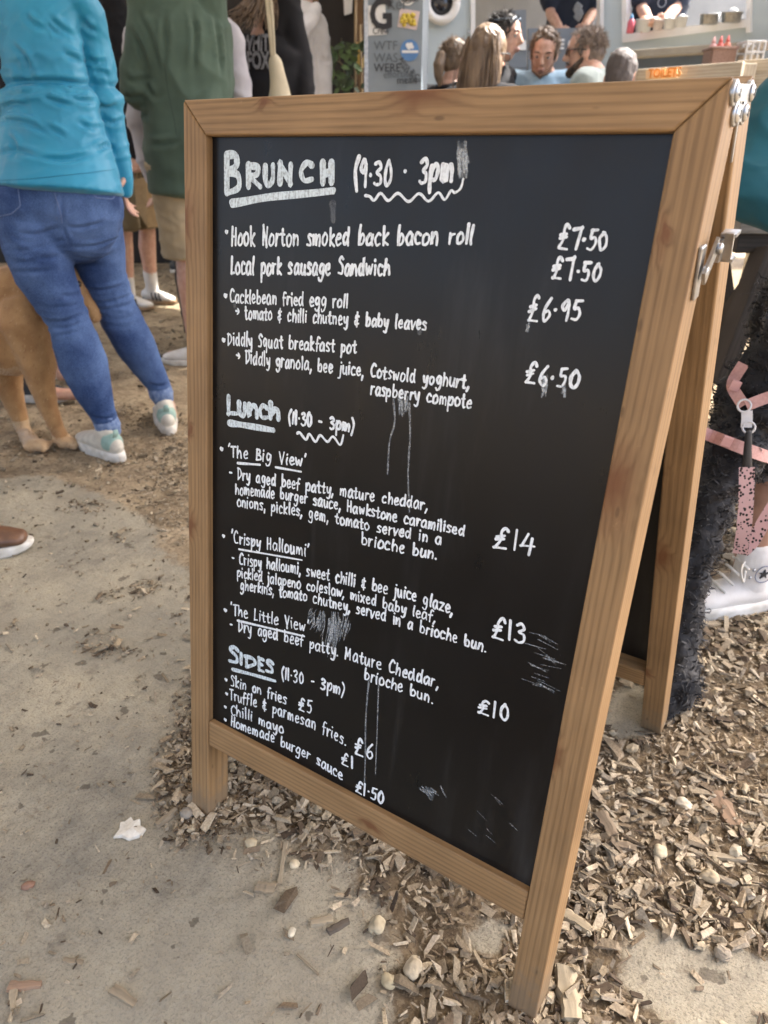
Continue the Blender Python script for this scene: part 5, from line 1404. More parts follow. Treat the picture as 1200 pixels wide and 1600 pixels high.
# grey marl sweatshirt between the green one and the black one
hb = upright(288, 60, 4.05)
P = thing('person', 'person in a pale grey sweatshirt half hidden behind the dark green one', 'person', hb)
J = pose(hb, FWD, 1.80); J['hf'] = J['f']
body(J, P, SKIN, .012); ht = top(J, P, M['heather'], 'sweatshirt', .10, 1.12, .03, 1.0, .011, folds(.014, 5, 10, 5), 1.2); trousers(J, P, M['black']); hair_short(J, P, HB)
bm = bmesh.new(); q = snap_line(ht, [(354, 40)])
if q: ellipsoid(bm, q[0], (.018, .018, .025)); child('zip_pull', bm, M['sole_white'], ht)
for k in 'LR': A = J['an' + k].copy(); A.z = 0; shoe(P, A, J['f'], M['white_leather'], M['sole_white'])
# someone further off whose dark shoe shows past the green hem
qb = ground(274, 424)
P = thing('person', 'far person behind the green sweatshirt with a black shoe showing by the beige shorts', 'person', qb)
J = pose(qb, FWD, 1.75)
d_ = Vector((qb.x, qb.y, 0)) - Vector((J['anL'].x, J['anL'].y, 0))
for k in list(J):
    if isinstance(J[k], Vector) and k not in ('f', 'r', 'hf', 'hu'): J[k] = J[k] + d_
body(J, P, SKIN, .013); top(J, P, M['black'], 'jumper'); trousers(J, P, M['black']); hair_short(J, P, HB)
for k in 'LR': A = J['an' + k].copy(); A.z = 0; shoe(P, A, J['f'], M['slate'], M['sole_white'])
# black top with lettering on the back
fb = upright(416, 60, 4.25)
P = thing('person', 'long haired person in a black sweatshirt lettered WHITE FOX across the back', 'person', fb)
J = pose(fb, FWD, 1.78)
J['shR'] = at(446, 4, 4.25); J['elR'] = at(470, 92, 4.25); J['wrR'] = at(482, 190, 4.15)
fx = J
body(J, P, SKIN, .012); bt = top(J, P, M['black'], 'sweatshirt', .09, 1.0, .022, 1.0, .010, folds(.006, 5, 10, 7), 1.0); trousers(J, P, M['black']); hair_short(J, P, HL)
nk = J['neck']; hd = J['head']
strands(P, HL, lambda t, rn: hd - J['f'] * .09 + J['r'] * (t - .5) * .12 + UP * rn.uniform(-.05, .03), lambda t, rn: nk - J['f'] * (.10 + rn.random() * .02) + J['r'] * ((t - .5) * .26 - .05) + UP * rn.uniform(.0, .07), 170, .006, 3, 'hair', .012)
for k in 'LR': A = J['an' + k].copy(); A.z = 0; shoe(P, A, J['f'], M['white_leather'], M['sole_white'])
def text_mesh(s, size, m, origin, right, up, root, name='lettering', ext=.0006, align='LEFT', wrap=None, squash=1.0, bold=0.0, lift=.002):
    """lettering set with the built in font, standing just proud of the surface it is on (or wrapped onto a mesh)"""
    cu = bpy.data.curves.new(name, 'FONT'); cu.body = s; cu.size = size; cu.extrude = ext; cu.align_x = align; cu.offset = bold; cu.resolution_u = 3
    o = bpy.data.objects.new(name, cu); col.objects.link(o)
    me = bpy.data.meshes.new_from_object(o.evaluated_get(bpy.context.evaluated_depsgraph_get())); bpy.data.objects.remove(o)
    right = right.normalized(); up = (up - right * up.dot(right)).normalized(); n = right.cross(up)
    if wrap is not None:
        ro = wrap; off = Vector((0, 0, 0))
        while ro is not None: off += Vector(ro.location); ro = ro.parent
        bvh = BVHTree.FromPolygons([v.co + off for v in wrap.data.vertices], [p.vertices for p in wrap.data.polygons])
    for v in me.vertices:
        q = origin + right * v.co.x * squash + up * v.co.y + n * v.co.z
        if wrap is not None:
            h = bvh.ray_cast(q + n * .3, -n)
            if h[0] is not None: q = h[0] + n * (lift + v.co.z)
        v.co = q
    return child(name, me, m, root, False)
M['faded'] = mat('cracked_grey_print', (.20, .20, .21), (.09, .09, .09), .9, 120)
LQ = at(373, 76, 4.05)
text_mesh('WHITE', .098, M['faded'], LQ, RGT, UP, bt, 'lettering', .0006, 'LEFT', bt, .52, .004, .024)
text_mesh('FOX', .098, M['faded'], at(383, 105, 4.05), RGT, UP, bt, 'lettering', .0006, 'LEFT', bt, .56, .004, .024)
# cream tote bag hung on that shoulder
M['canvas'] = cloth('cream_canvas', (.52, .46, .33)); tb = at(433, 137, 3.80)
tote = thing('tote_bag', 'cream canvas tote bag hanging by long straps from a black sweatshirt shoulder', 'tote bag', tb)
bm = bmesh.new()
loft(bm, [ring_px(427, 82, 3.80, 4.5, .8), ring_px(429, 95, 3.80, 9, .9), ring_px(436, 137, 3.80, 15, .9), ring_px(442, 190, 3.80, 21, .9), ring_px(446, 240, 3.8, 23, .8)], RGT, 16)
child('bag_body', remesh(bm, .009, 2, folds(.010, 9, 5, 4)), M['canvas'], tote)
for x0 in (0, 6):
    bm = bmesh.new(); S = catmull([at(416 + x0, -50, 3.83), at(417 + x0, 0, 3.80), at(421 + x0 * .8, 40, 3.79), at(425 + x0 * .5, 86, 3.79)], 5)
    loft(bm, [(q, .008, .003) for q in S], RGT, 8); child('strap', bm, M['canvas'], tote)
# off white hoodie
ob = upright(474, 60, 4.9)
P = thing('person', 'person with short fair hair in an off white hoodie seen from behind', 'person', ob)
J = pose(ob, FWD * .95 - RGT * .2, 1.98)
J['shR'] = at(494, 36, 4.88); J['elR'] = at(504, 92, 4.87); J['wrR'] = at(504, 175, 4.78); J['shL'] = at(452, 36, 4.88); J['elL'] = at(446, 90, 4.87); J['wrL'] = at(446, 170, 4.8)
body(J, P, SKIN, .012, ('L', 'R'), fat=.7, arm=.55)
bm = bmesh.new(); D_ = 4.85
loft(bm, [ring_px(472, 4, D_, 15, .9), ring_px(472, 22, D_, 27, .75), ring_px(473, 48, D_, 34, .7), ring_px(475, 90, D_, 35, .7), ring_px(478, 140, D_, 35, .72), ring_px(482, 200, D_, 36, .72), ring_px(486, 250, D_, 36, .72)], RGT, 22, ck=.2)
loft(bm, [ring_px(497, 34, D_, 13), ring_px(503, 66, D_, 13), ring_px(506, 100, D_, 13), ring_px(506, 140, D_ - .05, 12.5), ring_px(504, 200, D_ - .1, 10)], RGT, 14)
loft(bm, [ring_px(449, 34, D_, 13), ring_px(444, 80, D_, 13), ring_px(444, 140, D_, 12)], RGT, 14)
loft(bm, [ring_px(450, 14, D_ - .06, 8), ring_px(460, 34, D_ - .17, 14), ring_px(474, 42, D_ - .20, 15), ring_px(486, 30, D_ - .15, 13), ring_px(494, 12, D_ - .05, 8)], UP, 14)
ho = child('hoodie', remesh(bm, .009, 2, folds(.007, 7, 8, 11)), M['offwhite'], P)
crease(ho, [[(456, 40), (470, 52), (486, 44)], [(496, 48), (492, 80), (494, 130)], [(470, 70), (480, 100), (478, 136)], [(500, 90), (508, 96), (516, 92)], [(452, 22), (468, 34), (488, 24)]], .010, .010, .9)
trousers(J, P, M['black']); hair_short(J, P, HL)
for k in 'LR': A = J['an' + k].copy(); A.z = 0; shoe(P, A, J['f'], M['white_leather'], M['sole_white'])
# ------------------------------------------------------------------ dogs
def coat_mat(name, c, c2, stretch=(1, 1, 1), sc=14):
    return mat(name, c, c2, .7, sc, .6, 220, stretch=stretch, dist=.003, spec=.3, sheen=.2)
M['tan'] = coat_mat('tan_dog_fur', (.46, .27, .115), (.34, .18, .07)); M['cream'] = coat_mat('cream_dog_fur', (.58, .42, .25), (.48, .31, .16))
M['tan2'] = coat_mat('dark_tan_hair', (.33, .175, .07), (.25, .125, .05)); M['tan3'] = coat_mat('light_tan_hair', (.60, .41, .22), (.5, .31, .15))
TD = 2.66
db_ = at(-20, 690, TD); db_.z = 0
dog = thing('dog', 'tan short haired dog standing with its head behind the blue jeans', 'dog', db_)
def dp(px, py, d=0.0): return at(px, py, TD + d)
bm = bmesh.new()
RR = lambda P, a, b=None: (P, a, b if b else a)
# trunk from rump (off frame) to chest
loft(bm, [RR(dp(-172, 470), .10, .11), RR(dp(-130, 475), .135, .145), RR(dp(-80, 492), .13, .135), RR(dp(-30, 510), .145, .17), RR(dp(10, 508), .145, .185), RR(dp(42, 502), .12, .155), RR(dp(58, 492), .085, .11)], FWD, 22)
loft(bm, [RR(dp(18, 470), .10, .12), RR(dp(50, 452), .085, .10), RR(dp(80, 440), .075, .085), RR(dp(100, 438), .07, .08)], FWD, 16)
# head and muzzle
loft(bm, [RR(dp(92, 436), .075, .08), RR(dp(110, 444), .075, .075), RR(dp(122, 458), .06, .058), RR(dp(132, 472), .045, .045), RR(dp(143, 486), .036, .034), RR(dp(148, 494), .028, .024)], FWD, 16)
for d in (-.07, .07):
    loft(bm, [RR(dp(92, 424, d), .03, .012), RR(dp(88, 440, d * 1.25), .034, .010), RR(dp(90, 462, d * 1.3), .018, .007)], RGT, 10)
def dleg(P, radii):
    loft(bm, [(q, r, r * 1.05) for q, r in zip(P, radii)], FWD, 14)
for d, pts in ((-.07, [(38, 500), (60, 560), (64, 600), (76, 640), (90, 672)]), (.09, [(5, 500), (6, 565), (16, 610), (28, 645), (38, 676)])):
    P = [dp(x, y, d) for x, y in pts]
    dleg(P, (.095, .066, .046, .033, .027))
    paw = ground(*( (100, 690) if d < 0 else (52, 694)), .028)
    q = P[-1]; tip = Vector((paw.x, paw.y, .024)); 
    loft(bm, [(q, .027, .027), (q.lerp(tip, .6) + UP * .0, .032, .030), (tip, .036, .026), (tip + RGT * .03, .032, .022)], FWD, 12)
    for k in (-1.5, -.5, .5, 1.5): ellipsoid(bm, tip + RGT * .043 + FWD * k * .015 - UP * .004, (.018, .013, .017))
for d in (-.08, .08):
    P = [dp(-150, 490, d), dp(-128, 560, d), dp(-165, 615, d), dp(-160, 655, d), dp(-158, 680, d)]
    dleg(P, (.10, .07, .035, .028, .026)); tip = P[-1].copy(); tip.z = .024
    loft(bm, [(P[-1], .026, .026), (tip, .034, .024), (tip + RGT * .05, .034, .022)], FWD, 10)
loft(bm, [RR(dp(-185, 455), .03), RR(dp(-225, 470), .024), RR(dp(-250, 510), .014)], FWD, 10)
me = remesh(bm, .009, 3, lambda c, n: .003 * mnoise.noise(c * 12) + .0012 * mnoise.noise(c * 45))
o = child('body', me, [M['tan'], M['cream']], dog)
for pl in o.data.polygons:
    z = pl.center.z + db_.z; x = (pl.center + db_ - dp(20, 560)).dot(RGT)
    if z < .05 or (pl.normal.z < -.55 and .2 < z < .45): pl.material_index = 1
V = []; F = []; rn = random.Random(8)
for pl in o.data.polygons:
    c = pl.center; n = pl.normal; P = c + db_
    if (P - CAM).dot(n) > .4 or rn.random() > .42 or (P - dp(-60, 500)).dot(RGT) < -.1: continue
    g_ = (-UP * .8 - RGT * .45); g_ = (g_ - n * g_.dot(n)); d = (g_.normalized() if g_.length > .01 else RGT) + n * rn.uniform(.12, .35) + Vector((rn.gauss(0, .18), rn.gauss(0, .18), rn.gauss(0, .18)))
    d.normalize(); x = d.cross(n).normalized() * rn.uniform(.0008, .0015); L = rn.uniform(.010, .019); b0 = len(V); q = c - n * .001
    V += [q + x, q - x, q + d * L * .6 + x * .7, q + d * L * .6 - x * .7, q + d * L - n * .002]; F += [(b0, b0 + 1, b0 + 3, b0 + 2), (b0 + 2, b0 + 3, b0 + 4)]
fo = pyd('coat', V, F, [M['tan'], M['tan2'], M['tan3']], dog); tag(fo, kind='stuff')
for i, pl in enumerate(fo.data.polygons): pl.material_index = (0, 0, 1, 0, 2, 0, 1)[(i // 2) % 7]
bm = bmesh.new(); ellipsoid(bm, dp(149, 490), (.018, .022, .015)); child('nose', bm, M['darkrub'], dog)
for d in (-.05, .05):
    bm = bmesh.new(); ellipsoid(bm, dp(122, 444, d), (.011, .011, .011)); child('eye', bm, IRIS, dog)

M['blackfur'] = mat('black_curly_fur', (.013, .012, .012), (.005, .0045, .0045), .6, 60, .4, 200, spec=.35, sheen=.15)
BD = 1.42
bb_ = at(1190, 900, BD); bb_.z = 0
bdog = thing('dog', 'shaggy black dog in a pink harness standing behind the sign', 'dog', bb_)
def bp_(px, py, d=0.0): return at(px, py, BD + d)
bm = bmesh.new()
hdir = (-RGT * .6 - FWD * .5).normalized()
loft(bm, [RR(bp_(1215, 560, .03), .065, .07), RR(bp_(1188, 625, .03), .088, .09), RR(bp_(1180, 680, .05), .092, .095), RR(bp_(1238, 678, .20), .105, .11), RR(bp_(1320, 680, .38), .12, .12), RR(bp_(1390, 690, .52), .11, .11)], RGT, 20)
loft(bm, [RR(bp_(1215, 590, .03), .075), RR(bp_(1245, 535, .01), .068), RR(bp_(1280, 480, 0), .07)], RGT, 16)
hc = bp_(1290, 460, .0)
ellipsoid(bm, hc, (.10, .10, .095)); loft(bm, [RR(hc, .06), RR(hc + hdir * .09 - UP * .02, .045), RR(hc + hdir * .16 - UP * .035, .035)], UP, 14)
for s in (-1, 1):
    e = hc + hdir.cross(UP) * .085 * s
    loft(bm, [RR(e + UP * .03, .03, .018), RR(e - UP * .05 + hdir.cross(UP) * .02 * s, .045, .02), RR(e - UP * .11 + hdir.cross(UP) * .02 * s, .03, .015)], hdir, 10)
# near front leg runs down behind the sign's back leg, the far one beside it
pawn = ground(1052, 1100)
loft(bm, [RR(bp_(1158, 690, .0), .070), RR(bp_(1112, 775, -.06), .046), RR(at(1080, 900, 1.28), .036), RR(at(1062, 1010, 1.21), .034), RR(Vector((pawn.x, pawn.y, .06)), .042), RR(Vector((pawn.x, pawn.y, .03)), .045)], RGT, 14)
loft(bm, [RR(Vector((pawn.x, pawn.y, .03)), .04, .03), RR(Vector((pawn.x, pawn.y, .026)) + hdir * .05, .04, .026)], UP, 12)
p2_ = Vector((pawn.x, pawn.y, 0)) - RGT * .01 + FWD * .14
loft(bm, [RR(bp_(1150, 700, .10), .055), RR(p2_ + UP * .25 + RGT * .01, .036), RR(p2_ + UP * .05, .034)], RGT, 14)
for s in (0, .16):
    q = bp_(1385, 760, .55) + RGT * s; q0 = q.copy(); q0.z = .05
    loft(bm, [RR(q, .09), RR(q.lerp(q0, .55) + FWD * .05, .055), RR(q0, .042)], RGT, 12)
    loft(bm, [RR(q0, .045, .035), RR(q0 - FWD * .07 - RGT * .05, .045, .03)], UP, 10)
bme = remesh(bm, .011, 2, lambda c, n: .012 * mnoise.noise(c * 22) + .008 * mnoise.noise(c * 48))
bbody = child('body', bme, M['blackfur'], bdog)
rn = random.Random(5); V = []; F = []
polys = [p for p in bbody.data.polygons]
areas = np.array([p.area for p in polys]); cum = np.cumsum(areas); rg = np.random.default_rng(3)
for i in np.searchsorted(cum, rg.uniform(0, cum[-1], 17000)):
    pl = polys[min(i, len(polys) - 1)]; c = pl.center.copy(); n = pl.normal
    P = c + bb_
    if (P - CAM).dot(n) > .35: continue
    t = (n.orthogonal().normalized()); t = (Matrix.Rotation(rn.uniform(0, 6.28), 3, n) @ t); g_ = (t * .5 - UP * .8).normalized()
    L = rn.uniform(.026, .052); w = rn.uniform(.0014, .0028); b0 = len(V); cur = rn.uniform(1.3, 2.8); q = c.copy(); ax = rn.choice((-1, 1))
    d = (n * .55 + g_ * .6).normalized()
    for k in range(5):
        x = d.cross(n); x = x.normalized() if x.length > 1e-4 else t
        ww = w * (1 - k / 4.6)
        V.append(q + x * ww); V.append(q - x * ww); d = (Matrix.Rotation(ax * cur * .55, 3, t) @ d); q = q + d * L / 4
    for k in range(4): a = b0 + 2 * k; F.append((a, a + 1, a + 3, a + 2))
o = pyd('coat', V, F, M['blackfur'], bdog); tag(o, kind='stuff')
M['pink'] = mat('pink_webbing', (.62, .36, .31), (.54, .30, .26), .75, 200, .3, 900); M['white_metal'] = mat('white_enamel', (.75, .74, .72), None, .4)
harness = thing('dog_harness', 'pink webbing harness buckled round the black dog', 'harness', bb_)
def strap_pts(P, lift=.022):
    bvh = BVHTree.FromPolygons([v.co + bb_ for v in bbody.data.vertices], [p.vertices for p in bbody.data.polygons]); out = []
    for q in dense(P, 6):
        d = ray(*q).normalized(); h = bvh.ray_cast(CAM, d)
        out.append(h[0] - d * lift if h[0] is not None else None)
    gd = [o_ for o_ in out if o_ is not None]
    Dm = sum(depth_of(g_) for g_ in gd) / len(gd) if gd else BD - .12
    out = [o_ if o_ is not None else at(*q, Dm) for o_, q in zip(out, dense(P, 6))]
    for _ in range(4): out = [out[0]] + [(out[i - 1] + out[i] * 2 + out[i + 1]) / 4 for i in range(1, len(out) - 1)] + [out[-1]]
    return out
def band(root, pts, w, m, name, th=.0016):
    V = []; F = []
    n = len(pts); off = root.location
    for i, q in enumerate(pts):
        t = (pts[min(i + 1, n - 1)] - pts[max(i - 1, 0)]).normalized(); vw = (CAM - q).normalized(); x = t.cross(vw).normalized()
        for a, b in ((-1, -1), (1, -1), (1, 1), (-1, 1)): V.append(q + x * w / 2 * a + vw * th * b - off)
    for i in range(n - 1):
        for k in range(4): F.append((4 * i + k, 4 * i + (k + 1) % 4, 4 * i + 4 + (k + 1) % 4, 4 * i + 4 + k))
    F.append((3, 2, 1, 0)); F.append(tuple(range(4 * n - 4, 4 * n)))
    return pyd(name, V, F, m, root)
band(harness, strap_pts([(1098, 676), (1130, 688), (1160, 700), (1205, 716), (1240, 720)], .026), .024, M['pink'], 'chest_strap')
band(harness, strap_pts([(1162, 568), (1140, 602), (1152, 618), (1162, 634)], .03), .022, M['pink'], 'neck_strap')
band(harness, strap_pts([(1166, 634), (1185, 626), (1215, 616)], .03), .022, M['pink'], 'neck_strap')
band(harness, strap_pts([(1167, 642), (1168, 655), (1166, 668)], .03), .020, M['white_metal'], 'front_strap')
for c, rr in (((1163, 634), .012), ((1170, 668), .011)):
    q = strap_pts([c, (c[0] + 1, c[1])], .034)[0]; bm = bmesh.new()
    vw = (CAM - q).normalized(); x = vw.cross(UP).normalized(); y = vw.cross(x)
    P = [q + (x * math.cos(a) + y * math.sin(a)) * rr for a in [2 * math.pi * i / 16 for i in range(17)]]
    loft(bm, [(p, .0022, .0022) for p in P], None, 6, cap=False); child('ring', bm, M['white_metal'], harness)
for c in ((1135, 690), (1148, 603)):
    q = strap_pts([c, (c[0] + 1, c[1])], .036)[0]; bm = bmesh.new(); box(bm, q, (.022, .006, .022), Matrix.Rotation(AZ, 3, 'Z') @ Matrix.Rotation(.3, 3, 'Y'))
    bevel(child('buckle', bm, mat('dusky_pink_plastic', (.58, .31, .27), None, .4), harness, False), .002)
def dots():
    m, nt, N, Lk, b = nodes('pink_spotted_webbing')
    tc = N.new('ShaderNodeTexCoord'); v = N.new('ShaderNodeTexVoronoi'); v.inputs['Scale'].default_value = 160; v.inputs['Randomness'].default_value = .85
    mp = N.new('ShaderNodeMapping'); mp.inputs['Scale'].default_value = (1, 1, .8); Lk.new(tc.outputs['Object'], mp.inputs[0]); Lk.new(mp.outputs[0], v.inputs['Vector'])
    r = N.new('ShaderNodeValToRGB'); r.color_ramp.elements[0].position = .34; r.color_ramp.elements[1].position = .40
    r.color_ramp.elements[0].color = (.015, .012, .012, 1); r.color_ramp.elements[1].color = (.68, .44, .42, 1); Lk.new(v.outputs['Distance'], r.inputs[0]); Lk.new(r.outputs[0], b.inputs['Base Color']); b.inputs['Roughness'].default_value = .7
    return m
M['dots'] = dots()
lb = at(1160, 800, 1.27)
leash = thing('dog_lead', 'pink black spotted lead hanging from the front ring of the harness', 'lead', lb)
band(leash, catmull([at(1167, 730, 1.28), at(1166, 780, 1.27), at(1162, 830, 1.27), at(1156, 866, 1.28)], 6), .027, M['dots'], 'strap')
band(leash, catmull([at(1160, 862, 1.29), at(1176, 846, 1.285), at(1194, 815, 1.28), at(1222, 770, 1.27)], 6), .025, M['dots'], 'strap')
bm = bmesh.new(); loft(bm, [(at(1170, 676, 1.285), .006, .005), (at(1168, 705, 1.285), .008, .006), (at(1167, 732, 1.285), .010, .005)], RGT, 10); child('clip', bm, M['darkrub'], leash)

# ---- person sitting at the right edge
M['petrol'] = cloth('petrol_blue_sweatshirt', (.022, .115, .145))
sb = at(1400, 560, 2.0); sb.z = 0
P = thing('person', 'seated person in a petrol blue sweatshirt with one white canvas high top in view', 'person', sb)
J = pose(sb, (-RGT * .55 - FWD * .6), 1.68, seat=.50)
J['shR'] = at(1225, 165, 2.04); J['elR'] = at(1172, 292, 1.95); J['wrR'] = at(1250, 345, 1.85); J['shL'] = at(1440, 170, 2.1); J['elL'] = at(1470, 300, 2.0); J['wrL'] = at(1380, 345, 1.85)
mid = (J['shR'] + J['shL']) / 2; J['shl'] = mid; J['neck'] = mid + UP * .06; J['head'] = mid + UP * .20 + J['f'] * .05; J['chest'] = mid.lerp(J['pel'], .3); J['waist'] = mid.lerp(J['pel'], .65)
J['anR'] = at(1166, 898, 1.50); J['anR'].z = .082; J['knR'] = at(1224, 655, 1.55); J['hipR'] = at(1350, 585, 1.95); J['ftR'] = -RGT * .9 - FWD * .15
J['anL'] = J['anR'] + RGT * .45 + FWD * .25; J['knL'] = J['knR'] + RGT * .35 + FWD * .1; J['hipL'] = J['hipR'] + RGT * .15
body(J, P, SKIN2, .008)
top(J, P, M['petrol'], 'sweatshirt', .05, 1.1, .03, 1.0, .008, folds(.014, 7, 10, 3, .9), 1.25)
trousers(J, P, M['black'], 'shorts', 1.15, .5); hair_short(J, P, HD)
M['wcanvas'] = mat('white_canvas', (.74, .71, .65), (.62, .58, .52), .85, 18, .4, 700)
for k, d in (('R', J['ftR']), ('L', J['ftR'])):
    A = J['an' + k].copy(); A.z = 0
    o, p = shoe(P, A, d, M['wcanvas'], M['sole_white'], .98, 'high_top', .17, .036)
    bm = bmesh.new(); loft(bm, [(p(-.014, 0, .07), .036, .05), (p(-.018, 0, .12), .036, .046), (p(-.02, 0, .165), .038, .048)], d.normalized().cross(UP), 18)
    child('ankle_collar', remesh(bm, .006, 2), M['wcanvas'], o)
    if k == 'R':
        sdir = (CAM - p(-.02, 0, .12)); sdir.z = 0; q0 = d.normalized().cross(UP); q0 = q0 if q0.dot(sdir) > 0 else -q0
        sg = 1 if q0.dot(d.normalized().cross(UP)) > 0 else -1
        dn = d.normalized()
        def ring2(r0, r1, pts=40, star=False):
            bm = bmesh.new(); c = p(-.016, sg * .0385, .122); vs = []
            if star:
                v = [bm.verts.new(c + (dn * math.sin(a) + UP * math.cos(a)) * (r1 if i % 2 == 0 else r0) + q0 * .0012) for i, a in enumerate([2 * math.pi * i / 10 for i in range(10)])]
                w = [bm.verts.new(u_.co - q0 * .004) for u_ in v]
                bm.faces.new(v); bm.faces.new(w[::-1])
                for i in range(10): bm.faces.new([v[i], v[(i + 1) % 10], w[(i + 1) % 10], w[i]])
            else:
                P_ = [c + (dn * math.sin(a) + UP * math.cos(a)) * r1 for a in [2 * math.pi * i / pts for i in range(pts + 1)]]
                loft(bm, [(u_, r0, r0) for u_ in P_], q0, 6, cap=False)
            return bm
        child('star_patch', ring2(.0055, .0135, star=True), M['darkrub'], o, False); child('patch_ring', ring2(.0012, .022), mat('grey_ink', (.22, .24, .3), None, .8), o)
        for i in range(4):
            bm = bmesh.new(); x, z = .022 + i * .016, .135 - i * .020
            loft(bm, [(p(x, -.03, z), .004, .003), (p(x + .012, 0, z + .012), .0045, .003), (p(x, .03, z), .004, .003)], dn, 8); child('lace', bm, M['sole_white'], o)
        bm = bmesh.new(); tube(bm, catmull([p(.03, sg * .02, .15), p(.05, sg * .04, .14), p(.04, sg * .045, .11), p(.03, sg * .03, .13)], 5), .003, 6); child('lace_bow', bm, M['sole_white'], o)
        for x, z in ((.012, .135), (.018, .115)):
            bm = bmesh.new(); ellipsoid(bm, p(x, sg * .036, z), (.004, .004, .004)); child('eyelet', bm, M['steel'], o)
# ---- weathered table with a diagonal leg
M['grey_wood'] = wood('weathered_grey_timber', (.36, .33, .29), (.15, .13, .11), rough=.85); M['pale_wood'] = wood('sun_bleached_timber', (.50, .44, .34), (.27, .22, .16), rough=.85); M['dark_wood'] = wood('dark_stained_timber', (.075, .062, .052), (.03, .025, .021), rough=.8)
def plank(root, a, b, w, t, m, name, up=UP, lab=None):
    """board from a to b (world), w across, t thick; grain along its length"""
    a, b = Vector(a), Vector(b); z = (b - a).normalized(); x = (up.cross(z)); x = x.normalized() if x.length > 1e-3 else RGT.copy(); y = z.cross(x)
    bm = bmesh.new(); box(bm, (0, 0, 0), (w, t, (b - a).length))
    o = obj(name, bm, m); Mx = Matrix((x, y, z)).transposed().to_4x4(); Mx.translation = (a + b) / 2 - (Vector(root.location) if root else Vector((0, 0, 0)))
    o.parent = root; o.matrix_local = Mx; bevel(o, .004)
    return o
tb_ = at(1200, 480, 2.5); tb_.z = 0
table = thing('picnic_table', 'weathered grey wooden picnic table with dark crossed legs behind the petrol sweatshirt', 'table', tb_)
zt = at(1170, 352, 2.55).z
e0 = at(1143, 352, 2.55); e0.z = zt
for i in range(5):
    s = e0 + FWD * (.14 * i) - RGT * .01 * i; plank(table, s, s + RGT * 1.6, .13, .04, M['grey_wood'], 'top_plank')
f0 = at(1150, 372, 2.52)
plank(table, f0 + UP * -.01, f0 + RGT * 1.5 - UP * .01, .035, .07, M['dark_wood'], 'apron')
for d in (0.1, 1.3):
    a = e0 + RGT * (.10 + d) + FWD * .05; lo = a.copy(); lo.z = 0
    plank(table, Vector((a.x, a.y, zt - .06)), lo - RGT * .0 + FWD * .62, .09, .045, M['dark_wood'], 'leg', RGT)
    plank(table, Vector((a.x, a.y, zt - .06)) + FWD * .55, lo - FWD * .08, .09, .045, M['dark_wood'], 'leg', RGT)
p_a = at(1198, 388, 2.48); p_b = at(1118, 600, 2.40); p_b.z = max(p_b.z, .02)
plank(table, p_a, p_b, .11, .05, M['dark_wood'], 'brace', RGT)
# ------------------------------------------------------------------ people at the tables, seated
def seated(label, hx, hy, D, f, H, skin, m_top, hair, hk=1.0, topname='shirt', **kw):
    h = at(hx, hy, D); f = Vector(f).normalized()
    b = h - f * .018 * H; b.z = 0
    seat = h.z - (.925 - .475) * H
    P = thing('person', label, 'person', b)
    J = pose(b, f, H, seat=seat, lean=kw.get('lean', 0.1))
    d = h - J['head']
    for k in ('pel', 'waist', 'chest', 'shl', 'neck', 'head', 'shL', 'shR', 'elL', 'elR', 'wrL', 'wrR'): J[k] = J[k] + d
    for k in ('shl', 'shL', 'shR', 'neck'): J[k] = J[k] + UP * kw.get('shrug', 0) + f * kw.get('fwd', 0)
    if 'hf' in kw: J['hf'] = Vector(kw['hf']).normalized()
    if 'hu' in kw: J['hu'] = Vector(kw['hu']).normalized()
    body(J, P, skin, .008, hk=hk); top(J, P, m_top, topname, .02, kw.get('fat', 1.0), .015, kw.get('sleeve', 1.0), .010, folds(.010, 7, 10, hx), kw.get('sw', 1.0)); trousers(J, P, M['black'])
    for k in 'LR':
        A = J['an' + k].copy(); A.z = 0; shoe(P, A, J['f'], M['slate'], M['sole_white'])
    return P, J
M['paleblue'] = cloth('pale_blue_shirt', (.36, .53, .66)); M['sage'] = cloth('pale_sage_shirt', (.36, .42, .40)); M['navy'] = cloth('navy_tshirt', (.022, .030, .050))
GLASS = mat('dark_lens', (.02, .02, .025), None, .12, spec=.8)
LENS = mat('mirrored_lens', (.22, .27, .33), None, .1, metal=.8)
def shades(J, root, lens, hk=1.0, up=0.0, back=0.0, name='sunglasses', tilt=0.0, rim=None):
    H = J['H'] / 1.75 * hk; c, f, u = J['head'], J['hf'].normalized(), J['hu']; r = f.cross(u).normalized()
    def p(x, y, z): return c + (r * x + f * (y + back) + u * (z + up)) * H
    g = thing(name, {'sunglasses': 'dark sunglasses worn over the eyes of the bearded man'}.get(name, name), 'glasses', c) if False else None
    bm = bmesh.new(); B = Matrix((r, f, u)).transposed()
    for s in (-1, 1):
        if rim:
            P_ = [p(s * .034 + .023 * math.cos(a), .104, .002 + .019 * math.sin(a)) for a in [2 * math.pi * i / 20 for i in range(21)]]
            loft(bm, [(q, .0022, .0022) for q in P_], f, 6, cap=False)
        else: ellipsoid(bm, p(s * .034, .100, .002), (.027 * H, .007 * H, .021 * H), B @ Matrix.Rotation(tilt, 3, 'X'))
        tube(bm, [p(s * .060, .096, .010), p(s * .078, .05, .010), p(s * .080, -.01, .006)], .0028 * H, 6)
    tube(bm, [p(-.012, .104, .008), p(.012, .104, .008)], .0028 * H, 6)
    return child(name, bm, lens, root)
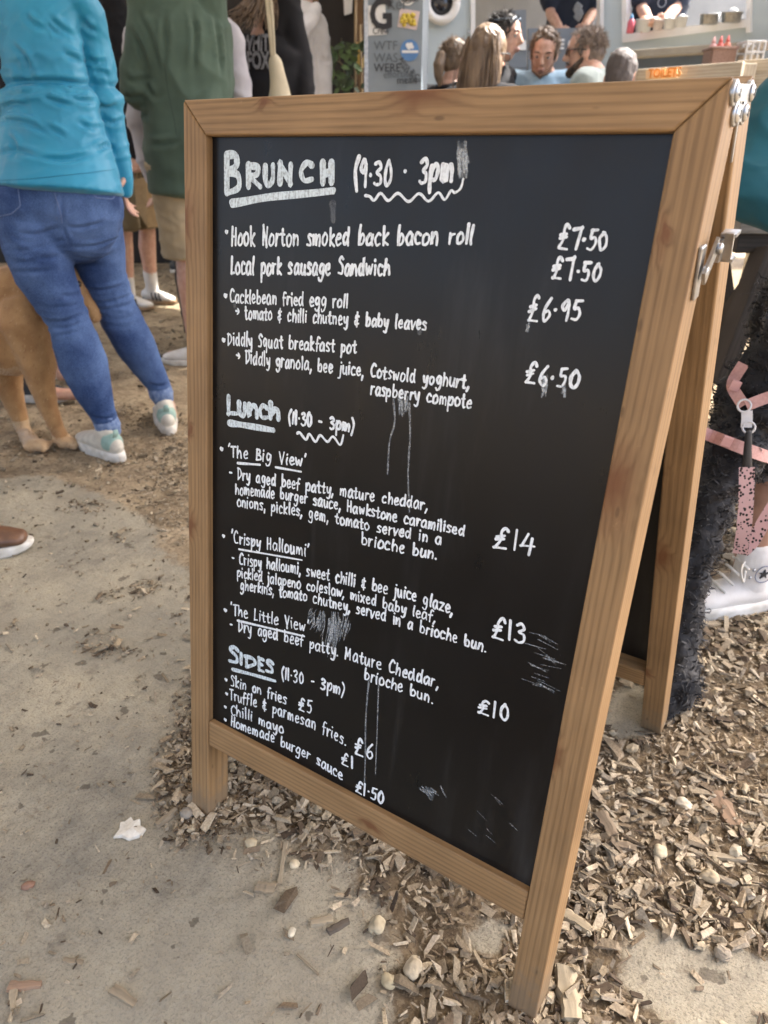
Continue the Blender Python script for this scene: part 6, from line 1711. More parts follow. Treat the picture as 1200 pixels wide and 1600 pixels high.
# pony tail
P, J = seated('person in black with fair hair tied in a ponytail, leftmost at the tables', 712, 95, 5.3, RGT * .75 + FWD * .65, 1.66, SKIN, M['black'], None, topname='top')
hair_short(J, P, HL, 1.0, 0, 3, 1.0); hair_tufts(J, P, HL, 1000, .03, 9, 1.0, .002, .3)
hd, f_, u_ = J['head'], J['hf'].normalized(), J['hu']
bm = bmesh.new(); loft(bm, [(hd - f_ * .085 + u_ * .03, .022, .022), (hd - f_ * .125 + u_ * .02, .034, .036), (hd - f_ * .145 - u_ * .03, .036, .036), (hd - f_ * .14 - u_ * .09, .028, .028), (hd - f_ * .13 - u_ * .14, .012, .012)], RGT, 14)
child('ponytail', remesh(bm, .008, 1, lambda q, n: .006 * mnoise.noise(Vector((q.x * 70, q.y * 70, q.z * 16)))), HL, P)
# long hair, glasses
P, J = seated('person with long straight brown hair and thin glasses, back to the sign', 764, 88, 4.2, RGT * .72 + FWD * .7, 1.68, SKIN, M['black'], None, topname='top')
hair_short(J, P, HL, 1.04, 0, 4, 1.06)
hd, f_, u_ = J['head'], J['hf'].normalized(), J['hu']; r_2 = f_.cross(u_)
bm = bmesh.new()
loft(bm, [(hd - f_ * .02 + u_ * .06, .078, .085), (hd - f_ * .03 - u_ * .02, .088, .085), (hd - f_ * .045 - u_ * .12, .096, .075), (hd - f_ * .06 - u_ * .24, .10, .055), (hd - f_ * .07 - u_ * .36, .085, .035)], r_2, 22)
child('long_hair', remesh(bm, .009, 2, lambda q, n: .007 * mnoise.noise(Vector((q.x * 55, q.y * 55, q.z * 5))) + .003 * mnoise.noise(Vector((q.x * 130, q.y * 130, q.z * 8)))), HL, P)
strands(P, HL, lambda t, rn: hd - f_ * (.02 + .06 * rn.random()) + r_2 * (t - .5) * .17 + u_ * rn.uniform(.02, .09), lambda t, rn: hd - f_ * (.03 + .1 * rn.random()) + r_2 * (t - .5) * .22 - u_ * rn.uniform(.22, .36), 240, .0035, 8, 'hair_lock', .012, lambda t: r_2 * (t - .5) * .09 - f_ * .04)
shades(J, P, M['darkrub'], name='glasses', rim=True)
# dark haired, mirrored sunglasses pushed up
P, J = seated('dark haired person with mirrored sunglasses pushed up on the head, behind the long hair', 788, 58, 5.2, RGT * .8 - FWD * .5, 1.78, SKIN, M['black'], None, topname='top', hf=RGT * .8 - FWD * .45)
hair_short(J, P, HD, 1.0, 0, 6, 1.0); hair_tufts(J, P, HD, 1200, .030, 7, 1.0, .0026, .6); face(J, P, HD); shades(J, P, LENS, up=.072, back=-.028, name='sunglasses', tilt=-.5)
# curly man facing us
P, J = seated('man with short curly brown hair in a pale blue shirt facing the sign', 850, 84, 5.3, -FWD * .9 - RGT * .22, 1.82, SKIN, M['paleblue'], None, hf=-FWD * .9 - RGT * .25 - UP * .28, hu=UP * .96 - FWD * .28, lean=.25, fat=1.08, shrug=.055, fwd=.02)
hair_short(J, P, hair_mat('curly_brown_hair', (.16, .105, .062), (.05, .032, .02), 90, (1, 1, 1)), 1.0, 60, 5, .97); hair_tufts(J, P, hair_mat('sunlit_brown_hair', (.30, .21, .13), (.14, .09, .055)), 1500, .030, 3, 1.0, .0026, 2.4); face(J, P, HB)  # paler locks carry the sun's rim light in their colour
bm = bmesh.new(); hd, f_ = J['head'], J['hf'].normalized(); u_ = J['hu'].normalized(); r_2 = f_.cross(u_)
stub = mat('short_stubble', (.30, .185, .125), (.22, .13, .085), .8, 300, .5, 600)
loft(bm, [(hd + f_ * .012 - r_2 * .0565 - u_ * .035, .006, .016), (hd + f_ * .05 - r_2 * .045 - u_ * .082, .012, .016), (hd + f_ * .072 - u_ * .105, .016, .016), (hd + f_ * .05 + r_2 * .045 - u_ * .082, .012, .016), (hd + f_ * .012 + r_2 * .0565 - u_ * .035, .006, .016)], u_, 10)
child('beard', bm, stub, P)
# bearded man in profile with sunglasses
P, J = seated('bearded man in dark sunglasses and a pale sage shirt turned to the left', 914, 82, 5.0, -RGT * .85 + FWD * .5, 1.80, SKIN, M['sage'], None, lean=.2, fat=1.1, shrug=.05, hf=-RGT * .92 + FWD * .25)
hair_short(J, P, hair_mat('greying_brown_hair', (.20, .15, .115), (.07, .05, .04)), 1.0, 0, 9, .97); hair_tufts(J, P, hair_mat('sunlit_greying_hair', (.30, .235, .18), (.15, .11, .08)), 1300, .026, 5, 1.0, .0024, 1.0); shades(J, P, GLASS)  # lighter tufts have the sunlight mixed into the hair colour
hd, f_ = J['head'], J['hf'].normalized(); u_ = J['hu']; r_2 = f_.cross(u_)
bm = bmesh.new()
loft(bm, [(hd + f_ * .0 - r_2 * .062 - u_ * .03, .010, .02), (hd + f_ * .045 - r_2 * .05 - u_ * .075, .018, .024), (hd + f_ * .078 - u_ * .105, .026, .026), (hd + f_ * .045 + r_2 * .05 - u_ * .075, .018, .024), (hd + f_ * .0 + r_2 * .062 - u_ * .03, .010, .02)], u_, 12)
loft(bm, [(hd + f_ * .085 - r_2 * .03 - u_ * .062, .006, .008), (hd + f_ * .102 - u_ * .050, .008, .007), (hd + f_ * .085 + r_2 * .03 - u_ * .062, .006, .008)], u_, 8)
child('beard', remesh(bm, .006, 1, lambda q, n: .004 * mnoise.noise(q * 90)), HB, P)
# shaved head
P, J = seated('person with a closely shaved dark head just showing above the top rail', 970, 120, 4.2, FWD * .8 + RGT * .4, 1.70, SKIN, M['slate'], None, topname='top')
hair_short(J, P, mat('shaved_stubble', (.10, .085, .08), (.055, .045, .042), .7, 400, .4, 900), 1.0, 0, 12, .99)

# ------------------------------------------------------------------ food truck
M['truck'] = mat('blue_grey_truck_paint', (.50, .58, .61), (.45, .53, .56), .45, 3, .05, 60); M['inner'] = mat('stainless_lining', (.42, .42, .41), (.34, .34, .33), .4, 4, metal=.1)
M['white_paint'] = mat('white_gloss_paint', (.80, .80, .78), (.72, .72, .70), .35, 8); M['darkgrey'] = mat('graphite_panel', (.17, .20, .23), (.14, .165, .19), .5, 5)
TL = 6.45
def quad(root, pts, t, m, name, push=0.0):
    """panel whose front corners are given as (px, py, depth); t thick, going away from the lens"""
    P = [at(x, y, d) + FWD * push for x, y, d in pts]
    n = (P[1] - P[0]).cross(P[-1] - P[0]).normalized()
    if n.dot(FWD) < 0: n = -n
    n = FWD if t > .3 else n
    bm = bmesh.new(); A = [bm.verts.new(p) for p in P]; B = [bm.verts.new(p + n * t) for p in P]; k = len(P)
    bm.faces.new(A); bm.faces.new(B[::-1])
    for i in range(k): bm.faces.new([A[i], B[i], B[(i + 1) % k], A[(i + 1) % k]])
    return child(name, bm, m, root, False)
tr0 = at(960, 300, TL); tr0.z = 0
truck = thing('food_truck', 'blue grey food truck with two open serving hatches', 'food truck', tr0)
def hz(px):                       # the right half of the truck comes towards us
    return TL - max(0, px - 945) * (.85 / 220)
def R4(x0, y0, x1, y1, y0b=None, y1b=None): return [(x0, y0, hz(x0)), (x1, y0b if y0b is not None else y0, hz(x1)), (x1, y1b if y1b is not None else y1, hz(x1)), (x0, y1, hz(x0))]
quad(truck, R4(655, -260, 737, 330), .06, M['truck'], 'body_panel')
quad(truck, R4(742, -260, 937, -120), .06, M['truck'], 'body_panel')
quad(truck, R4(742, 128, 937, 330), .06, M['truck'], 'body_panel')
quad(truck, R4(941, -260, 972, 330), .06, M['truck'], 'body_panel')
quad(truck, [(972, 67, hz(972)), (1166, 42, hz(1166)), (1166, 330, hz(1166)), (972, 330, hz(972))], .06, M['truck'], 'body_panel')
quad(truck, R4(1166, -300, 1420, 330), .06, M['truck'], 'body_panel')
quad(truck, R4(972, -300, 1166, -200), .06, M['truck'], 'body_panel')
quad(truck, R4(735, -150, 742, 135), .10, M['white_paint'], 'hatch_post', -.03)
quad(truck, R4(936, -150, 942, 50), .10, M['white_paint'], 'hatch_post', -.03)
quad(truck, [(970, 55, hz(970)), (1163, 31, hz(1163)), (1163, 44, hz(1163)), (970, 68, hz(970))], .05, M['white_paint'], 'sill', -.05)
quad(truck, [(969, -150, hz(969)), (976, -150, hz(976)), (976, 66, hz(976)), (969, 67, hz(969))], .06, M['white_paint'], 'hatch_frame', -.04)
quad(truck, [(1163, -150, hz(1163)), (1172, -150, hz(1172)), (1168, 52, hz(1168)), (1161, 53, hz(1161))], .06, M['white_paint'], 'hatch_frame', -.04)
quad(truck, [(825, 45, TL), (937, 44, TL), (937, 130, TL), (825, 130, TL)], .05, M['darkgrey'], 'counter_front', -.02)
quad(truck, [(742, 108, TL), (825, 108, TL), (825, 130, TL), (742, 130, TL)], .05, M['darkgrey'], 'counter_front', -.01)
# interior: back wall, ceiling, floor
quad(truck, [(560, -320, TL + 1.9), (1450, -320, TL + 1.3), (1450, 330, TL + 1.3), (560, 330, TL + 1.9)], .05, M['inner'], 'interior_wall')
quad(truck, [(742, 100, TL + .1), (937, 100, TL + .1), (937, 108, TL + .1), (742, 108, TL + .1)], .5, M['inner'], 'worktop')
quad(truck, [(974, 54, hz(974) + .1), (1162, 32, hz(1162) + .1), (1162, 36, hz(1162) + .1), (974, 60, hz(974) + .1)], .6, M['inner'], 'worktop')
cz = at(900, -240, TL)
bm = bmesh.new(); c0 = at(655, -262, TL); c1 = at(1420, -300, hz(1420)); c0.z = c1.z = max(c0.z, c1.z)
vs = [bm.verts.new(q) for q in (c0, at(945, -262, TL) * 1, c1, c1 + FWD * 2.6, c0 + FWD * 2.0)]
for v in vs: v.co.z = c0.z
ex = bmesh.ops.extrude_face_region(bm, geom=[bm.faces.new(vs)])
for v in [g_ for g_ in ex['geom'] if isinstance(g_, bmesh.types.BMVert)]: v.co.z += .08
child('roof', bm, M['truck'], truck, False)
bm = bmesh.new(); q = at(690, 4, TL - .06); 
P_ = [q + (RGT * math.cos(a) + UP * math.sin(a)) * .108 for a in [2 * math.pi * i / 40 for i in range(41)]]
loft(bm, [(v, .034, .03) for v in P_], FWD, 10, cap=False); child('porthole_frame', bm, M['white_paint'], truck)
bm = bmesh.new(); loft(bm, [(q + FWD * .01, .10, .10), (q + FWD * .03, .10, .10)], RGT, 32, cap=False); child('porthole_glass', bm, GLASS, truck)
bm = bmesh.new()
for yy in (10, 16): box(bm, at(664, yy * 1.3, TL - .05), (.05, .03, .018), Matrix.Rotation(AZ, 3, 'Z'))
bm.free()
quad(truck, [(657, 10, TL), (668, 10, TL), (668, 15, TL), (657, 15, TL)], .03, M['steel'], 'latch', -.05)
quad(truck, [(657, 22, TL), (668, 22, TL), (668, 27, TL), (657, 27, TL)], .03, M['steel'], 'latch', -.05)
for yy in (48, 72): quad(truck, [(731, yy, TL), (735, yy, TL), (735, yy + 5, TL), (731, yy + 5, TL)], .02, M['steel'], 'hinge', -.03)
text_mesh('E O', .085, M['white_paint'], at(871, 76, TL - .045), RGT, UP, truck, 'lettering', .002, 'LEFT', None, 1.1, .003)
# screen by the hatch
sc_ = at(808, 60, TL - .3)
scr = thing('menu_screen', 'dark grey panel with white slips stuck on it beside the left hatch', 'panel', sc_)
quad(scr, [(795, 16, TL - .25), (822, 15, TL - .25), (823, 106, TL - .25), (796, 106, TL - .25)], .04, M['darkgrey'], 'panel')
quad(scr, [(800, 63, TL - .27), (822, 63, TL - .27), (822, 78, TL - .27), (800, 78, TL - .27)], .01, M['white_paint'], 'paper_slip')
quad(scr, [(803, 38, TL - .27), (812, 38, TL - .27), (812, 48, TL - .27), (803, 48, TL - .27)], .01, M['white_paint'], 'paper_slip')
quad(scr, [(804, 30, TL - .27), (813, 30, TL - .27), (813, 36, TL - .27), (804, 36, TL - .27)], .01, M['white_paint'], 'paper_slip')
# the two cooks
def cook(label, px, py_c, D, H, elL, wrL, elR, wrR):
    b = at(px, 30, D); b.z = 0
    c = at(px, py_c, D)                    # chest height read from the photo
    P = thing('person', label, 'person', b)
    J = pose(b, -FWD, H)
    d = c - J['chest']; d = Vector((0, 0, d.z))
    for k in J:
        if isinstance(J[k], Vector) and k not in ('base', 'f', 'r', 'hf', 'hu'): J[k] = J[k] + d
    J['elR'], J['wrR'], J['elL'], J['wrL'] = [at(*q) for q in (elL, wrL, elR, wrR)]
    body(J, P, SKIN, .008, ('L', 'R'), (.9, .9), palm={'L': -UP, 'R': -UP})
    t_ = top(J, P, M['navy'], 'tshirt', .03, 1.08, .02, .36, .011, folds(.010, 6, 9, px), 1.2); trousers(J, P, M['black']); hair_short(J, P, HB); face(J, P, HB)
    for k in 'LR':
        A = J['an' + k].copy(); shoe(P, Vector((A.x, A.y, A.z - .085)), J['f'], M['slate'], M['sole_white'])
    return P, J, t_
CK = TL + .55
P, J, t_ = cook('cook in a navy T shirt leaning over the left hatch counter', 892, -8, CK, 1.80, (860, 22, CK - .12), (874, 42, CK - .28), (924, 22, CK - .12), (913, 40, CK - .28))
bm = bmesh.new(); S_ = snap_line(t_, dense([(906, 6), (901, 14), (906, 22), (900, 30)], 2))
if len(S_) > 3: loft(bm, [(q - FWD * .002, .030, .004) for q in S_], RGT, 8); child('chest_print', bm, mat('pale_print', (.30, .33, .36), None, .9), t_)
P, J, t_ = cook('cook in a navy T shirt working behind the tubs in the right hatch', 1029, -6, 6.45, 1.80, (1003, 14, 6.3), (1015, 33, 6.08), (1056, 14, 6.3), (1038, 30, 6.08))
bm = bmesh.new(); q = snap_line(t_, [(1034, 4)])
if q:
    P_ = [q[0] - FWD * .004 + (RGT * math.cos(a) + UP * math.sin(a)) * .028 for a in [2 * math.pi * i / 20 for i in range(21)]]
    loft(bm, [(v, .004, .003) for v in P_], FWD, 6, cap=False); child('chest_badge', bm, mat('pale_badge', (.35, .4, .45), None, .9), t_)
# things on the sill
def tub(label, px, py, w, h, D, m, lid=None):
    c = at(px, py, D); W = pr(c, w); Hh = pr(c, h)
    t = thing('food_tub', label, 'tub', c)
    bm = bmesh.new(); n = 28
    def rect(s, z, inset=0):
        out = []
        for i in range(n):
            a = 2 * math.pi * i / n; x = math.copysign(abs(math.cos(a)) ** .4, math.cos(a)); y = math.copysign(abs(math.sin(a)) ** .4, math.sin(a))
            out.append(bm.verts.new(c + RGT * x * (W / 2 * s - inset) + FWD * y * (W * .32 * s - inset) + UP * z))
        return out
    L = [rect(.86, 0), rect(1, Hh), rect(1.05, Hh), rect(1.05, Hh + .006), rect(1, Hh + .006, .006), rect(.86, .008, .006)]
    for a, b in zip(L[:-1], L[1:]):
        for i in range(n): bm.faces.new([a[i], a[(i + 1) % n], b[(i + 1) % n], b[i]])
    bm.faces.new(L[0][::-1]); bm.faces.new(L[-1])
    child('tub_body', bm, m, t, True)
    if lid:
        bm = bmesh.new(); loft(bm, [(c + UP * Hh * .55, W * .40, W * .26), (c + UP * Hh * .9, W * .42, W * .28), (c + UP * Hh * 1.1, W * .30, W * .2)], RGT, 20)
        child('food', bm, lid, t)
    return t
M['clearish'] = mat('cloudy_plastic', (.55, .55, .53), (.46, .46, .45), .3, 20); M['peach'] = mat('peach_sauce', (.62, .38, .24), (.52, .26, .14), .5, 60)
tub('cloudy tub of orange salad at the left of the right hatch sill', 1004, 50, 24, 15, 6.02, M['clearish'], M['peach'])
tub('small pinkish tub second along the right hatch sill', 1027, 47, 15, 12, 5.96, mat('pinkish_plastic', (.55, .47, .44), None, .35), M['peach'])
tub('white tub standing third along the right hatch sill', 1045, 46, 18, 13, 5.90, M['clearish'], M['white_paint'])
tub('white tub touching the third one on the sill', 1063, 43, 17, 13, 5.84, M['clearish'], M['white_paint'])
tub('wide steel tray near the right end of the sill', 1107, 38, 28, 12, 5.72, M['steel'])
tub('steel tray with pale lid at the far right of the sill', 1142, 35, 30, 12, 5.6, M['steel'], M['clearish'])
def squeezy(label, px, py, h, D, m, cap, root_group=None, wk=.42):
    c = at(px, py, D); Hh = pr(c, h); r = Hh * wk * .5
    t = thing('sauce_bottle', label, 'bottle', c, group=root_group)
    bm = bmesh.new(); loft(bm, [(c, r, r), (c + UP * Hh * .55, r, r), (c + UP * Hh * .68, r * .7, r * .7), (c + UP * Hh * .74, r * .45, r * .45)], RGT, 16, cap=False); child('bottle_body', bm, m, t)
    bm = bmesh.new(); loft(bm, [(c + UP * Hh * .73, r * .55, r * .55), (c + UP * Hh * .8, r * .5, r * .5), (c + UP * Hh, r * .14, r * .14)], RGT, 14, cap=False); child('cap', bm, cap, t)
    return t
M['pinksauce'] = mat('pink_squeezy_plastic', (.70, .16, .20), (.6, .11, .15), .35, 20); M['redsauce'] = mat('ketchup_red_plastic', (.62, .14, .11), (.52, .10, .08), .35, 20); M['palesauce'] = mat('pale_pink_plastic', (.66, .36, .33), None, .35); M['bluecap'] = mat('blue_cap', (.10, .33, .55), None, .4)
squeezy('pink bottle with a blue cap at the left end of the right hatch sill', 984, 52, 26, 6.1, M['pinksauce'], M['bluecap'])
# ledge below the hatch with condiments
lg = at(1080, 85, 5.0); lg.z = 0
ledge = thing('counter_ledge', 'rough pale wooden ledge fixed below the right hatch', 'ledge', lg)
DL = lambda x: hz(x) - .45
def pz(x, y, d=0): return at(x, y, DL(x) + d)
a, b = pz(978, 86), pz(1196, 71); plank(ledge, a, b, .10, .045, M['pale_wood'], 'plank')
a, b = pz(963, 88, .14), pz(1185, 73, .14); plank(ledge, a, b, .14, .045, M['pale_wood'], 'plank')
for x in (990, 1185): plank(ledge, pz(x, 92, .2), Vector((pz(x, 92, .2).x, pz(x, 92, .2).y, 0.0)), .07, .05, M['dark_wood'], 'leg', RGT)
quad(ledge, [(985, 90, DL(985) + .16), (1190, 78, DL(1190) + .16), (1190, 135, DL(1190) + .16), (985, 135, DL(985) + .16)], .03, M['darkgrey'], 'front_panel')
bx = at(1121, 104, 4.55)
M['wicker'] = mat('brown_wicker', (.30, .19, .14), (.17, .10, .075), .8, 160, .8, 160, stretch=(1, 1, 2.5))
bk = thing('condiment_basket', 'brown wicker basket holding three sauce bottles', 'basket', bx)
bm = bmesh.new(); W, Dp, Hh = pr(bx, 36), .12, pr(bx, 23)
Rz = Matrix.Rotation(AZ, 3, 'Z')
for dx, dy, sx, sy in ((0, -Dp / 2, W, .01), (0, Dp / 2, W, .01), (-W / 2, 0, .01, Dp - .012), (W / 2, 0, .01, Dp - .012)): box(bm, bx + Rz @ Vector((dx, dy, Hh / 2)), (sx, sy, Hh), Rz)
box(bm, bx + UP * .004, (W - .012, Dp - .012, .006), Rz)
child('basket_wall', bm, M['wicker'], bk, False)
bm = bmesh.new(); hw_ = W / 2 + .004; hd_ = Dp / 2 + .004
tube(bm, [bx + Rz @ Vector((x, y, Hh)) for x, y in ((-hw_, -hd_), (hw_, -hd_), (hw_, hd_), (-hw_, hd_), (-hw_, -hd_))], .008, 8); child('rim', bm, M['wicker'], bk)
squeezy('palest pink squeezy bottle, left of the three in the wicker basket', 1110, 97, 34, 4.55, M['palesauce'], M['palesauce'], None, .36)
squeezy('red squeezy bottle in the middle of the wicker basket', 1121, 96, 34, 4.55, M['redsauce'], M['redsauce'], None, .36)
squeezy('orange red squeezy bottle at the right of the wicker basket', 1132, 95, 34, 4.55, mat('orange_red_plastic', (.68, .22, .13), None, .35), M['redsauce'], None, .36)
nb = at(1168, 100, 4.5)
rack = thing('cutlery_box', 'clear box of wooden cutlery and napkins beside the wicker basket', 'box', nb)
bm = bmesh.new(); W = pr(nb, 27); Hh = pr(nb, 28)
for k in range(4):
    x = -W / 2 + W * k / 3; tube(bm, [nb + Rz @ Vector((x, -.06, 0)), nb + Rz @ Vector((x, -.06, Hh))], .006, 6)
    tube(bm, [nb + Rz @ Vector((x, .06, 0)), nb + Rz @ Vector((x, .06, Hh))], .006, 6)
for z in (0, Hh * .5, Hh):
    for y in (-.06, .06): tube(bm, [nb + Rz @ Vector((-W / 2, y, z)), nb + Rz @ Vector((W / 2, y, z))], .006, 6)
for x in (-W / 2, W / 2):
    for z in (0, Hh): tube(bm, [nb + Rz @ Vector((x, -.06, z)), nb + Rz @ Vector((x, .06, z))], .006, 6)
child('box_frame', bm, M['clearish'], rack)
bm = bmesh.new(); box(bm, nb + UP * Hh * .22, (W * .85, .09, Hh * .36), Rz); child('napkins', bm, mat('cream_napkins', (.66, .56, .40), (.5, .42, .3), .8, 200, stretch=(.2, .2, 3)), rack, False)
bm = bmesh.new(); box(bm, nb + UP * Hh * .66, (W * .8, .08, Hh * .2), Rz); child('cutlery', bm, M['pale_wood'], rack, False)
# rail with the TOILETS sign
tr_ = at(1100, 118, 3.6); tr_.z = 0
rail = thing('timber_rail', 'bleached timber rail carrying an orange TOILETS sign', 'rail', tr_)
plank(rail, at(996, 124, 3.75), at(1160, 113, 3.45), .035, .075, M['pale_wood'], 'plank')
plank(rail, at(1150, 108, 3.60), at(1250, 102, 3.45), .035, .06, M['pale_wood'], 'plank')
plank(rail, at(1150, 132, 3.58), at(1250, 126, 3.43), .035, .06, M['pale_wood'], 'plank')
for x, y, d in ((1005, 124, 3.80), (1165, 113, 3.52), (1240, 118, 3.50)):
    q = at(x, y, d); plank(rail, q + UP * .03, Vector((q.x, q.y, 0)), .06, .06, M['pale_wood'], 'post', RGT)
nrm = (at(1160, 113, 3.45) - at(996, 124, 3.75)).normalized(); nd = nrm.cross(UP)
quad(rail, [(1009, 110, 3.665), (1058, 107, 3.575), (1058, 121, 3.575), (1009, 124, 3.665)], .006, mat('pale_orange_board', (.72, .50, .26), (.62, .45, .28), .8, 30), 'sign_board')
text_mesh('TOILETS', .048, mat('orange_paint', (.72, .26, .04), None, .7), at(1012, 122, 3.64), nrm, UP, rail, 'lettering', .001, 'LEFT', None, .80, .0015)

# ------------------------------------------------------------------ grey sticker covered box behind the rail
CD = 4.6
cb = at(615, 300, CD); cb.z = 0
cab = thing('metal_locker', 'tall grey metal locker covered in stickers and marker scrawl', 'locker', cb)
M['locker'] = mat('grey_blue_metal', (.24, .28, .31), (.20, .24, .27), .5, 6, .08, 40)
P0, P1 = at(573, 300, CD), at(655, 300, CD)
zt_ = at(600, -200, CD).z
def xyz(P, z): return Vector((P.x, P.y, z))
bm = bmesh.new(); dpv = FWD * .55 + RGT * .32
vs = [bm.verts.new(q) for q in (xyz(P0, 0), xyz(P1, 0), xyz(at(668, 100, CD + .5), 0), xyz(at(590, 100, CD + .5), 0), xyz(P0, zt_), xyz(P1, zt_), xyz(at(668, 100, CD + .5), zt_), xyz(at(590, 100, CD + .5), zt_))]
for f_ in ((0, 3, 2, 1), (4, 5, 6, 7), (0, 1, 5, 4), (1, 2, 6, 5), (2, 3, 7, 6), (3, 0, 4, 7)): bm.faces.new([vs[i] for i in f_])
child('locker_body', bm, M['locker'], cab, False)
quad(cab, [(568, -180, CD), (574, -180, CD), (576, 250, CD), (570, 250, CD)], .03, M['steel'], 'corner_strip', -.02)
M['ink'] = mat('black_marker', (.03, .03, .035), None, .7); M['fadeink'] = mat('faded_marker', (.13, .155, .175), None, .8)
def flat(pts, m, name, push=-.004, t=.003): return quad(cab, [(x, y, CD) for x, y in pts], t, m, name, push)
po = flat([(573, 9), (602, 7), (604, 54), (575, 56)], M['white_paint'], 'poster')
text_mesh('G', .185, M['ink'], at(577, 44, CD - .010), RGT, UP, cab, 'lettering', .0008, 'LEFT', None, .92, .005)
text_mesh('Crew', .042, M['ink'], at(582, 53, CD - .010), RGT, UP, cab, 'lettering', .0006, 'LEFT', None, .9)
flat([(625, 13), (656, 18), (651, 47), (621, 42)], mat('pink_card', (.68, .56, .55), None, .6), 'sticker')
rn = random.Random(4)
bm = bmesh.new()
for i in range(26):
    c = at(627 + rn.random() * 22, 22 + rn.random() * 18, CD - .008 - i * .0002); loft(bm, [(c, .012, .010), (c - FWD * .0006, .012, .010)], RGT, 7, cap=False)
obj_ = child('sticker_print', remesh(bm, .006, 0) if False else bm, mat('yellow_print', (.68, .55, .07), (.5, .35, .05), .6, 90), cab); tag(obj_, kind='stuff')
def disc(px, py, rpx, m, name, d=-.006):
    bm = bmesh.new(); c = at(px, py, CD) + FWD * d; r = pr(c, rpx); loft(bm, [(c, r, r), (c - FWD * .002, r, r)], RGT, 36, cap=False); return child(name, bm, m, cab, False)
disc(637, -6, 12.5, M['white_paint'], 'round_sticker'); disc(637, -6, 10, M['locker'], 'sticker_ring', -.009); disc(637, -6, 8.5, M['white_paint'], 'sticker_centre', -.012)
text_mesh('nation', .035, M['ink'], at(627, 2, CD - .018), RGT, UP, cab, 'lettering', .0006, 'LEFT', None, 1, .001)
disc(640, 79, 14.5, mat('blue_sticker', (.10, .24, .50), None, .5), 'round_sticker')
flat([(628, 79), (653, 79), (653, 83), (628, 83)], M['white_paint'], 'sticker_band', -.011)
for x, y, r in ((637, 71, 3.2), (642, 70, 2.8), (639, 74, 3.4), (644, 74, 2.4)): disc(x, y, r, M['white_paint'], 'sticker_emblem', -.0100 - r * .0004)
for s, x, y, sz, m_, an in (('Rei', 604, 15, .075, 'fadeink', 0), ('WTF', 584, 78, .06, 'fadeink', 0), ('WAS', 584, 97, .06, 'fadeink', 0), ('WERE', 584, 112, .055, 'ink', 0), ('effortless', 599, 122, .048, 'fadeink', .05), ('mean', 620, 131, .05, 'ink', .05),
                            ('Anna & Co', 623, 93, .035, 'ink', -.75), ('meet us at', 622, 100, .032, 'ink', -.75)):
    text_mesh(s, sz, M[m_], at(x, y, CD - .008), RGT * math.cos(an) + UP * math.sin(an), UP * math.cos(an) - RGT * math.sin(an), cab, 'scrawl', .0004, 'LEFT', None, 1)

# ------------------------------------------------------------------ dark shed with plants behind the queue
SD = 7.4
sb_ = at(300, 300, SD); sb_.z = 0
shed = thing('timber_shed', 'dark timber shed wall behind the queue', 'shed', sb_)
M['shed'] = wood('black_stained_boards', (.040, .034, .030), (.014, .012, .011), rough=.7)  # near black boards paint in the gloom of the shed's interior
xs = list(range(-260, 575, 26))
for i, x in enumerate(xs):
    a = at(x, 300, SD); b = at(x, -300, SD); b = Vector((a.x, a.y, 3.1)); a.z = 0
    plank(shed, a, b, pr(a, 25.5), .03, M['shed'], 'board', RGT.cross(UP) * -1)
M['postwood'] = wood('brown_post_timber', (.20, .12, .06), (.09, .05, .025), rough=.7)
for x, w in ((501, .07), (566, .05), (180, .09)):
    a = at(x, 300, SD - .25); plank(shed, Vector((a.x, a.y, 0)), Vector((a.x, a.y, 3.0)), w, .07, M['postwood'], 'post', FWD)
win = quad(shed, [(535, -40, SD - .06), (552, -40, SD - .06), (550, 20, SD - .06), (538, 24, SD - .06)], .02, M['white_paint'], 'bright_window')  # plain white paint stands in for the window's brightness
a = at(554, 70, SD - .5)
ys = thing('yellow_sign', 'small yellow sign with a black figure seven hung on a bamboo cane', 'sign', a)
quad(ys, [(556, 66, 5.6), (571, 66, 5.6), (571, 105, 5.6), (556, 105, 5.6)], .02, mat('yellow_card', (.62, .42, .10), (.5, .33, .08), .7), 'board')
text_mesh('7', .16, M['ink'], at(559, 99, 5.58), RGT, UP, ys, 'lettering', .0006, 'LEFT', None, .8)
M['leaf'] = mat('fresh_green_leaf', (.115, .19, .055), (.06, .11, .035), .5, 25, .2, 60); M['leafd'] = mat('dark_green_leaf', (.055, .085, .035), (.03, .05, .02), .5, 25); M['stem'] = mat('twining_stem', (.20, .16, .09), None, .8)
M['cane'] = mat('bamboo_cane', (.42, .31, .16), (.30, .2, .1), .6, 20)
def leaf(bm, P, d, n, L, W):
    d = d.normalized(); x = d.cross(n).normalized(); rows = []
    for t, w, z in ((0, .05, 0), (.2, .7, .03), (.45, 1.0, .05), (.7, .75, .03), (.9, .3, -.02), (1, .02, -.06)):
        c = P + d * L * t + n * L * z; rows.append([bm.verts.new(c - x * W * w / 2 + n * W * w * .12), bm.verts.new(c), bm.verts.new(c + x * W * w / 2 + n * W * w * .12)])
    for a, b in zip(rows[:-1], rows[1:]):
        bm.faces.new([a[0], a[1], b[1], b[0]]); bm.faces.new([a[1], a[2], b[2], b[1]])
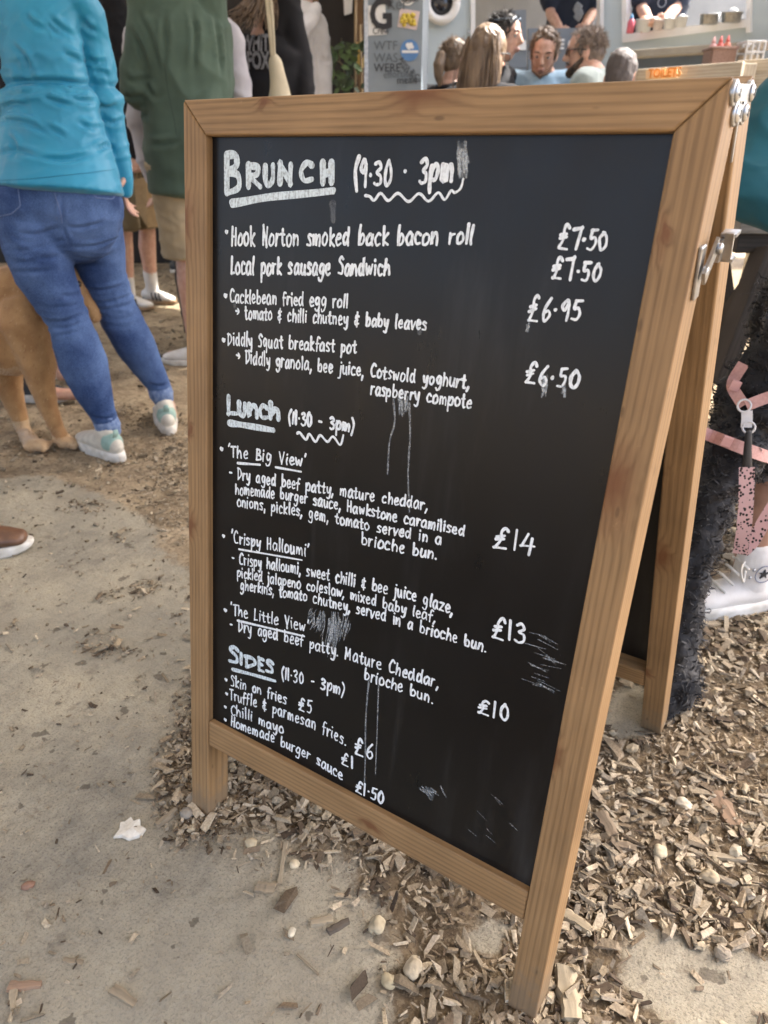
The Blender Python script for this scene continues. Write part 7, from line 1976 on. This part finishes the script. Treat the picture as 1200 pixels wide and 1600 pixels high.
def climber(label, base_px, D, canes, stems, leaves, seed):
    q = at(*base_px, D); q.z = 0; t = thing('climbing_plant', label, 'plant', q); rn = random.Random(seed)
    for (x0, y0, x1, y1) in canes:
        bm = bmesh.new(); tube(bm, [at(x0, y0, D), at((x0 + x1) / 2 + 1, (y0 + y1) / 2, D), at(x1, y1, D)], .008, 8); child('cane', bm, M['cane'], t)
    for S in stems:
        bm = bmesh.new(); tube(bm, catmull([at(x, y, D - .05 + .03 * rn.random()) for x, y in S], 5), .004, 6, .0022); child('stem', bm, M['stem'], t)
    for (x, y, s, k) in leaves:
        bm = bmesh.new(); p = at(x, y, D - .06); an = rn.uniform(0, 6.28)
        d = RGT * math.cos(an) + UP * math.sin(an) + FWD * rn.uniform(-.4, .4); n = (-FWD + UP * rn.uniform(-.3, .8) + RGT * rn.uniform(-.5, .5)).normalized()
        L = pr(p, s); leaf(bm, p, d, n, L, L * .55); child('leaf', bm, M['leaf'] if k else M['leafd'], t)
rn = random.Random(9)
lv = [(450, 44, 14, 1), (438, 60, 13, 1), (456, 66, 15, 1), (452, 82, 17, 1), (462, 88, 14, 0), (493, 86, 16, 1), (521, 76, 15, 1), (532, 104, 16, 1), (543, 122, 20, 1), (447, 98, 12, 0)]
lv += [(rn.uniform(520, 566), rn.uniform(70, 140), rn.uniform(10, 20), rn.random() < .45) for _ in range(60)]
climber('leafy climber trailing along canes in front of the dark shed', (545, 300), 5.4, [(556, -60, 553, 300), (563, 40, 566, 300)],
        [[(560, 140), (540, 105), (520, 92), (500, 84), (478, 80), (460, 80), (448, 66), (450, 44)], [(545, 300), (548, 180), (540, 120), (530, 90), (534, 60)], [(455, 80), (450, 90), (446, 100)]], lv, 2)
# ------------------------------------------------------------------ unseen canopy added overhead (above the picture) to keep sun off queue and sign
def canopy_mat():
    m, nt, N, Lk, b = nodes('translucent_roof_sheet')
    b.inputs['Base Color'].default_value = (.72, .70, .66, 1); b.inputs['Roughness'].default_value = .6
    t = N.new('ShaderNodeBsdfTranslucent'); t.inputs['Color'].default_value = (.74, .77, .80, 1)
    mx = N.new('ShaderNodeMixShader'); mx.inputs[0].default_value = .06
    Lk.new(b.outputs[0], mx.inputs[1]); Lk.new(t.outputs[0], mx.inputs[2]); Lk.new(mx.outputs[0], N['Material Output'].inputs['Surface'])
    return m
can = thing('canopy', 'translucent corrugated canopy roof over the queue and the sign', 'canopy', (-3, 0, 0))
def sheet(x0, x1, y0, y1, z):
    bm = bmesh.new(); n = int((x1 - x0) / .05); A = []; 
    for i in range(n + 1):
        x = x0 + (x1 - x0) * i / n; h = .018 * math.sin(i * 1.5708)
        A.append((bm.verts.new((x, y0, z + h)), bm.verts.new((x, y1, z + h + .12))))
    for a, b in zip(A[:-1], A[1:]): bm.faces.new([a[0], b[0], b[1], a[1]])
    o = child('roof_sheet', bm, M['canopy'], can, True)
M['canopy'] = canopy_mat()
sheet(-9, 1.95, -4.8, 3.85, 2.75)
sheet(-9, -1.3, 3.87, 5.0, 2.87)
sheet(-9, -2.6, 5.02, 9, 2.92)
